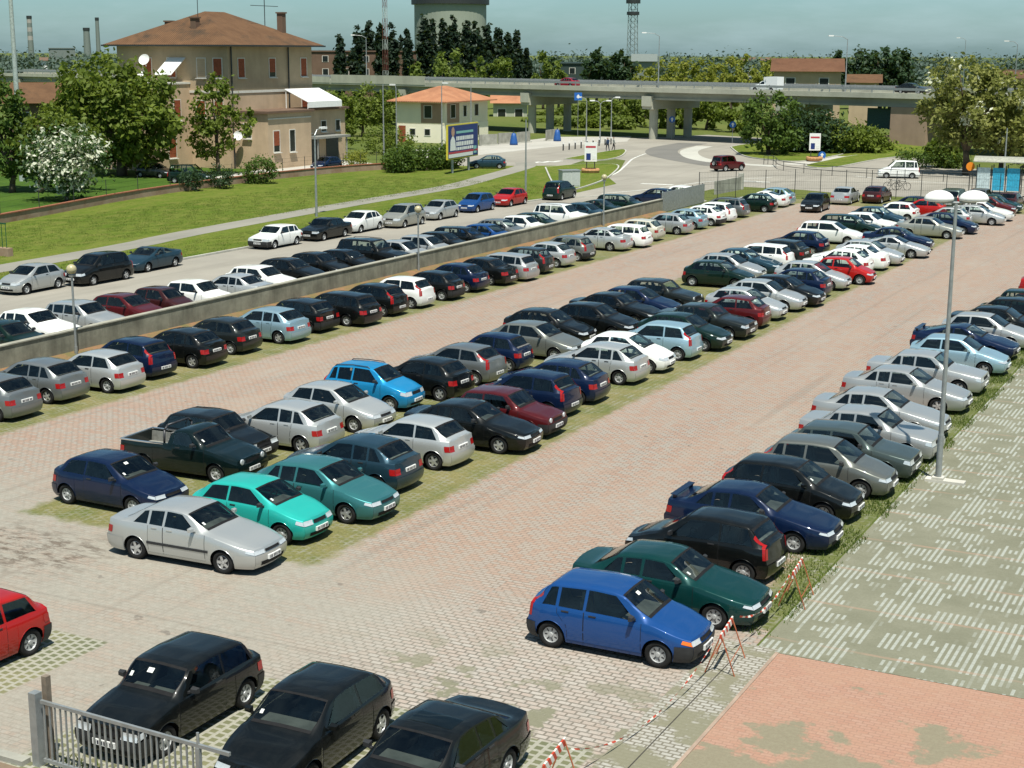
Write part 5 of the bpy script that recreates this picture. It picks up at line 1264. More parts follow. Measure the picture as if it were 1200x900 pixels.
for i, (u, vt, w) in enumerate(((984, 57, 26), (1010, 55, 30), (1035, 53, 34), (1056, 60, 30), (1022, 66, 40), (1046, 72, 36))):
    d = 345; b = at(u, 60, d); top = at(u, vt, d).z; w_ = width(w, d)*.5
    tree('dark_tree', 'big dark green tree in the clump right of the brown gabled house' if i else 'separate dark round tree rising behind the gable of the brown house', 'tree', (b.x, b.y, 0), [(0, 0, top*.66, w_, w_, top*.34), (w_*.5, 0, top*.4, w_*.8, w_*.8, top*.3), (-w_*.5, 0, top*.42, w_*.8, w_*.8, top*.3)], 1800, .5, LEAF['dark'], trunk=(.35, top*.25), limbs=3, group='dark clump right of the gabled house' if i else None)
# greenery seen under the viaduct
for i, (u, vt, w, d, mt) in enumerate(((628, 150, 30, 270, 'mid'), (658, 148, 34, 255, 'pale'), (686, 146, 34, 250, 'mid'), (728, 146, 30, 246, 'pale'), (640, 140, 26, 300, 'mid'), (668, 132, 30, 300, 'pale'), (695, 128, 30, 270, 'mid'), (715, 124, 26, 262, 'mid'), (742, 122, 34, 256, 'mid'), (775, 122, 36, 250, 'mid'), (800, 120, 40, 250, 'mid'), (830, 116, 40, 246, 'mid'), (862, 116, 40, 240, 'mid'))):
    b = at(u, 60, d); top = at(u, vt, d).z + 1.2; w_ = width(w, d)*.55
    tree('bushy_tree', 'bushy green tree seen beneath the viaduct, ' + ('left of the middle pier' if i < 8 else 'right of the middle pier'), 'tree', (b.x, b.y, 0), [(0, 0, top*.62, w_, w_, top*.36), (w_*.4, 0, top*.3, w_*.8, w_*.8, top*.28)], 1500, .34, LEAF[mt], trunk=(.2, top*.25), limbs=3, group='bushy trees beneath the viaduct ' + ('left of the pier' if i < 8 else 'right of the pier'))
T('roundabout_tree', 'dark round tree standing in front of the viaduct beside the roundabout', 'tree', 901, 167, 186, [(0, 0, 5.0, 3.2, 3.0, 2.4), (-.8, 0, 2.8, 3.0, 2.8, 2.1), (1.2, 0, 2.4, 2.6, 2.6, 1.9)], 4200, .24, 'hedge', trunk=(.25, 1.4))
for i, (u, v, w, h, mt) in enumerate(((940, 170, 7, 5.2, 'dark'), (965, 172, 6.5, 4.8, 'dark'), (985, 172, 5.6, 3.7, 'mid'), (1010, 172, 5.4, 3.3, 'mid'), (925, 163, 5, 5.2, 'dark'))):
    T('dense_bush', ('dark dense bush under the viaduct right of the round tree', 'dark bush behind the white advertising totem', 'green bush right of the advertising totem', 'green bush beside the brown abutment', 'dark bush touching the round tree under the viaduct')[i], 'bush', u, v, 192, [(0, 0, h*.5, w*.5, w*.5, h*.48), (w*.25, 0, h*.35, w*.4, w*.4, h*.34)], 3000, .26, mt, trunk=None, clump=1.5)
T('locust_tree', 'large olive-green flowering tree at the right behind the bus shelter', 'tree', 1132, 205, None, [(-1.0, 0, 9.0, 3.3, 3.2, 2.6), (2.4, .5, 8.2, 3.0, 3.0, 2.4), (-2.2, 0, 5.8, 3.0, 3.0, 2.5), (1.0, 0, 5.4, 4.0, 3.6, 2.7), (3.8, 1.0, 5.2, 2.6, 2.6, 2.4)], 9500, .25, 'olive', trunk=(.35, 2.4), limbs=8, extra=(M_BLOSSOM, .05))
for i, (u, v, w, h) in enumerate(((1172, 203, 6.5, 8.0), (1205, 203, 6.5, 8.4), (1100, 196, 3.2, 3.0), (1235, 203, 7, 8))):
    T('leafy_tree', ('olive tree right of the large flowering tree', 'olive tree cut by the right edge behind the bus shelter', 'small dark green tree left of the large flowering tree', 'olive tree beyond the right edge')[i], 'tree', u, v, None, [(0, 0, h*.64, w*.5, w*.5, h*.34), (w*.25, 0, h*.38, w*.45, w*.45, h*.3)], 2800, .25, 'olive' if i != 2 else 'mid', trunk=(.22, h*.3))
T('long_hedge', 'low dark hedge behind the white van on the cross road', 'hedge', 1092, 197, None, [(-1.5, -1, .9, 2.2, 1.3, .85), (1.6, .8, .9, 2.2, 1.3, .85)], 2400, .14, 'hedge', trunk=None, clump=1.5)
# far wood along the horizon, too dense to count
wood = []
for i in range(420):
    u = -300 + 1800*i/420 + random.uniform(-3, 3); d = random.uniform(560, 950); b = at(u, 60, d); h = random.uniform(5.5, 9.0); w = random.uniform(9, 16); wood.append((b.x, b.y, h*.55, w, w, h*.5))
tag(link_mesh('distant_wood', leaf_mesh('distant_wood', wood, 130000, .85, m_leaf('leaf_far_hazed', (0.050, 0.080, 0.065), (0.085, 0.125, 0.095), .1, .02), None, 1.6)), 'dark band of far trees along the whole horizon', 'wood', kind='stuff')  # paler bluish leaf colour carries the haze of distance
# kind, trim, x, y, heading, paint (alpha = metallic share), detail, label, category, group
CARS = [
 ('hatch5', 'hubcap', -38.62, 36.31, 180.6, (0.2101, 0.2258, 0.2258, 1), 0, 'grey five-door hatchback facing the low wall, nearest of its row, by grey hatchback', 'car', 'cars with their noses to the low wall'),
 ('hatch5', 'paintedtrim', -39.04, 39.02, 181.4, (0.2209, 0.2375, 0.2375, 1), 0, 'grey five-door hatchback facing the low wall, between grey hatchback and silver hatchback', 'car', 'cars with their noses to the low wall'),
 ('hatch3', 'hubcap', -38.34, 41.28, 181.2, (0.5715, 0.588, 0.577, 1), 0, 'silver three-door hatchback facing the low wall, between grey hatchback and navy hatchback', 'car', 'cars with their noses to the low wall'),
 ('tallhatch3', 'hubcap', -38.76, 43.64, 177.7, (0.0029, 0.0107, 0.039, 0.2), 0, 'navy small three-door hatchback facing the low wall, between silver hatchback and black hatchback', 'car', 'cars with their noses to the low wall'),
 ('hatch5', '', -38.51, 46.18, 182.1, (0.0041, 0.0051, 0.0051, 0), 0, 'black five-door hatchback facing the low wall, between navy hatchback and dark grey hatchback', 'car', 'cars with their noses to the low wall'),
 ('hatch3', 'hubcap', -38.83, 49.01, 181.9, (0.0176, 0.022, 0.0211, 0.6), 0, 'dark grey three-door hatchback facing the low wall, between black hatchback and pale blue hatchback', 'car', 'cars with their noses to the low wall'),
 ('hatch5', 'paintedtrim', -38.52, 51.92, 179.9, (0.33, 0.4858, 0.5591, 1), 0, 'pale blue five-door hatchback facing the low wall, between dark grey hatchback and black hatchback', 'car', 'cars with their noses to the low wall'),
 ('boxhatch5', 'blackbumper hubcap', -38.79, 54.51, 180.2, (0.004, 0.005, 0.005, 0), 0, 'black boxy five-door hatchback facing the low wall, between pale blue hatchback and black estate', 'car', 'cars with their noses to the low wall'),
 ('wagon', 'hubcap lowtail norails', -38.19, 56.79, 177.7, (0.0036, 0.0045, 0.0045, 0), 0, 'black estate car facing the low wall, between black hatchback and black hatchback', 'car', 'cars with their noses to the low wall'),
 ('tallhatch3', '', -38.18, 59.63, 178.9, (0.0044, 0.0055, 0.0055, 0), 1, 'black small three-door hatchback facing the low wall, between black estate and white hatchback', 'car', 'cars with their noses to the low wall'),
 ('tallhatch3', '', -38.2, 62.12, 181.3, (0.7502, 0.7591, 0.7323, 0), 1, 'white small hatchback with tall red tail lamps facing the low wall', 'car', 'cars with their noses to the low wall'),
 ('hatch3', 'blackbumper hubcap', -38.09, 64.86, 181.4, (0.0035, 0.0044, 0.0044, 0), 1, 'black three-door hatchback facing the low wall, between white hatchback and navy hatchback', 'car', 'cars with their noses to the low wall'),
 ('hatch5', 'hubcap', -38.34, 67.75, 180.6, (0.0027, 0.0097, 0.0354, 0.2), 1, 'navy five-door hatchback facing the low wall, between black hatchback and black saloon', 'car', 'cars with their noses to the low wall'),
 ('sedan', '', -38.3, 70.53, 177.6, (0.0043, 0.0054, 0.0054, 0), 1, 'black saloon facing the low wall, between navy hatchback and silver estate', 'car', 'cars with their noses to the low wall'),
 ('wagon', 'lowtail norails', -38.01, 72.42, 178.6, (0.4723, 0.4859, 0.4768, 1), 1, 'silver estate car facing the low wall, between black saloon and dark grey hatchback', 'car', 'cars with their noses to the low wall'),
 ('tallhatch5', 'hubcap', -38.08, 75.13, 182.3, (0.0217, 0.0271, 0.0261, 0.6), 1, 'dark grey small five-door hatchback facing the low wall, between silver estate and silver hatchback', 'car', 'cars with their noses to the low wall'),
 ('hatch3', 'hubcap', -38.2, 78.21, 179.0, (0.577, 0.5936, 0.5825, 1), 1, 'silver three-door hatchback facing the low wall, between dark grey hatchback and bronze hatchback', 'car', 'cars with their noses to the low wall'),
 ('tallhatch5', 'blackbumper hubcap', -38.29, 81.18, 180.2, (0.2066, 0.2169, 0.1963, 1), 1, 'bronze small five-door hatchback facing the low wall, between silver hatchback and silver saloon', 'car', 'cars with their noses to the low wall'),
 ('sedan', '', -38.43, 86.43, 178.6, (0.5741, 0.5907, 0.5796, 1), 1, 'silver saloon facing the low wall, between bronze hatchback and white estate', 'car', 'cars with their noses to the low wall'),
 ('wagon', 'hubcap lowtail norails', -37.97, 88.54, 180.9, (0.9332, 0.9443, 0.911, 0), 2, 'white estate car facing the low wall, between silver saloon and cream hatchback', 'car', 'cars with their noses to the low wall'),
 ('boxhatch5', 'hubcap', -38.35, 92.16, 181.9, (0.5584, 0.5398, 0.4467, 0), 2, 'cream boxy five-door hatchback facing the low wall, between white estate and silver hatchback', 'car', 'cars with their noses to the low wall'),
 ('hatch5', '', -37.98, 96.45, 179.3, (0.4653, 0.4787, 0.4698, 1), 2, 'silver five-door hatchback facing the low wall, between cream hatchback and pale blue hatchback', 'car', 'cars with their noses to the low wall'),
 ('hatch3', '', -38.06, 99.89, 178.3, (0.3123, 0.4598, 0.5292, 1), 2, 'pale blue three-door hatchback facing the low wall, between silver hatchback and white hatchback', 'car', 'cars with their noses to the low wall'),
 ('hatch5', 'blackbumper hubcap', -37.79, 102.57, 179.0, (0.8508, 0.8609, 0.8305, 0), 2, 'white five-door hatchback facing the low wall, between pale blue hatchback and white hatchback', 'car', 'cars with their noses to the low wall'),
 ('tallhatch3', 'hubcap', -37.79, 105.13, 177.6, (0.8678, 0.8781, 0.8471, 0), 2, 'white small three-door hatchback facing the low wall, between white hatchback and grey estate', 'car', 'cars with their noses to the low wall'),
 ('wagon', '', -38.3, 108.72, 179.2, (0.1867, 0.2007, 0.2007, 1), 2, 'grey estate car facing the low wall, between white hatchback and dark green hatchback', 'car', 'cars with their noses to the low wall'),
 ('hatch5', 'hubcap', -37.46, 113.44, 181.5, (0.0029, 0.0157, 0.0108, 0.2), 2, 'dark green five-door hatchback facing the low wall, between grey estate and white coupe', 'car', 'cars with their noses to the low wall'),
 ('coupe', '', -37.88, 117.53, 179.1, (0.8231, 0.8329, 0.8035, 0), 2, 'white coupe facing the low wall, between dark green hatchback and pale blue hatchback', 'car', 'cars with their noses to the low wall'),
 ('hatch5', 'hubcap', -37.82, 119.41, 181.0, (0.3115, 0.4587, 0.5279, 1), 2, 'pale blue five-door hatchback facing the low wall, last of its row, past white coupe', 'car', 'cars with their noses to the low wall'),
 ('hatch5', 'hubcap', -33.13, 115.96, -87.7, (0.0034, 0.0043, 0.0043, 0), 2, 'black five-door hatchback by far wire fence, nearest of its row, by silver saloon', 'car', 'cars along the wire fence at the far end'),
 ('sedan', 'hubcap', -32.77, 123.45, 91.2, (0.5606, 0.5768, 0.566, 1), 2, 'silver saloon by far wire fence, between black hatchback and maroon hatchback', 'car', 'cars along the wire fence at the far end'),
 ('hatch5', 'hubcap', -30.66, 125.41, 87.7, (0.0531, 0.0128, 0.0128, 0.2), 2, 'maroon five-door hatchback by far wire fence, between silver saloon and grey-green off-roader', 'car', 'cars along the wire fence at the far end'),
 ('suv', 'hubcap norails', -23.98, 123.03, 89.4, (0.0755, 0.1006, 0.0956, 0.7), 2, 'grey-green off-roader by far wire fence, between maroon hatchback and grey hatchback', 'car', 'cars along the wire fence at the far end'),
 ('hatch5', 'hubcap', -22.71, 127.28, 87.6, (0.1725, 0.1855, 0.1855, 1), 2, 'grey five-door hatchback by far wire fence, between grey-green off-roader and maroon hatchback', 'car', 'cars along the wire fence at the far end'),
 ('hatch5', 'hubcap', -20.01, 124.86, 88.5, (0.0554, 0.0133, 0.0133, 0.2), 2, 'maroon five-door hatchback by far wire fence, last of its row, past grey hatchback', 'car', 'cars along the wire fence at the far end'),
 ('hatch3', 'hubcap permit toppermit', -27.43, 30.32, -1.5, (0.0032, 0.0116, 0.0422, 0.2), 0, 'navy three-door hatchback at the near end of the middle block, beside the pickup', 'car', 'cars in the left half of the middle double row'),
 ('pickup', 'hubcap permit rollbar roundlamp', -27.75, 33.8, 2.1, (0.0022, 0.0088, 0.0088, 0.1), 0, 'very dark green pickup with open bed and roll bar beside a navy hatchback', 'pickup', 'cars in the left half of the middle double row'),
 ('boxhatch3', 'blackbumper hubcap', -28.28, 35.57, -0.7, (0.0038, 0.0047, 0.0047, 0), 0, 'black boxy three-door hatchback in left middle row, between very dark green pickup and silver hatchback', 'car', 'cars in the left half of the middle double row'),
 ('hatch5', 'paintedtrim', -27.45, 37.68, 180.1, (0.5509, 0.5668, 0.5562, 1), 0, 'silver five-door hatchback in left middle row, between black hatchback and silver hatchback', 'car', 'cars in the left half of the middle double row'),
 ('hatch3', 'hubcap paintedtrim', -27.23, 40.61, -1.9, (0.5471, 0.5629, 0.5523, 1), 0, 'silver three-door hatchback in left middle row, between silver hatchback and sky blue city car', 'car', 'cars in the left half of the middle double row'),
 ('panda', 'hubcap', -27.75, 43.56, 1.4, (0.013, 0.2381, 0.4978, 0.4), 0, 'sky blue tall city car with roof rails in the middle block', 'car', 'cars in the left half of the middle double row'),
 ('hatch3', '', -27.19, 45.84, 177.8, (0.0044, 0.0055, 0.0055, 0), 0, 'black three-door hatchback in left middle row, between sky blue city car and grey hatchback', 'car', 'cars in the left half of the middle double row'),
 ('hatch3', 'hightail hubcap', -27.34, 48.68, 178.0, (0.1884, 0.2025, 0.2025, 1), 0, 'grey three-door hatchback in left middle row, between black hatchback and navy city car', 'car', 'cars in the left half of the middle double row'),
 ('mini', '', -27.24, 51.21, 180.5, (0.0033, 0.0121, 0.0439, 0.2), 0, 'navy tiny city car in left middle row, between grey hatchback and bronze hatchback', 'car', 'cars in the left half of the middle double row'),
 ('hatch5', 'hubcap', -26.61, 54.05, -0.8, (0.2199, 0.2309, 0.2089, 1), 0, 'bronze five-door hatchback in left middle row, between navy city car and black hatchback', 'car', 'cars in the left half of the middle double row'),
 ('hatch5', 'hubcap permit', -27.54, 57.1, 0.2, (0.0037, 0.0047, 0.0047, 0), 0, 'black five-door hatchback in left middle row, between bronze hatchback and black hatchback', 'car', 'cars in the left half of the middle double row'),
 ('hatch5', 'hubcap', -26.47, 59.46, -0.9, (0.0036, 0.0045, 0.0045, 0), 0, 'black five-door hatchback in left middle row, between black hatchback and black saloon', 'car', 'cars in the left half of the middle double row'),
 ('sedan', 'hubcap', -26.89, 62.69, -2.0, (0.0036, 0.0045, 0.0045, 0), 0, 'black saloon in left middle row, between black hatchback and navy hatchback', 'car', 'cars in the left half of the middle double row'),
 ('hatch5', 'hubcap', -26.6, 64.69, 0.9, (0.0034, 0.0123, 0.0448, 0.2), 0, 'navy five-door hatchback in left middle row, between black saloon and dark grey hatchback', 'car', 'cars in the left half of the middle double row'),
 ('boxhatch5', 'blackbumper hubcap roundlamp', -26.63, 67.59, -1.6, (0.0173, 0.0216, 0.0207, 0.6), 1, 'dark grey boxy five-door hatchback in left middle row, between navy hatchback and dark green hatchback', 'car', 'cars in the left half of the middle double row'),
 ('hatch3', 'hubcap', -26.49, 75.36, 2.3, (0.003, 0.0159, 0.0109, 0.2), 1, 'dark green three-door hatchback in left middle row, between dark grey hatchback and silver hatchback', 'car', 'cars in the left half of the middle double row'),
 ('hatch5', 'hubcap', -26.91, 78.12, -0.5, (0.4753, 0.489, 0.4799, 1), 1, 'silver five-door hatchback in left middle row, between dark green hatchback and petrol-blue saloon', 'car', 'cars in the left half of the middle double row'),
 ('sedan', 'hubcap', -27.01, 80.8, 0.5, (0.0193, 0.0537, 0.0805, 0.6), 1, 'petrol-blue saloon in left middle row, between silver hatchback and white estate', 'car', 'cars in the left half of the middle double row'),
 ('wagon', 'hubcap norails', -27.07, 83.12, 179.8, (0.8097, 0.8193, 0.7904, 0), 1, 'white estate car in left middle row, between petrol-blue saloon and dark grey hatchback', 'car', 'cars in the left half of the middle double row'),
 ('boxhatch5', 'blackbumper hubcap', -26.76, 85.93, 177.9, (0.0219, 0.0274, 0.0263, 0.6), 1, 'dark grey boxy five-door hatchback in left middle row, between white estate and navy hatchback', 'car', 'cars in the left half of the middle double row'),
 ('hatch5', '', -26.94, 90.55, 177.8, (0.0029, 0.0108, 0.0393, 0.2), 1, 'navy five-door hatchback in left middle row, between dark grey hatchback and white estate', 'car', 'cars in the left half of the middle double row'),
 ('wagon', 'hubcap norails', -26.46, 96.47, 1.6, (0.7436, 0.7525, 0.7259, 0), 2, 'white estate car in left middle row, between navy hatchback and dark green estate', 'car', 'cars in the left half of the middle double row'),
 ('wagon', 'hubcap norails', -26.52, 101.24, 1.1, (0.0033, 0.0177, 0.0122, 0.2), 2, 'dark green estate car in left middle row, between white estate and white hatchback', 'car', 'cars in the left half of the middle double row'),
 ('boxhatch5', 'hubcap', -25.8, 103.55, 0.6, (0.8927, 0.9033, 0.8715, 0), 2, 'white boxy five-door hatchback in left middle row, between dark green estate and petrol-blue hatchback', 'car', 'cars in the left half of the middle double row'),
 ('hatch5', 'hubcap', -26.2, 107.82, -1.9, (0.0174, 0.0484, 0.0725, 0.6), 2, 'petrol-blue five-door hatchback in left middle row, between white hatchback and white hatchback', 'car', 'cars in the left half of the middle double row'),
 ('boxhatch3', 'hubcap', -26.16, 112.22, 178.3, (0.9056, 0.9164, 0.884, 0), 2, 'white boxy three-door hatchback in left middle row, between petrol-blue hatchback and navy hatchback', 'car', 'cars in the left half of the middle double row'),
 ('hatch5', 'hubcap', -26.2, 117.29, 179.0, (0.0029, 0.0107, 0.0389, 0.2), 2, 'navy five-door hatchback in left middle row, between white hatchback and red supermini', 'car', 'cars in the left half of the middle double row'),
 ('bubble', 'hubcap', -24.84, 115.49, 182.4, (0.4104, 0.0108, 0.0086, 0), 2, 'red rounded supermini beside a navy hatchback at the far end of the left middle row', 'car', 'cars in the left half of the middle double row'),
 ('sedan', 'paintedtrim permit strip', -22.8, 27.77, 2.3, (0.5057, 0.5203, 0.5105, 1), 0, 'silver saloon at the near end of the middle block, in front of a turquoise supermini', 'car', 'cars in the right half of the middle double row'),
 ('bubble', 'hubcap permit', -22.66, 30.17, -0.1, (0.0209, 0.3978, 0.3455, 0.2), 0, 'turquoise rounded supermini parked beside the silver saloon', 'car', 'cars in the right half of the middle double row'),
 ('hatch5', 'paintedtrim permit', -22.21, 32.41, -0.1, (0.0371, 0.1671, 0.1764, 0.6), 0, 'teal five-door hatchback in right middle row, between turquoise supermini and petrol-blue hatchback', 'car', 'cars in the right half of the middle double row'),
 ('hatch5', 'hubcap', -23.07, 35.07, 179.5, (0.016, 0.0445, 0.0667, 0.6), 0, 'petrol-blue five-door hatchback in right middle row, between teal hatchback and silver hatchback', 'car', 'cars in the right half of the middle double row'),
 ('hatch3', 'paintedtrim', -22.89, 37.92, 179.4, (0.5808, 0.5975, 0.5864, 1), 0, 'silver three-door hatchback in right middle row, between petrol-blue hatchback and black saloon', 'car', 'cars in the right half of the middle double row'),
 ('sedan', '', -22.14, 40.41, 2.2, (0.0041, 0.0051, 0.0051, 0), 0, 'black saloon in right middle row, between silver hatchback and dark red hatchback', 'car', 'cars in the right half of the middle double row'),
 ('boxhatch3', 'blackbumper hubcap roundlamp', -21.95, 42.54, -0.0, (0.08, 0.0075, 0.0094, 0.3), 0, 'dark red boxy three-door hatchback in right middle row, between black saloon and navy hatchback', 'car', 'cars in the right half of the middle double row'),
 ('tallhatch3', 'hubcap', -22.72, 45.32, 178.0, (0.0028, 0.0102, 0.0369, 0.2), 0, 'navy small three-door hatchback in right middle row, between dark red hatchback and navy hatchback', 'car', 'cars in the right half of the middle double row'),
 ('hatch5', 'hubcap', -22.78, 47.58, 181.4, (0.0033, 0.0119, 0.0434, 0.2), 0, 'navy five-door hatchback in right middle row, between navy hatchback and silver hatchback', 'car', 'cars in the right half of the middle double row'),
 ('hatch5', 'hubcap', -22.75, 51.23, 179.3, (0.5524, 0.5683, 0.5577, 1), 0, 'silver five-door hatchback in right middle row, between navy hatchback and white supermini', 'car', 'cars in the right half of the middle double row'),
 ('bubble', 'hubcap permit', -22.46, 53.56, 1.3, (0.8715, 0.8819, 0.8508, 0), 0, 'white rounded supermini in right middle row, between silver hatchback and pale blue hatchback', 'car', 'cars in the right half of the middle double row'),
 ('tallhatch3', 'hubcap', -22.46, 56.43, 180.8, (0.3798, 0.5592, 0.6436, 1), 0, 'pale blue small three-door hatchback in right middle row, between white supermini and dark green hatchback', 'car', 'cars in the right half of the middle double row'),
 ('hatch5', 'hubcap', -22.11, 58.81, -0.7, (0.0031, 0.0166, 0.0114, 0.2), 0, 'dark green five-door hatchback in right middle row, between pale blue hatchback and dark grey saloon', 'car', 'cars in the right half of the middle double row'),
 ('boxsedan', 'hubcap', -22.25, 61.78, -1.1, (0.0196, 0.0245, 0.0235, 0.6), 0, 'dark grey boxy saloon in right middle row, between dark green hatchback and dark red hatchback', 'car', 'cars in the right half of the middle double row'),
 ('hatch3', 'hubcap', -22.23, 64.57, 181.3, (0.0881, 0.0083, 0.0104, 0.3), 0, 'dark red three-door hatchback in right middle row, between dark grey saloon and silver hatchback', 'car', 'cars in the right half of the middle double row'),
 ('hatch3', 'hubcap', -22.19, 66.94, -1.0, (0.5748, 0.5913, 0.5803, 1), 1, 'silver three-door hatchback in right middle row, between dark red hatchback and silver hatchback', 'car', 'cars in the right half of the middle double row'),
 ('hatch5', '', -22.17, 69.71, 0.7, (0.5235, 0.5386, 0.5286, 1), 1, 'silver five-door hatchback in right middle row, between silver hatchback and black hatchback', 'car', 'cars in the right half of the middle double row'),
 ('hatch5', 'hubcap', -21.8, 71.56, -2.3, (0.004, 0.005, 0.005, 0), 1, 'black five-door hatchback in right middle row, between silver hatchback and navy hatchback', 'car', 'cars in the right half of the middle double row'),
 ('hatch5', 'hubcap', -22.26, 74.39, 178.8, (0.0031, 0.0113, 0.0413, 0.2), 1, 'navy five-door hatchback in right middle row, between black hatchback and silver hatchback', 'car', 'cars in the right half of the middle double row'),
 ('hatch5', '', -22.05, 77.25, -0.2, (0.5567, 0.5727, 0.562, 1), 1, 'silver five-door hatchback in right middle row, between navy hatchback and red city car', 'car', 'cars in the right half of the middle double row'),
 ('mini', 'hubcap', -21.06, 79.87, 0.7, (0.4048, 0.0107, 0.0085, 0), 1, 'red tiny city car in right middle row, between silver hatchback and white hatchback', 'car', 'cars in the right half of the middle double row'),
 ('hatch5', '', -22.38, 83.23, 179.3, (0.8601, 0.8703, 0.8396, 0), 1, 'white five-door hatchback in right middle row, between red city car and white saloon', 'car', 'cars in the right half of the middle double row'),
 ('sedan', 'hubcap', -22.28, 85.58, 181.1, (0.9018, 0.9126, 0.8804, 0), 1, 'white saloon in right middle row, between white hatchback and silver hatchback', 'car', 'cars in the right half of the middle double row'),
 ('hatch5', 'hubcap', -21.77, 87.95, -0.7, (0.5603, 0.5765, 0.5657, 1), 1, 'silver five-door hatchback in right middle row, between white saloon and silver coupe', 'car', 'cars in the right half of the middle double row'),
 ('coupe', '', -21.29, 91.96, 1.8, (0.5386, 0.5542, 0.5438, 1), 1, 'silver coupe in right middle row, between silver hatchback and navy saloon', 'car', 'cars in the right half of the middle double row'),
 ('sedan', 'hubcap', -21.95, 95.63, 2.3, (0.0033, 0.0122, 0.0443, 0.2), 2, 'navy saloon in right middle row, between silver coupe and champagne saloon', 'car', 'cars in the right half of the middle double row'),
 ('sedan', 'hubcap', -21.52, 102.84, 0.1, (0.417, 0.417, 0.3674, 1), 2, 'champagne saloon in right middle row, between navy saloon and navy hatchback', 'car', 'cars in the right half of the middle double row'),
 ('hatch5', 'hubcap', -20.94, 106.06, -1.6, (0.0032, 0.0118, 0.043, 0.2), 2, 'navy five-door hatchback in right middle row, between champagne saloon and silver hatchback', 'car', 'cars in the right half of the middle double row'),
 ('hatch3', 'hubcap', -22.06, 110.21, 182.1, (0.509, 0.5237, 0.5139, 1), 2, 'silver three-door hatchback in right middle row, between navy hatchback and silver hatchback', 'car', 'cars in the right half of the middle double row'),
 ('hatch5', 'hubcap', -20.24, 112.57, 0.9, (0.543, 0.5587, 0.5483, 1), 2, 'silver five-door hatchback in right middle row, between silver hatchback and white saloon', 'car', 'cars in the right half of the middle double row'),
 ('sedan', 'hubcap', -20.43, 115.68, 1.1, (0.753, 0.7619, 0.735, 0), 2, 'white saloon in right middle row, between silver hatchback and dark red hatchback', 'car', 'cars in the right half of the middle double row'),
 ('hatch5', 'hubcap', -20.68, 119.91, 1.3, (0.0856, 0.0081, 0.0101, 0.3), 2, 'dark red five-door hatchback in right middle row, between white saloon and dark teal hatchback', 'car', 'cars in the right half of the middle double row'),
 ('hatch5', 'hubcap', -20.57, 121.92, 0.8, (0.0039, 0.0385, 0.0434, 0.3), 2, 'dark teal five-door hatchback in right middle row, last of its row, past dark red hatchback', 'car', 'cars in the right half of the middle double row'),
 ('tallhatch5', 'amber blackbumper hubcap toppermit', -11.49, 27.32, 0.6, (0.0085, 0.0583, 0.2118, 0.2), 0, 'bright blue five-door hatchback with black bumpers by the striped barriers', 'car', 'cars along the grass verge by the unfinished paving'),
 ('sedan', 'hubcap permit', -11.39, 29.84, 0.7, (0.0031, 0.0397, 0.0376, 0.4), 0, 'bottle-green saloon parked between the bright blue hatchback and a black hatchback', 'car', 'cars along the grass verge by the unfinished paving'),
 ('tallhatch3', 'hubcap', -11.67, 32.86, 177.7, (0.0036, 0.0045, 0.0045, 0), 0, 'black small three-door hatchback on right grass verge, between bottle-green saloon and navy saloon', 'car', 'cars along the grass verge by the unfinished paving'),
 ('sedan', 'hubcap spoiler', -11.36, 35.5, -0.3, (0.0031, 0.0113, 0.041, 0.2), 0, 'navy saloon with rear spoiler on the right grass verge', 'car', 'cars along the grass verge by the unfinished paving'),
 ('tallhatch3', 'hubcap paintedtrim permit', -11.2, 38.21, -1.3, (0.0041, 0.0052, 0.0052, 0), 0, 'black small three-door hatchback on right grass verge, between navy saloon and bronze hatchback', 'car', 'cars along the grass verge by the unfinished paving'),
 ('tallhatch5', 'hubcap', -10.94, 40.81, 0.6, (0.1723, 0.1809, 0.1636, 1), 0, 'bronze small five-door hatchback on right grass verge, between black hatchback and grey-green hatchback', 'car', 'cars along the grass verge by the unfinished paving'),
 ('boxhatch5', 'hubcap', -10.83, 42.96, -0.1, (0.0683, 0.0911, 0.0866, 0.7), 0, 'grey-green boxy five-door hatchback on right grass verge, between bronze hatchback and silver saloon', 'car', 'cars along the grass verge by the unfinished paving'),
 ('boxsedan', 'hubcap', -10.91, 45.43, -2.1, (0.4607, 0.474, 0.4652, 1), 0, 'silver boxy saloon on right grass verge, between grey-green hatchback and silver saloon', 'car', 'cars along the grass verge by the unfinished paving'),
 ('sedan', 'paintedtrim', -11.29, 48.16, -0.9, (0.4675, 0.481, 0.472, 1), 0, 'plain silver saloon on the right grass verge behind the grey lamp post', 'car', 'cars along the grass verge by the unfinished paving'),
 ('sedan', 'paintedtrim', -11.38, 52.15, -1.5, (0.447, 0.4599, 0.4513, 1), 0, 'larger silver saloon with dark side glass on right grass verge, past the lamp post', 'car', 'cars along the grass verge by the unfinished paving'),
 ('boxsedan', '', -11.36, 55.4, -0.2, (0.4954, 0.5097, 0.5002, 1), 0, 'silver boxy saloon on right grass verge, between silver saloon and pale blue hatchback', 'car', 'cars along the grass verge by the unfinished paving'),
 ('hatch3', 'paintedtrim', -10.97, 59.16, 0.5, (0.3634, 0.535, 0.6157, 1), 0, 'pale blue three-door hatchback on right grass verge, between silver saloon and navy coupe', 'car', 'cars along the grass verge by the unfinished paving'),
 ('coupe', 'spoiler', -11.39, 62.52, -1.3, (0.0033, 0.012, 0.0438, 0.2), 0, 'navy coupe on right grass verge, between pale blue hatchback and silver hatchback', 'car', 'cars along the grass verge by the unfinished paving'),
 ('hatch3', '', -10.97, 64.97, -2.4, (0.4989, 0.5133, 0.5037, 1), 0, 'silver three-door hatchback on right grass verge, between navy coupe and black saloon', 'car', 'cars along the grass verge by the unfinished paving'),
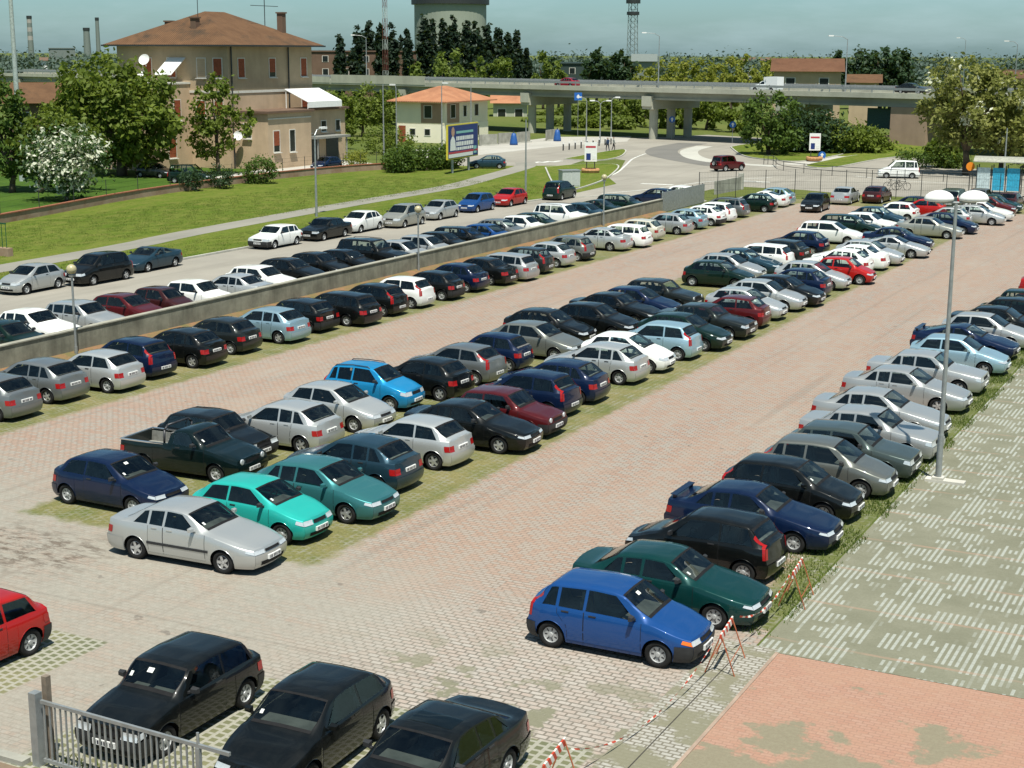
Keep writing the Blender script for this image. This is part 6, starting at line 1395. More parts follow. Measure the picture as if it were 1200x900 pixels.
 ('sedan', 'hubcap', -10.75, 67.13, -1.1, (0.0038, 0.0048, 0.0048, 0), 0, 'black saloon on right grass verge, between silver hatchback and black hatchback', 'car', 'cars along the grass verge by the unfinished paving'),
 ('hatch5', 'hubcap', -10.25, 69.86, -1.8, (0.0043, 0.0054, 0.0054, 0), 1, 'black five-door hatchback on right grass verge, between black saloon and dark green estate', 'car', 'cars along the grass verge by the unfinished paving'),
 ('wagon', 'hubcap norails', -9.81, 72.32, -0.6, (0.0026, 0.0138, 0.0095, 0.2), 1, 'dark green estate car on right grass verge, between black hatchback and red hatchback', 'car', 'cars along the grass verge by the unfinished paving'),
 ('hatch3', 'hubcap', -10.12, 79.6, 0.5, (0.3327, 0.0088, 0.007, 0), 1, 'red three-door hatchback on right grass verge, last of its row, past dark green estate', 'car', 'cars along the grass verge by the unfinished paving'),
 ('hatch5', 'hubcap', -45.38, 44.15, 0.2, (0.0028, 0.0151, 0.0104, 0.2), 0, 'dark green five-door hatchback behind the low wall, nearest of its row, by white saloon', 'car', 'cars on the street behind the low wall'),
 ('boxsedan', 'hubcap', -46.72, 46.85, 0.4, (0.9313, 0.9424, 0.9092, 0), 0, 'white boxy saloon behind the low wall, between dark green hatchback and silver hatchback', 'car', 'cars on the street behind the low wall'),
 ('boxhatch5', 'hubcap', -46.29, 49.44, 1.5, (0.5008, 0.5153, 0.5057, 1), 0, 'silver boxy five-door hatchback behind the low wall, between white saloon and dark red hatchback', 'car', 'cars on the street behind the low wall'),
 ('hatch3', 'hubcap', -46.01, 51.93, 1.5, (0.087, 0.0082, 0.0102, 0.3), 0, 'dark red three-door hatchback behind the low wall, between silver hatchback and maroon city car', 'car', 'cars on the street behind the low wall'),
 ('mini', 'hubcap', -45.92, 54.26, -0.6, (0.0444, 0.0107, 0.0107, 0.2), 1, 'maroon tiny city car behind the low wall, between dark red hatchback and white hatchback', 'car', 'cars on the street behind the low wall'),
 ('boxhatch3', 'hubcap', -45.82, 56.75, 0.5, (0.8419, 0.8519, 0.8218, 0), 1, 'white boxy three-door hatchback behind the low wall, between maroon city car and silver saloon', 'car', 'cars on the street behind the low wall'),
 ('sedan', 'hubcap', -46.01, 59.38, 182.2, (0.5779, 0.5946, 0.5835, 1), 1, 'silver saloon behind the low wall, between white hatchback and white hatchback', 'car', 'cars on the street behind the low wall'),
 ('boxhatch5', 'hubcap', -46.18, 62.23, 0.5, (0.7936, 0.8031, 0.7747, 0), 1, 'white boxy five-door hatchback behind the low wall, between silver saloon and black hatchback', 'car', 'cars on the street behind the low wall'),
 ('hatch5', 'hubcap', -46.55, 65.22, 1.9, (0.0034, 0.0043, 0.0043, 0), 1, 'black five-door hatchback behind the low wall, between white hatchback and black hatchback', 'car', 'cars on the street behind the low wall'),
 ('hatch3', 'hubcap', -46.67, 67.99, -1.9, (0.004, 0.005, 0.005, 0), 1, 'black three-door hatchback behind the low wall, between black hatchback and black hatchback', 'car', 'cars on the street behind the low wall'),
 ('hatch3', 'hubcap permit', -46.02, 69.78, 0.6, (0.0036, 0.0044, 0.0044, 0), 1, 'black three-door hatchback behind the low wall, between black hatchback and black off-roader', 'car', 'cars on the street behind the low wall'),
 ('suv', 'hubcap', -46.15, 72.56, 0.6, (0.0044, 0.0055, 0.0055, 0), 1, 'black off-roader behind the low wall, between black hatchback and silver hatchback', 'car', 'cars on the street behind the low wall'),
 ('hatch5', 'hubcap', -45.4, 74.69, -0.6, (0.5026, 0.5171, 0.5074, 1), 1, 'silver five-door hatchback behind the low wall, between black off-roader and silver hatchback', 'car', 'cars on the street behind the low wall'),
 ('tallhatch3', 'hubcap', -45.38, 77.25, -1.3, (0.4829, 0.4969, 0.4876, 1), 1, 'silver small three-door hatchback behind the low wall, between silver hatchback and black hatchback', 'car', 'cars on the street behind the low wall'),
 ('hatch3', 'hubcap', -45.57, 79.63, 2.3, (0.0038, 0.0048, 0.0048, 0), 1, 'black three-door hatchback behind the low wall, between silver hatchback and black estate', 'car', 'cars on the street behind the low wall'),
 ('wagon', 'hubcap norails', -45.54, 82.18, 2.2, (0.0044, 0.0055, 0.0055, 0), 1, 'black estate car behind the low wall, between black hatchback and blue hatchback', 'car', 'cars on the street behind the low wall'),
 ('hatch5', 'hubcap', -45.11, 84.59, 0.5, (0.0074, 0.0506, 0.184, 0.2), 2, 'blue five-door hatchback behind the low wall, between black estate and grey hatchback', 'car', 'cars on the street behind the low wall'),
 ('hatch5', 'hubcap', -45.7, 87.56, 2.3, (0.1968, 0.2116, 0.2116, 1), 2, 'grey five-door hatchback behind the low wall, between blue hatchback and white hatchback', 'car', 'cars on the street behind the low wall'),
 ('boxhatch3', 'hubcap', -45.4, 90.33, -0.4, (0.7864, 0.7957, 0.7677, 0), 2, 'white boxy three-door hatchback behind the low wall, between grey hatchback and dark green hatchback', 'car', 'cars on the street behind the low wall'),
 ('hatch5', 'hubcap', -45.47, 92.23, 2.3, (0.0029, 0.0157, 0.0108, 0.2), 2, 'dark green five-door hatchback behind the low wall, between white hatchback and white off-roader', 'car', 'cars on the street behind the low wall'),
 ('suv', 'hubcap', -45.42, 96.16, -1.0, (0.8222, 0.832, 0.8026, 0), 2, 'white off-roader behind the low wall, between dark green hatchback and petrol-blue hatchback', 'car', 'cars on the street behind the low wall'),
 ('hatch5', 'hubcap', -45.46, 100.11, -1.8, (0.0183, 0.0509, 0.0763, 0.6), 2, 'petrol-blue five-door hatchback behind the low wall, between white off-roader and dark green coupe', 'car', 'cars on the street behind the low wall'),
 ('coupe', 'hubcap', -46.22, 104.3, -0.3, (0.0028, 0.0149, 0.0102, 0.2), 2, 'dark green coupe behind the low wall, between petrol-blue hatchback and dark green estate', 'car', 'cars on the street behind the low wall'),
 ('wagon', 'hubcap norails', -45.64, 107.23, 1.4, (0.0032, 0.0172, 0.0118, 0.2), 2, 'dark green estate car behind the low wall, between dark green coupe and navy hatchback', 'car', 'cars on the street behind the low wall'),
 ('hatch5', 'hubcap', -45.8, 114.14, 177.7, (0.003, 0.0109, 0.0398, 0.2), 2, 'navy five-door hatchback behind the low wall, between dark green estate and white hatchback', 'car', 'cars on the street behind the low wall'),
 ('hatch5', 'hubcap', -45.11, 117.26, 178.9, (0.9261, 0.9371, 0.9041, 0), 2, 'white five-door hatchback behind the low wall, last of its row, past navy hatchback', 'car', 'cars on the street behind the low wall'),
 ('bubble', 'hubcap', -56.82, 57.1, -88.6, (0.4765, 0.4902, 0.4811, 1), 1, 'silver rounded supermini at far street kerb, nearest of its row, by black people carrier', 'car', 'cars parked along the far kerb of the street'),
 ('mpv', '', -55.98, 61.04, -91.1, (0.0036, 0.0045, 0.0045, 0), 1, 'black people carrier at far street kerb, between silver supermini and petrol-blue coupe', 'car', 'cars parked along the far kerb of the street'),
 ('coupe', '', -56.85, 66.17, -87.7, (0.0167, 0.0465, 0.0697, 0.6), 1, 'petrol-blue coupe at the far street kerb', 'car', 'cars parked along the far kerb of the street'),
 ('boxhatch5', 'blackbumper hubcap', -56.63, 77.77, -89.5, (0.8216, 0.8314, 0.8021, 0), 2, 'white boxy five-door hatchback at far street kerb, between petrol-blue coupe and black saloon', 'car', 'cars parked along the far kerb of the street'),
 ('boxsedan', 'hubcap', -56.32, 82.85, -89.3, (0.0041, 0.0051, 0.0051, 0), 2, 'black boxy saloon at far street kerb, between white hatchback and white hatchback', 'car', 'cars parked along the far kerb of the street'),
 ('hatch5', 'hubcap', -56.6, 87.47, -88.8, (0.7408, 0.7496, 0.7232, 0), 2, 'white five-door hatchback at far street kerb, between black saloon and champagne people carrier', 'car', 'cars parked along the far kerb of the street'),
 ('mpv', 'hubcap', -55.61, 91.56, -88.8, (0.3911, 0.3911, 0.3445, 1), 2, 'champagne people carrier at far street kerb, between white hatchback and silver hatchback', 'car', 'cars parked along the far kerb of the street'),
 ('hatch3', 'hubcap', -55.88, 96.99, -89.8, (0.4892, 0.5033, 0.4939, 1), 2, 'silver three-door hatchback at far street kerb, between champagne people carrier and blue hatchback', 'car', 'cars parked along the far kerb of the street'),
 ('tallhatch3', 'hubcap', -56.0, 102.97, -91.0, (0.0079, 0.0546, 0.1986, 0.2), 2, 'blue small three-door hatchback at far street kerb, between silver hatchback and red hatchback', 'car', 'cars parked along the far kerb of the street'),
 ('hatch5', 'hubcap', -55.9, 108.29, -90.2, (0.36, 0.0095, 0.0076, 0), 2, 'bright red hatchback at the far street kerb behind a blue one', 'car', 'cars parked along the far kerb of the street'),
 ('mpv', 'hubcap', -54.7, 115.19, 91.2, (0.003, 0.0162, 0.0111, 0.2), 2, 'dark green people carrier at far street kerb, last of its row, past red hatchback', 'car', 'cars parked along the far kerb of the street'),
 ('boxhatch3', 'blackbumper hubcap', -22.61, 20.12, -92.2, (0.3489, 0.0092, 0.0073, 0), 0, 'red boxy hatchback cut by the left edge of the photo', 'car', 'dark cars in the nearest bays'),
 ('boxhatch3', 'blackbumper hubcap permit toppermit', -17.2, 20.09, -90.2, (0.0044, 0.0055, 0.0055, 0), 0, 'black boxy hatchback behind the grey railing gate, papers on its windscreen', 'car', 'dark cars in the nearest bays'),
 ('hatch3', 'paintedtrim permit', -14.25, 20.08, -88.1, (0.004, 0.005, 0.005, 0), 0, 'black rounded hatchback in the middle of the three nearest cars', 'car', 'dark cars in the nearest bays'),
 ('sedan', 'hubcap sunroof', -11.64, 19.77, -92.3, (0.0042, 0.0053, 0.0053, 0), 0, 'black saloon with glass sunroof in the nearest bays', 'car', 'dark cars in the nearest bays'),
 ('hatch5', 'hubcap moving', -75.98, 142.24, 205, (0.0174, 0.0483, 0.0724, 0.6), 2, 'petrol blue hatchback on the side road behind the blue billboard', 'car', 'vehicles on the roads'),
 ('jeep', 'hubcap moving', -52.72, 151.45, 62, (0.0855, 0.008, 0.0101, 0.3), 2, 'dark red open jeep with spare wheel driving through the junction', 'jeep', 'vehicles on the roads'),
 ('van', 'hubcap moving', -35.01, 151.21, 197, (0.8746, 0.885, 0.8538, 0), 2, 'white passenger van driving past the bus shelter on the cross road', 'van', 'vehicles on the roads'),
 ('hatch5', 'hubcap', -98.23, 115.81, 0, (0.0204, 0.0255, 0.0245, 0.6), 2, 'dark grey car parked on the lawn below the big spreading tree', 'car', 'vehicles by the old house'),
 ('van', 'hubcap', -91.32, 112.46, 20, (0.0029, 0.0157, 0.0108, 0.2), 2, 'dark green van half hidden behind shrubs by the old house', 'van', 'vehicles by the old house'),
 ('hatch5', 'hubcap', -89.36, 131.9, -90, (0.0033, 0.0121, 0.0438, 0.2), 2, 'navy blue car parked by the flat-roofed porch of the old house', 'car', 'vehicles by the old house'),
]
for k_, o_, x_, y_, h_, c_, d_, l_, t_, g_ in CARS:
    car(k_, set(o_.split()), x_, y_, h_, c_, d_, l_, t_, g_)
# ------------------------------------------------------------------ walls, fences, lamps, signs
def thing(name, label, cat, loc=(0, 0, 0), rz=0, group=None):
    o = empty(name, tuple(loc), rz); tag(o, label, cat, group); return o
# low wall between car park and street
w = thing('low_wall', 'long weathered grey concrete wall between the car park and the street', 'wall', (-42.95, 20, 0))
m = MB()
for i in range(22):
    m.box(-.11, .11, -14 + i*4.66, -14 + i*4.66 + 4.645, -.1, 1.05 - .0)
m.build('panels', m_concrete('old_wall_concrete', (0.24, 0.235, 0.185), .35, .7, 1.2), w)
m = MB(); m.box(-.15, .15, -14, 88.5, 1.052, 1.10); m.build('coping', m_concrete('coping', (0.34, 0.33, 0.27), .2, .5), w)
w = thing('metal_hoarding', 'grey corrugated metal hoarding continuing the low wall towards the junction', 'fence', (-42.95, 108.6, 0))
m = MB()
for i in range(46): m.box(-.03 + .02*(i % 2), .03 + .02*(i % 2), i*.2, i*.2+.195, .05, 1.55)
m.build('panel', M_GALV, w); m = MB()
for i in range(5): m = MB(); m.box(-.12, -.055, i*2.25, i*2.25+.08, 0, 1.6); m.build('post', M_DARKM, w)
w = thing('corner_wall', 'short grey concrete wall at the far left corner of the car park', 'wall', (-42.9, 118.2, 0))
m = MB(); a = G(838, 228); b = G(868, 222); m.v = []; ribbon(m, [(a.x+42.9, a.y-118.2), (b.x+42.9, b.y-118.2)], .22, 0, 1.15); m.build('panel', M_CONC, w); m = MB(); m.box(b.x+42.9-.2, b.x+42.9+.2, b.y-118.2-.2, b.y-118.2+.2, 0, 1.45); m.build('end_post', M_KERB, w)
# wire fence along the far end
pts = [(-44.0, 119.5), (-41.9, 122.6), (-38, 126.6), (-32, 128.8), (-24, 130.2), (-15, 130.2), (-11, 130.0)]
fc = thing('wire_fence', 'tall thin wire fence on slim posts along the far end of the car park', 'fence', (0, 0, 0))
pp_ = []
for a, b in zip(pts, pts[1:]):
    n = max(1, round((Vector(b)-Vector(a)).length/2.3)); pp_ += [Vector(a).lerp(Vector(b), i/n) for i in range(n)]
pp_.append(Vector(pts[-1]))
for q in pp_: m = MB(); m.tube((q.x, q.y, 0), (q.x, q.y, 2.35), .035, n=6); m.build('post', M_DARKM, fc)
m = MB()
for a, b in zip(pp_, pp_[1:]):
    for z in (.2, .75, 1.3, 1.85, 2.3): m.tube((a.x, a.y, z), (b.x, b.y, z), .009, n=4, caps=False)
    for i in range(1, 12): q = a.lerp(b, i/12); m.tube((q.x, q.y, .2), (q.x, q.y, 2.3), .004, n=3, caps=False)
m.build('wire_mesh', M_DARKM, fc)
# guard rail on the road beyond the fence
gr = thing('road_railing', 'dark steel railing along the road beyond the far fence', 'railing', (0, 0, 0))
c = dense(gp((895, 193), (906, 193), (918, 200), (975, 206), (1060, 211), (1150, 215), (1230, 218)), 4); m = MB()
for i in range(len(c)-1):
    for z in (.5, .95): m.tube((c[i].x, c[i].y, z), (c[i+1].x, c[i+1].y, z), .03, n=5)
m.build('rail', M_DARKM, gr)
for q in c[::2]: m = MB(); m.tube((q.x, q.y, 0), (q.x, q.y, 1.0), .035, n=6); m.build('post', M_DARKM, gr)
# brick garden wall of the old house
kb_ = NT('garden_wall_brick'); pb = kb_.pos()
cb = kb_.mix(kb_.ramp(kb_.noise(pb, .6, 6, .7), [(0.35, 0.0), (0.65, 1.0)]), (0.26, 0.165, 0.11), (0.36, 0.27, 0.20)); M_GW = kb_.out(cb, .9, kb_.noise(pb, 6, 5), .3, .03, spec=.1)
gw = thing('garden_wall', 'low reddish brick garden wall with wire fence on top along the lawn', 'wall', (0, 0, 0))
gpts = dense([(-74, 30), (-78.5, 60), (-81.2, 79), (-85.6, 98.6), (-87.1, 117.3), (-86.0, 130), (-83.6, 137)], 4)
m = MB(); ribbon(m, gpts, .24, -.1, .62); m.build('brickwork', M_GW, gw)
m = MB(); ribbon(m, gpts, .34, .622, .70); m.build('coping', simple('terracotta', (0.30, 0.12, 0.07), .85, .2), gw)
for i in range(len(gpts)-1):
    a, b = gpts[i], gpts[i+1]; n = max(1, int((b-a).length/4.5))
    for j in range(n):
        q = a.lerp(b, j/n); m = MB(); m.tube((q.x, q.y, .7), (q.x, q.y, 1.9), .03, n=5); m.build('fence_post', M_DARKM, gw)
m = MB()
for i in range(len(gpts)-1):
    for z in (1.1, 1.5, 1.85): m.tube((gpts[i].x, gpts[i].y, z), (gpts[i+1].x, gpts[i+1].y, z), .008, n=3)
m.build('fence_wire', M_DARKM, gw)
# green gate post with fence panel at the left edge
e = G(4, 300); gpst = thing('green_gate', 'green wire gate on a brick stub at the left edge of the lawn', 'gate', (e.x, e.y, 0)); m = MB(); m.box(-2.2, .6, -.2, .2, 0, .5); m.build('brick_stub', M_GW, gpst); m = MB()
for i in range(8): m.tube((-2.0 + i*.33, 0, .5), (-2.0 + i*.33, 0, 2.0), .025, n=5)
m.box(-2.0, .35, -.03, .03, 1.9, 1.98); m.build('mesh_panel', simple('green_wire', (0.02, 0.09, 0.04), .6), gpst)

# globe lamps along the low wall
M_GLOBE = simple('globe_glass', (0.45, 0.40, 0.24), .3, .5, 0, .1)
def globe_lamp(x, y, lab):
    o = thing('globe_lamp', lab, 'street lamp', (x, y, 0), 0, 'globe lamps along the low wall'); m = MB(); m.tube((0, 0, -.05), (0, 0, .5), .07, n=10); m.tube((0, 0, .5), (0, 0, 3.3), .05, .042, n=10); m.lathe([(.0, 3.28), (.11, 3.28), (.13, 3.36), (.0, 3.36)], (0, 0, 0), 12); m.build('pole', M_GALV, o, smooth=False)
    m = MB(); r = .20; m.lathe([(r*math.sin(math.pi*i/10)+.001, 3.58 - r*math.cos(math.pi*i/10)) for i in range(11)], (0, 0, 0), 16); m.build('globe', M_GLOBE, o, smooth=True)
globe_lamp(-42.5, 44.85, 'globe lamp on thin grey pole by the low wall, leftmost of the three')
globe_lamp(-42.5, 71.5, 'globe lamp on thin grey pole by the low wall, middle of the three')
globe_lamp(-42.5, 96.6, 'globe lamp on thin grey pole by the low wall, rightmost of the three')
# tall lamp post by the unfinished paving
o = thing('lamp_post', 'tall grey lamp post with two white lamp heads beside the unfinished paving', 'lamp post', (-8.3, 42.9, 0))
m = MB(); m.tube((0, 0, 0), (0, 0, 1.4), .09, .085, n=14); m.tube((0, 0, 1.4), (0, 0, 7.95), .072, .045, n=14); m.build('pole', M_GALV, o)
m = MB(); m.box(-.35, .75, -.16, .18, 0, .09); m.box(-.16, .16, -.15, .17, .092, .16); m.build('concrete_foot', m_concrete('pale_concrete', (0.55, 0.53, 0.47), .1, .2), o)
m = MB(); ad = Vector((math.cos(YAW), math.sin(YAW), 0)); m.tube(tuple(-ad*.55 + Vector((0, 0, 7.98))), tuple(ad*.55 + Vector((0, 0, 7.98))), .028, n=8); m.build('cross_arm', M_GALV, o)
for sg in (-1, 1):
    m = MB(); c_ = ad*.48*sg + Vector((0, 0, 8.0)); n_ = 18
    for i in range(10):
        ph = math.pi*(i/9 - .5); 
        for j in range(n_):
            t = 2*math.pi*j/n_; lx_, ly_, lz_ = .42*math.cos(ph)*math.cos(t), .24*math.cos(ph)*math.sin(t), (.26 if ph > 0 else .07)*math.sin(ph)
            m.v.append((c_.x + ad.x*lx_ - ad.y*ly_, c_.y + ad.y*lx_ + ad.x*ly_, c_.z + .06 + lz_))
    for i in range(9):
        for j in range(n_): m.f.append((i*n_+j, i*n_+(j+1) % n_, (i+1)*n_+(j+1) % n_, (i+1)*n_+j)); m.m.append(0)
    m.build('lamp_head', M_WHITE, o, smooth=True)
# street lamps
def street_lamp(base, h, lab, arms=((1, 0),), reach=1.2, group=None, col=M_GALV):
    o = thing('street_lamp', lab, 'street lamp', base, 0, group); m = MB(); m.tube((0, 0, 0), (0, 0, h*.4), .10, .085, n=10); m.tube((0, 0, h*.4), (0, 0, h), .075, .05, n=10)
    for ax, ay in arms: m.path([(0, 0, h-.02), (ax*reach*.35, ay*reach*.35, h+.35), (ax*reach, ay*reach, h+.45)], [.045, .04, .035], 8)
    m.build('pole', col, o)
    for ax, ay in arms:
        l = MB(); a = math.atan2(ay, ax); l.box(-.12, .55, -.14, .14, h+.38, h+.54, 0, a, (ax*reach, ay*reach)); l.build('lamp_head', M_WHITE, o)
    return o
def zat(u, v, p):  # height seen at (u,v) above ground point p
    return GD(u, v, math.hypot(p.x, p.y)).z
for u, v, vt, lab, arms in ((371, 254, 158, 'tall grey lamp pole on the verge in front of the old house', ((0, 1),)), (616, 224, 140, 'slim grey lamp pole by the path left of the dark people carrier', ()),
    (687, 166, 118, 'street lamp with white head at the forecourt, leftmost of the junction group', ((-1, 0),)), (703, 168, 122, 'curved double-arm street lamp in the middle of the junction', ((-.9, -.4), (.9, .4))), (716, 166, 118, 'street lamp right of the double-arm lamp at the junction', ((.6, .3),)),
    (450, 190, 99, 'tall grey pole in front of the trees left of the cream house', ()), (465, 182, 104, 'street lamp with white globe head left of the cream house', ((-.3, 0),)), (518, 184, 102, 'street lamp pole before the left face of the cream house', ((.3, 0),)), (552, 178, 101, 'plain lamp pole before the right face of the cream house', ()), (1176, 212, 150, 'thin pole rising behind the bus shelter', ())):
    p = G(u, v); street_lamp(p, zat(u, vt, p), lab, arms, .9)
for u, vt, lab, yy in ((716, 42, 'tall lamp standing on the viaduct right of the red car', VW-.9), (938, 46, 'tall lamp standing on the viaduct in front of the brown gabled house', VW-.9), (373, 44, 'lamp on the viaduct just right of the old house roof', VW-.9)):
    p = on_via(u, yy); street_lamp((p.x, p.y, p.z), zat(u, vt, p) - p.z, lab, ((-.8, -.5),), 2.2, None, M_GALV)
for u, vt, d, lab in ((1192, 52, 230, 'tall lamp pole at the right edge behind the trees'), (1131, 47, 330, 'distant floodlight pole above the large flowering tree')):
    p = at(u, 60, d); street_lamp((p.x, p.y, 0), zat(u, vt, p), lab, ((-.8, 0),), 1.6)
p = at(20, 118, 150); o = thing('light_mast', 'very tall tapering pale mast rising out of the frame at the upper left', 'mast', (p.x, p.y, 0)); m = MB(); m.tube((0, 0, 0), (0, 0, 26), .27, .13, n=14); m.build('pole', simple('pale_mast', (0.42, 0.47, 0.44), .5, .3, .2), o); m = MB(); m.lathe([(.1, 25.6), (1.0, 25.7), (1.0, 26.1), (.1, 26.2)], (0, 0, 0), 12); m.build('lamp_ring', M_GALV, o)

# billboard
bq0, bq1 = G(530, 203), G(549, 199.5); bc = (bq0+bq1)/2; bd_ = (bq1-bq0); ang = math.atan2(bd_.y, bd_.x)
bl = thing('billboard', 'blue advertising billboard in a yellow frame on two grey posts beside the hedge', 'billboard', (bc.x, bc.y, 0), ang)
hl = bd_.length/2
for sx in (-hl, hl): m = MB(); m.tube((sx, 0, -.05), (sx, 0, 4.6), .13, n=10); m.build('post', M_GALV, bl)
zc0, zc1 = 1.55, 4.75; hw_ = 3.9
m = MB(); m.box(-hw_-.12, hw_+.12, -.32, -.135, zc0-.12, zc1+.12); m.build('frame', simple('yellow_frame', (0.62, 0.52, 0.06), .5, .3, 0, .1), bl)
M_BLUE = simple('poster_blue', (0.018, 0.04, 0.17), .5, .3, 0, .08); M_POST = simple('poster_white', (0.74, 0.76, 0.74), .5, .3, 0, .04); M_PRED = simple('poster_red', (0.45, 0.05, 0.07), .5, .3, 0, .1); M_PCY = simple('poster_cyan', (0.22, 0.48, 0.46), .5, .3, 0, .05); M_SKIN = simple('poster_skin', (0.45, 0.28, 0.2), .6)
m = MB(); m.box(-hw_, hw_, -.35, -.323, zc0, zc1, 0)
m.box(-hw_+.05, hw_-.05, -.356, -.352, zc0+.42, zc0+.62, 2); m.box(-hw_+.05, hw_-1.4, -.356, -.352, zc0+.05, zc0+.40, 1)
for z, x0, x1 in ((4.05, -1.9, 2.6), ):
    m.box(x0, x1, -.356, -.352, z-.12, z+.12, 3)
rx = random.Random(3)
for z, h in ((3.45, .40), (2.9, .42), (2.42, .30)):
    x = -1.9
    while x < 2.5:
        wd = rx.uniform(.22, .5); m.box(x, min(x+wd, 2.6), -.356, -.352, z-h/2, z+h/2, 1); x += wd + .09
m.lathe([(.001, 0), (.42, 0)], (0, 0, 0), 16, 4, 'Y'); 
for i in range(len(m.v)-32, len(m.v)): m.v[i] = (m.v[i][0]-2.75, -.358, m.v[i][2]*1.15+4.15)
m.add([(-3.5, -.357, 2.3), (-2.0, -.357, 2.3), (-2.2, -.357, 3.3), (-2.6, -.357, 3.72), (-2.95, -.357, 3.72), (-3.4, -.357, 3.3)], [(0, 1, 2, 3, 4, 5)], 1)
m.box(2.7, 3.5, -.356, -.352, 1.75, 2.5, 3)
m.build('poster', [M_BLUE, M_POST, M_PRED, M_PCY, M_SKIN], bl, fix=False)
# white advertising totems on planters
def totem(u, v, lab, hh):
    p = G(u, v); o = thing('advertising_totem', lab, 'sign', (p.x, p.y, .12), -YAW*.2 + YAW, 'white advertising totems')
    m = MB(); m.box(-.62, .62, -.10, .10, 1.1, 1.1+hh); m.build('panel', M_WHITE, o)
    m = MB(); m.box(-.45, .0, -.112, -.102, 1.25, 1.25+hh*.35, 0); m.box(.15, .5, -.112, -.102, 1.3, 1.7, 1); m.box(-.5, .5, -.112, -.102, 1.1+hh*.72, 1.1+hh*.82, 2); m.build('artwork', [M_BLUE, M_POST, M_PRED], o)
    m = MB(); m.tube((-.4, 0, .3), (-.4, 0, 1.1), .05, n=6); m.tube((.4, 0, .3), (.4, 0, 1.1), .05, n=6); m.build('legs', M_DARKM, o)
    m = MB(); m.lathe([(.85, .0), (.95, .25), (.9, .42), (.75, .42), (.7, .3), (.01, .3)], (0, -.2, 0), 18); m.build('planter', simple('terracotta_planter', (0.55, 0.30, 0.14), .8, .2), o)
    return o
totem(692, 203.5, 'white advertising totem on a round orange planter left of the roundabout', 1.9)
totem(954, 189, 'white advertising totem on an orange planter right of the roundabout', 1.9)
p = G(667, 220); o = thing('utility_cabinet', 'large pale grey metal utility cabinet behind the dark people carrier', 'cabinet', (p.x, p.y, .12), YAW + .35); m = MB(); m.box(-.85, .85, -.5, .5, 0, 1.42); m.build('body', simple('cabinet_paint', (0.50, 0.53, 0.50), .55, .3, 0, .08), o); m = MB(); m.box(-.92, .92, -.57, .57, 1.422, 1.5); m.build('lid', M_GALV, o)
for sx in (-.42, .42): m = MB(); m.box(sx-.38, sx+.38, -.515, -.502, .1, 1.34); m.build('door', simple('cabinet_door', (0.44, 0.47, 0.45), .5, .3, 0, .08), o)
# round blue signs
def road_sign(u, v, vt, lab, square=False):
    p = G(u, v); z = zat(u, vt, p); o = thing('road_sign', lab, 'road sign', (p.x, p.y, 0), YAW); m = MB(); m.tube((0, 0, 0), (0, 0, z+.3), .035, n=6); m.build('post', M_GALV, o)
    m = MB()
    if square: m.box(-.55, .55, -.06, -.04, z-.55, z+.55)
    else: m.lathe([(.001, -.065), (.45, -.065), (.45, -.04), (.001, -.04)], (0, 0, z), 18, 0, 'Y')
    s = m.build('sign_disc' if not square else 'sign_plate', simple('sign_blue', (0.02, 0.12, 0.42), .4, .4, 0, .05), o)
    a = MB(); a.add([(-.09, -.072, z-.28), (.09, -.072, z-.28), (.09, -.072, z+.02), (.24, -.072, z+.02), (0, -.072, z+.3), (-.24, -.072, z+.02), (-.09, -.072, z+.02)], [(0, 1, 2, 3, 4, 5, 6)]); a.build('arrow', M_POST, s)
road_sign(787, 163, 140, 'round blue road sign under the viaduct right of the middle pier'); road_sign(858, 168, 146, 'round blue road sign at the roundabout entrance left of the dark round tree'); road_sign(677, 160, 113, 'square blue road sign high on a post under the viaduct', True); road_sign(963, 186, 182, 'small blue road sign right of the right-hand advertising totem')
# grey barrier walls by the forecourt with blue-wrapped posts
for i, (u0, v0, u1, v1) in enumerate(((562, 171, 583, 170), (584, 169, 600, 168), (606, 168, 621, 166.5), (640, 165, 655, 163))):
    a, b = G(u0, v0), G(u1, v1); d = b-a
    o = thing('concrete_barrier', ('grey concrete barrier panel below the right wall of the cream house', 'grey barrier panel left of the first blue bin', 'grey barrier panel right of the first blue bin', 'separate grey barrier panel beside the second blue bin')[i], 'barrier', (a.x, a.y, 0), math.atan2(d.y, d.x)); m = MB(); m.box(0, d.length-.1, -.1, .1, 0, 1.45); m.build('slab', M_CONC, o); m = MB(); m.box(0, d.length-.1, -.4, .4, -.01, .12); m.build('base', M_KERB, o)
for i, (u, v) in enumerate(((602, 170), (653, 165.5))):
    p = G(u, v); o = thing('blue_bin', ('blue bell-shaped recycling bin between two grey barrier panels', 'blue bell-shaped recycling bin before the separate barrier panel')[i], 'bin', (p.x, p.y, 0), 0, 'blue recycling bins'); m = MB(); m.lathe([(.001, 0), (.55, 0), (.52, .3), (.38, 1.1), (.26, 1.5), (.001, 1.62)], (0, 0, 0), 14); m.build('shell', simple('bin_blue', (0.02, 0.09, 0.30), .5, .4, 0, .1), o, smooth=True); m = MB(); m.tube((0, 0, 1.6), (0, 0, 1.85), .08, n=8); m.build('lifting_eye', M_DARKM, o)
# bollards and low rails at the junction
rb_ = random.Random(4)
for i in range(9):
    p = G(660 + i*7, 176.5 - i*.9); o = thing('bollard', 'short white-topped bollard in the line along the junction pavement', 'bollard', (p.x, p.y, 0), 0, 'bollards along the junction pavement'); m = MB(); m.tube((0, 0, 0), (0, 0, .8), .09, n=8); m.build('shaft', M_DARKM, o); m = MB(); m.tube((0, 0, .802), (0, 0, 1.0), .09, n=8); m.build('cap', M_WHITE, o)
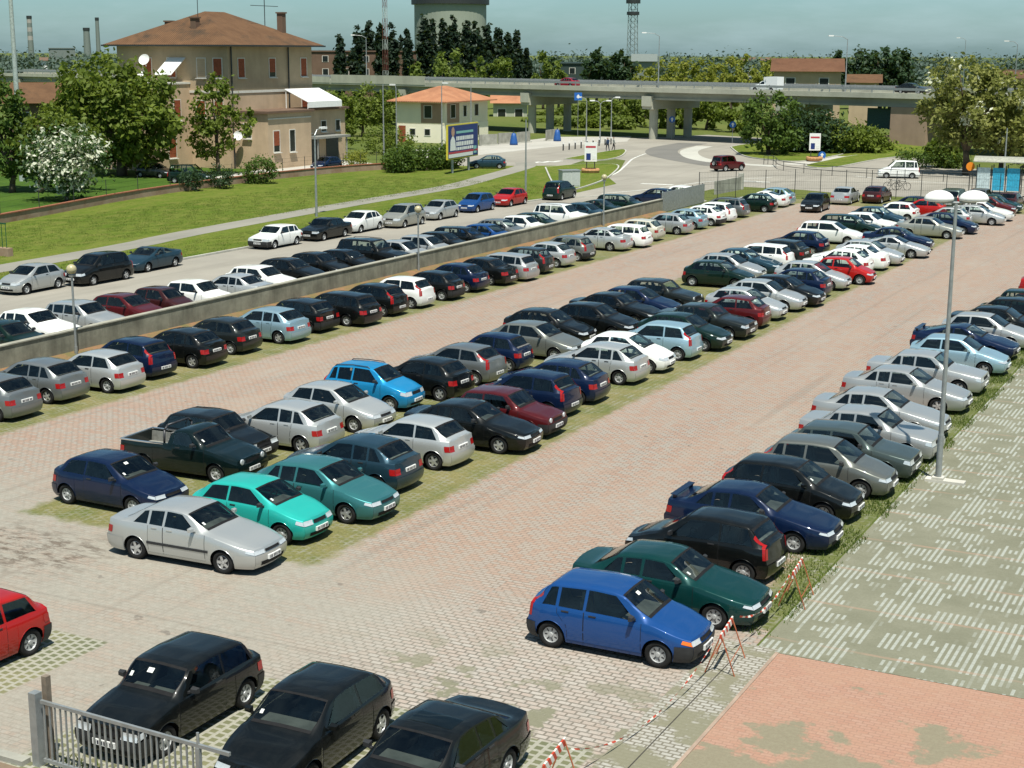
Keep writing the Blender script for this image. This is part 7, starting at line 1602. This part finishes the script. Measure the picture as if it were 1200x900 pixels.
# bus shelter, orange disc, benches
a, b = G(1143, 227), G(1194, 229); d = b-a; ang = math.atan2(d.y, d.x)
bs = thing('bus_shelter', 'bus shelter with grey barrel roof and bright blue back panels at the right', 'bus shelter', (a.x, a.y, 0), ang); L = d.length
for x in (0, L*.34, L*.67, L):
    for yy in (0, 1.4): m = MB(); m.tube((x, yy, 0), (x, yy, 2.5), .05, n=6); m.build('post', M_DARKM, bs)
m = MB(); n = 10; pr_ = [(-.35 + 2.1*i/n, 2.5 + .75*math.sin(math.pi*(.15 + .7*i/n))) for i in range(n+1)]
m.add([(-.3, y, z) for y, z in pr_] + [(L+.3, y, z) for y, z in pr_] + [(-.3, y, z-.07) for y, z in pr_] + [(L+.3, y, z-.07) for y, z in pr_], [(i, i+1, n+2+i, n+1+i) for i in range(n)] + [(2*n+2+i, 3*n+3+i, 3*n+4+i, 2*n+3+i) for i in range(n)] + [(0, n+1, 3*n+3, 2*n+2)] ); m.build('roof', simple('shelter_roof', (0.36, 0.36, 0.30), .6, .3, .2), bs)
for i, (x0, x1, mt) in enumerate(((.05, L*.31, simple('pale_panel', (0.50, 0.60, 0.62), .3, .5)), (L*.37, L*.64, simple('blue_panel', (0.04, 0.36, 0.55), .3, .5)), (L*.70, L-.05, None))):
    m = MB(); m.box(x0, x1, -.02, .02, .35, 2.3); m.build('side_panel', mt or bpy.data.materials['blue_panel'], bs)
p = G(1135, 226); o = thing('bus_stop_sign', 'round orange bus stop disc on a post left of the bus shelter', 'sign', (p.x, p.y, 0), YAW); z = zat(1135, 195, p); m = MB(); m.tube((0, 0, 0), (0, 0, z), .04, n=6); m.build('post', M_DARKM, o); m = MB(); m.lathe([(.001, -.07), (.38, -.07), (.38, -.03), (.001, -.03)], (0, 0, z), 18, 0, 'Y'); m.build('disc', simple('sign_orange', (0.75, 0.24, 0.02), .5, .3, 0, .05), o)
# bicycles at the far fence
def bicycle(u, v, lab):
    p = G(u, v); o = thing('bicycle', lab, 'bicycle', (p.x, p.y, 0), .5)
    for x in (-.52, .52):
        m = MB(); n = 18
        m.v = []; m.path([(x + .33*math.cos(2*math.pi*i/n), 0, .34 + .33*math.sin(2*math.pi*i/n)) for i in range(n+1)], .022, 5); m.build('wheel', M_TYRE, o)
    m = MB(); m.path([(-.52, 0, .34), (-.1, 0, .34), (-.22, 0, .82), (-.52, 0, .34)], .022, 5); m.path([(-.1, 0, .34), (.36, 0, .80), (-.2, 0, .76)], .022, 5); m.path([(.52, 0, .34), (.36, 0, .80), (.33, 0, .98)], .022, 5); m.build('frame', M_DARKM, o)
    m = MB(); m.box(-.34, -.12, -.06, .06, .86, .91); m.build('saddle', M_SEAM, o); m = MB(); m.tube((.33, -.28, .99), (.33, .28, .99), .02, n=5); m.build('handlebar', M_DARKM, o)
bicycle(1046, 222, 'dark bicycle leaning at the far fence, left one of the pair'); bicycle(1056, 223, 'dark bicycle leaning at the far fence, right one of the pair')

# striped trestle barriers and tape
M_STR = NT('red_white_stripes'); pz = M_STR.sep(M_STR.obj()); wv = M_STR.math('PINGPONG', M_STR.math('ADD', pz[1], M_STR.math('MULTIPLY', pz[2], .8)), .12)
M_STR = M_STR.out(M_STR.mix(M_STR.math('GREATER_THAN', wv, .06), (0.72, 0.70, 0.64), (0.50, 0.06, 0.03)), .6, spec=.3)
M_ORG = simple('rusty_orange', (0.36, 0.11, 0.05), .7, .3, 0, .3)
def trestle(x, y, rz, lab, lean=0):
    o = thing('trestle_barrier', lab, 'barrier', (x, y, 0), rz, 'red and white trestle barriers')
    m = MB(); m.box(-.015, .015, -.56, .56, .70, .85); m.build('striped_board', M_STR, o)
    for yy in (-.5, .5):
        for sx in (-.30, .30): m = MB(); m.tube((sx, yy, 0), (0, yy, .84), .014, n=6); m.build('leg', M_ORG, o)
    m = MB(); m.tube((-.20, -.5, .28), (-.20, .5, .28), .010, n=5); m.tube((.20, -.5, .28), (.20, .5, .28), .010, n=5); m.build('brace', M_ORG, o)
    return o
trestle(-9.22, 27.35, .12, 'red and white trestle barrier beside the nose of the bright blue hatchback')
trestle(-9.05, 31.6, .10, 'red and white trestle barrier standing in the grass by the black hatchback')
trestle(-9.85, 20.75, .12, 'red and white trestle barrier at the bottom edge of the photo')
def tape(name, lab, a, b, sag, k=1.0):
    m = MB(); n = 26; a, b = Vector(a), Vector(b)
    P_ = [a.lerp(b, i/n) - Vector((0, 0, sag*4*(i/n)*(1-i/n))) for i in range(n+1)]
    for i in range(n): 
        p, q = P_[i], P_[i+1]; w = Vector((.010, 0, .024)); tw = .02*math.sin(i*.9); w2 = Vector((.008+tw, 0, .022))*k; w3 = Vector((.008+.02*math.sin((i+1)*.9), 0, .022))*k
        m.add([p-w2, q-w3, q+w3, p+w2], [(0, 1, 2, 3)])
    o = m.build(name, M_STR); return tag(o, lab, 'tape')
tape('barrier_tape', 'red and white tape sagging between the two trestles over the grass', (-9.15, 27.95, .85), (-9.05, 31.0, .80), .30)
tape('barrier_tape', 'red and white tape running down to the trestle at the bottom edge', (-9.25, 26.8, .75), (-9.8, 21.3, .66), .62, .7)

# railing gate in the near left corner
gt_ = thing('railing_gate', 'grey steel railing gate on a square post in the near left corner', 'gate', (-18.2, 17.75, 0), -.03)
m = MB(); m.box(-.08, .08, -.08, .08, 0, 1.34); m.build('gate_post', M_GALV, gt_); m = MB(); m.box(.02, .13, .14, .25, 0, 1.58); m.build('latch_post', simple('rusty_post', (0.22, 0.18, 0.14), .8, .2, .2), gt_)
m = MB(); m.box(.13, 4.2, -.025, .025, 1.17, 1.23); m.box(.13, 3.55, -.025, .025, .10, .16); m.build('rails', M_GALV, gt_)
for i in range(28): m = MB(); m.box(.18 + i*.125, .205 + i*.125, -.014, .014, .162, 1.168); m.build('bar', M_GALV, gt_)
m = MB(); m.box(3.52, 3.6, -.035, .035, 0, 1.165); m.tube((3.56, 0, 1.235), (3.56, 0, 1.42), .025, n=6); m.build('end_post', M_GALV, gt_)
# ------------------------------------------------------------------ people by the junction
def person(u, v, lab, shirt, trousers, rz, stride=.16, bike=False):
    p = G(u, v); o = thing('person', lab, 'person', (p.x, p.y, .02), rz)
    V = [(0, 0, .95), (0, 0, 1.2), (0, 0, 1.42), (0, 0, 1.50), (0, 0, 1.62), (0, 0, 1.72),
         (.02, .10, .92), (stride, .10, .50), (stride*.9, .10, .07), (stride*.9+.13, .10, .04), (-.02, -.10, .92), (-stride*.6, -.10, .50), (-stride*1.6, -.10, .09), (-stride*1.6+.13, -.10, .04),
         (0, .19, 1.40), (-.05, .24, 1.13), (.05, .25, .90), (.07, .25, .80), (0, -.19, 1.40), (.07, -.24, 1.13), (.18, -.25, .92), (.22, -.25, .83)]
    E_ = [(0, 1), (1, 2), (2, 3), (3, 4), (4, 5), (0, 6), (6, 7), (7, 8), (8, 9), (0, 10), (10, 11), (11, 12), (12, 13), (2, 14), (14, 15), (15, 16), (16, 17), (2, 18), (18, 19), (19, 20), (20, 21)]
    rad = [.15, .145, .15, .062, .098, .085, .095, .065, .045, .04, .095, .065, .045, .04, .06, .045, .034, .03, .06, .045, .034, .03]
    me = bpy.data.meshes.new('body'); me.from_pydata(V, E_, []); b = link_mesh('body', me, o)
    sk = b.modifiers.new('skin', 'SKIN'); 
    for i, r in enumerate(rad): me.skin_vertices[0].data[i].radius = (r, r)
    me.skin_vertices[0].data[0].use_root = True
    sb = b.modifiers.new('sub', 'SUBSURF'); sb.levels = 1; sb.render_levels = 1
    k = NT('figure'); z = k.sep(k.obj())[2]
    k.out(k.mix(k.math('GREATER_THAN', z, .95), trousers, k.mix(k.math('GREATER_THAN', z, 1.50), shirt, k.mix(k.math('GREATER_THAN', z, 1.69), (0.35, 0.22, 0.16), (0.03, 0.02, 0.015)))), .8, spec=.2)
    me.materials.append(k.mat)
    return o
person(712, 178, 'person in dark blue clothes walking at the junction, left one of two', (0.03, 0.05, 0.10), (0.03, 0.035, 0.05), 2.6)
person(719, 177, 'person with pale top and dark trousers at the junction, right one of two', (0.35, 0.35, 0.33), (0.02, 0.02, 0.025), .6)

# ------------------------------------------------------------------ vehicles on the viaduct
car('hatch5', {'hubcap', 'moving'}, *on_via(651, 2.6)[:2], VANG+180, (.30, .012, .03, 0), 2, 'dark red hatchback driving on the viaduct', 'car', 'vehicles on the viaduct', on_via(651, 2.6).z)
car('pickup', {'hubcap', 'moving', 'boxbody'}, *on_via(884, 2.8)[:2], VANG+180, (.75, .80, .80, 0), 2, 'white delivery truck with box body driving on the viaduct', 'truck', 'vehicles on the viaduct', on_via(884, 2.8).z)
car('sedan', {'hubcap', 'moving'}, *on_via(1029, 8.6)[:2], VANG, (.01, .012, .012, 0), 2, 'black saloon driving on the viaduct before the orange shed', 'car', 'vehicles on the viaduct', on_via(1029, 8.6).z)

# ------------------------------------------------------------------ rough grass
def tufts(name, rects, n, hmin, hmax, mat, label):
    area = np.array([(r[1]-r[0])*(r[3]-r[2]) for r in rects]); ri = rng.choice(len(rects), n, p=area/area.sum()); Rr = np.array(rects)[ri]
    nc = n//9; cxy = rng.random((n, 2)); 
    x = Rr[:, 0] + (Rr[:, 1]-Rr[:, 0])*cxy[:, 0]; y = Rr[:, 2] + (Rr[:, 3]-Rr[:, 2])*cxy[:, 1]
    clump = np.sin(x*3.1 + 2*np.sin(y*1.7)) + np.sin(y*2.3 + 1.3*np.sin(x*2.9)); keep = clump + rng.normal(0, .7, n) > -.25; x, y = x[keep], y[keep]; n = len(x)
    a = rng.uniform(0, 6.283, n); h = rng.uniform(hmin, hmax, n); w = rng.uniform(.012, .03, n)*(h/.2)**.5; l = rng.uniform(.1, .6, n)*h; b = rng.uniform(0, 6.283, n)
    v = np.stack([np.stack([x - w*np.cos(a), y - w*np.sin(a), np.full(n, .005)], 1), np.stack([x + w*np.cos(a), y + w*np.sin(a), np.full(n, .005)], 1), np.stack([x + l*np.cos(b), y + l*np.sin(b), h], 1)], 1).reshape(-1, 3)
    me = bpy.data.meshes.new(name); me.vertices.add(3*n); me.vertices.foreach_set('co', v.ravel()); me.loops.add(3*n); me.loops.foreach_set('vertex_index', np.arange(3*n, dtype=np.int32)); me.polygons.add(n)
    me.polygons.foreach_set('loop_start', np.arange(0, 3*n, 3, dtype=np.int32)); me.polygons.foreach_set('loop_total', np.full(n, 3, np.int32)); me.materials.append(mat); me.update(calc_edges=True)
    return tag(link_mesh(name, me), label, 'grass', kind='stuff')
tufts('rough_grass', [(-10.2, -8.75, 29.2, 62), (-10.4, -8.9, 62, 95)], 45000, .04, .11, m_leaf('grass_blade', (0.065, 0.110, 0.018), (0.16, 0.21, 0.045), .35, .4), 'rough green grass growing along the right verge')
tufts('wall_grass', [(-42.7, -41.2, 40, 105), (-18.0, -14.4, 17.8, 18.2)], 9000, .06, .26, bpy.data.materials['grass_blade'], 'tufts of grass at the foot of the low wall')

lx = m_leaf('lawn_blade', (0.080, 0.140, 0.020), (0.20, 0.235, 0.055), .35, .15)
tufts('lawn_grass', [(-63.0, -58.0, 50, 112), (-80.0, -67.5, 58, 128), (-65.5, -58, 112, 126)], 120000, .03, .12, lx, 'mown grass blades on the lawn between the street and the garden wall')
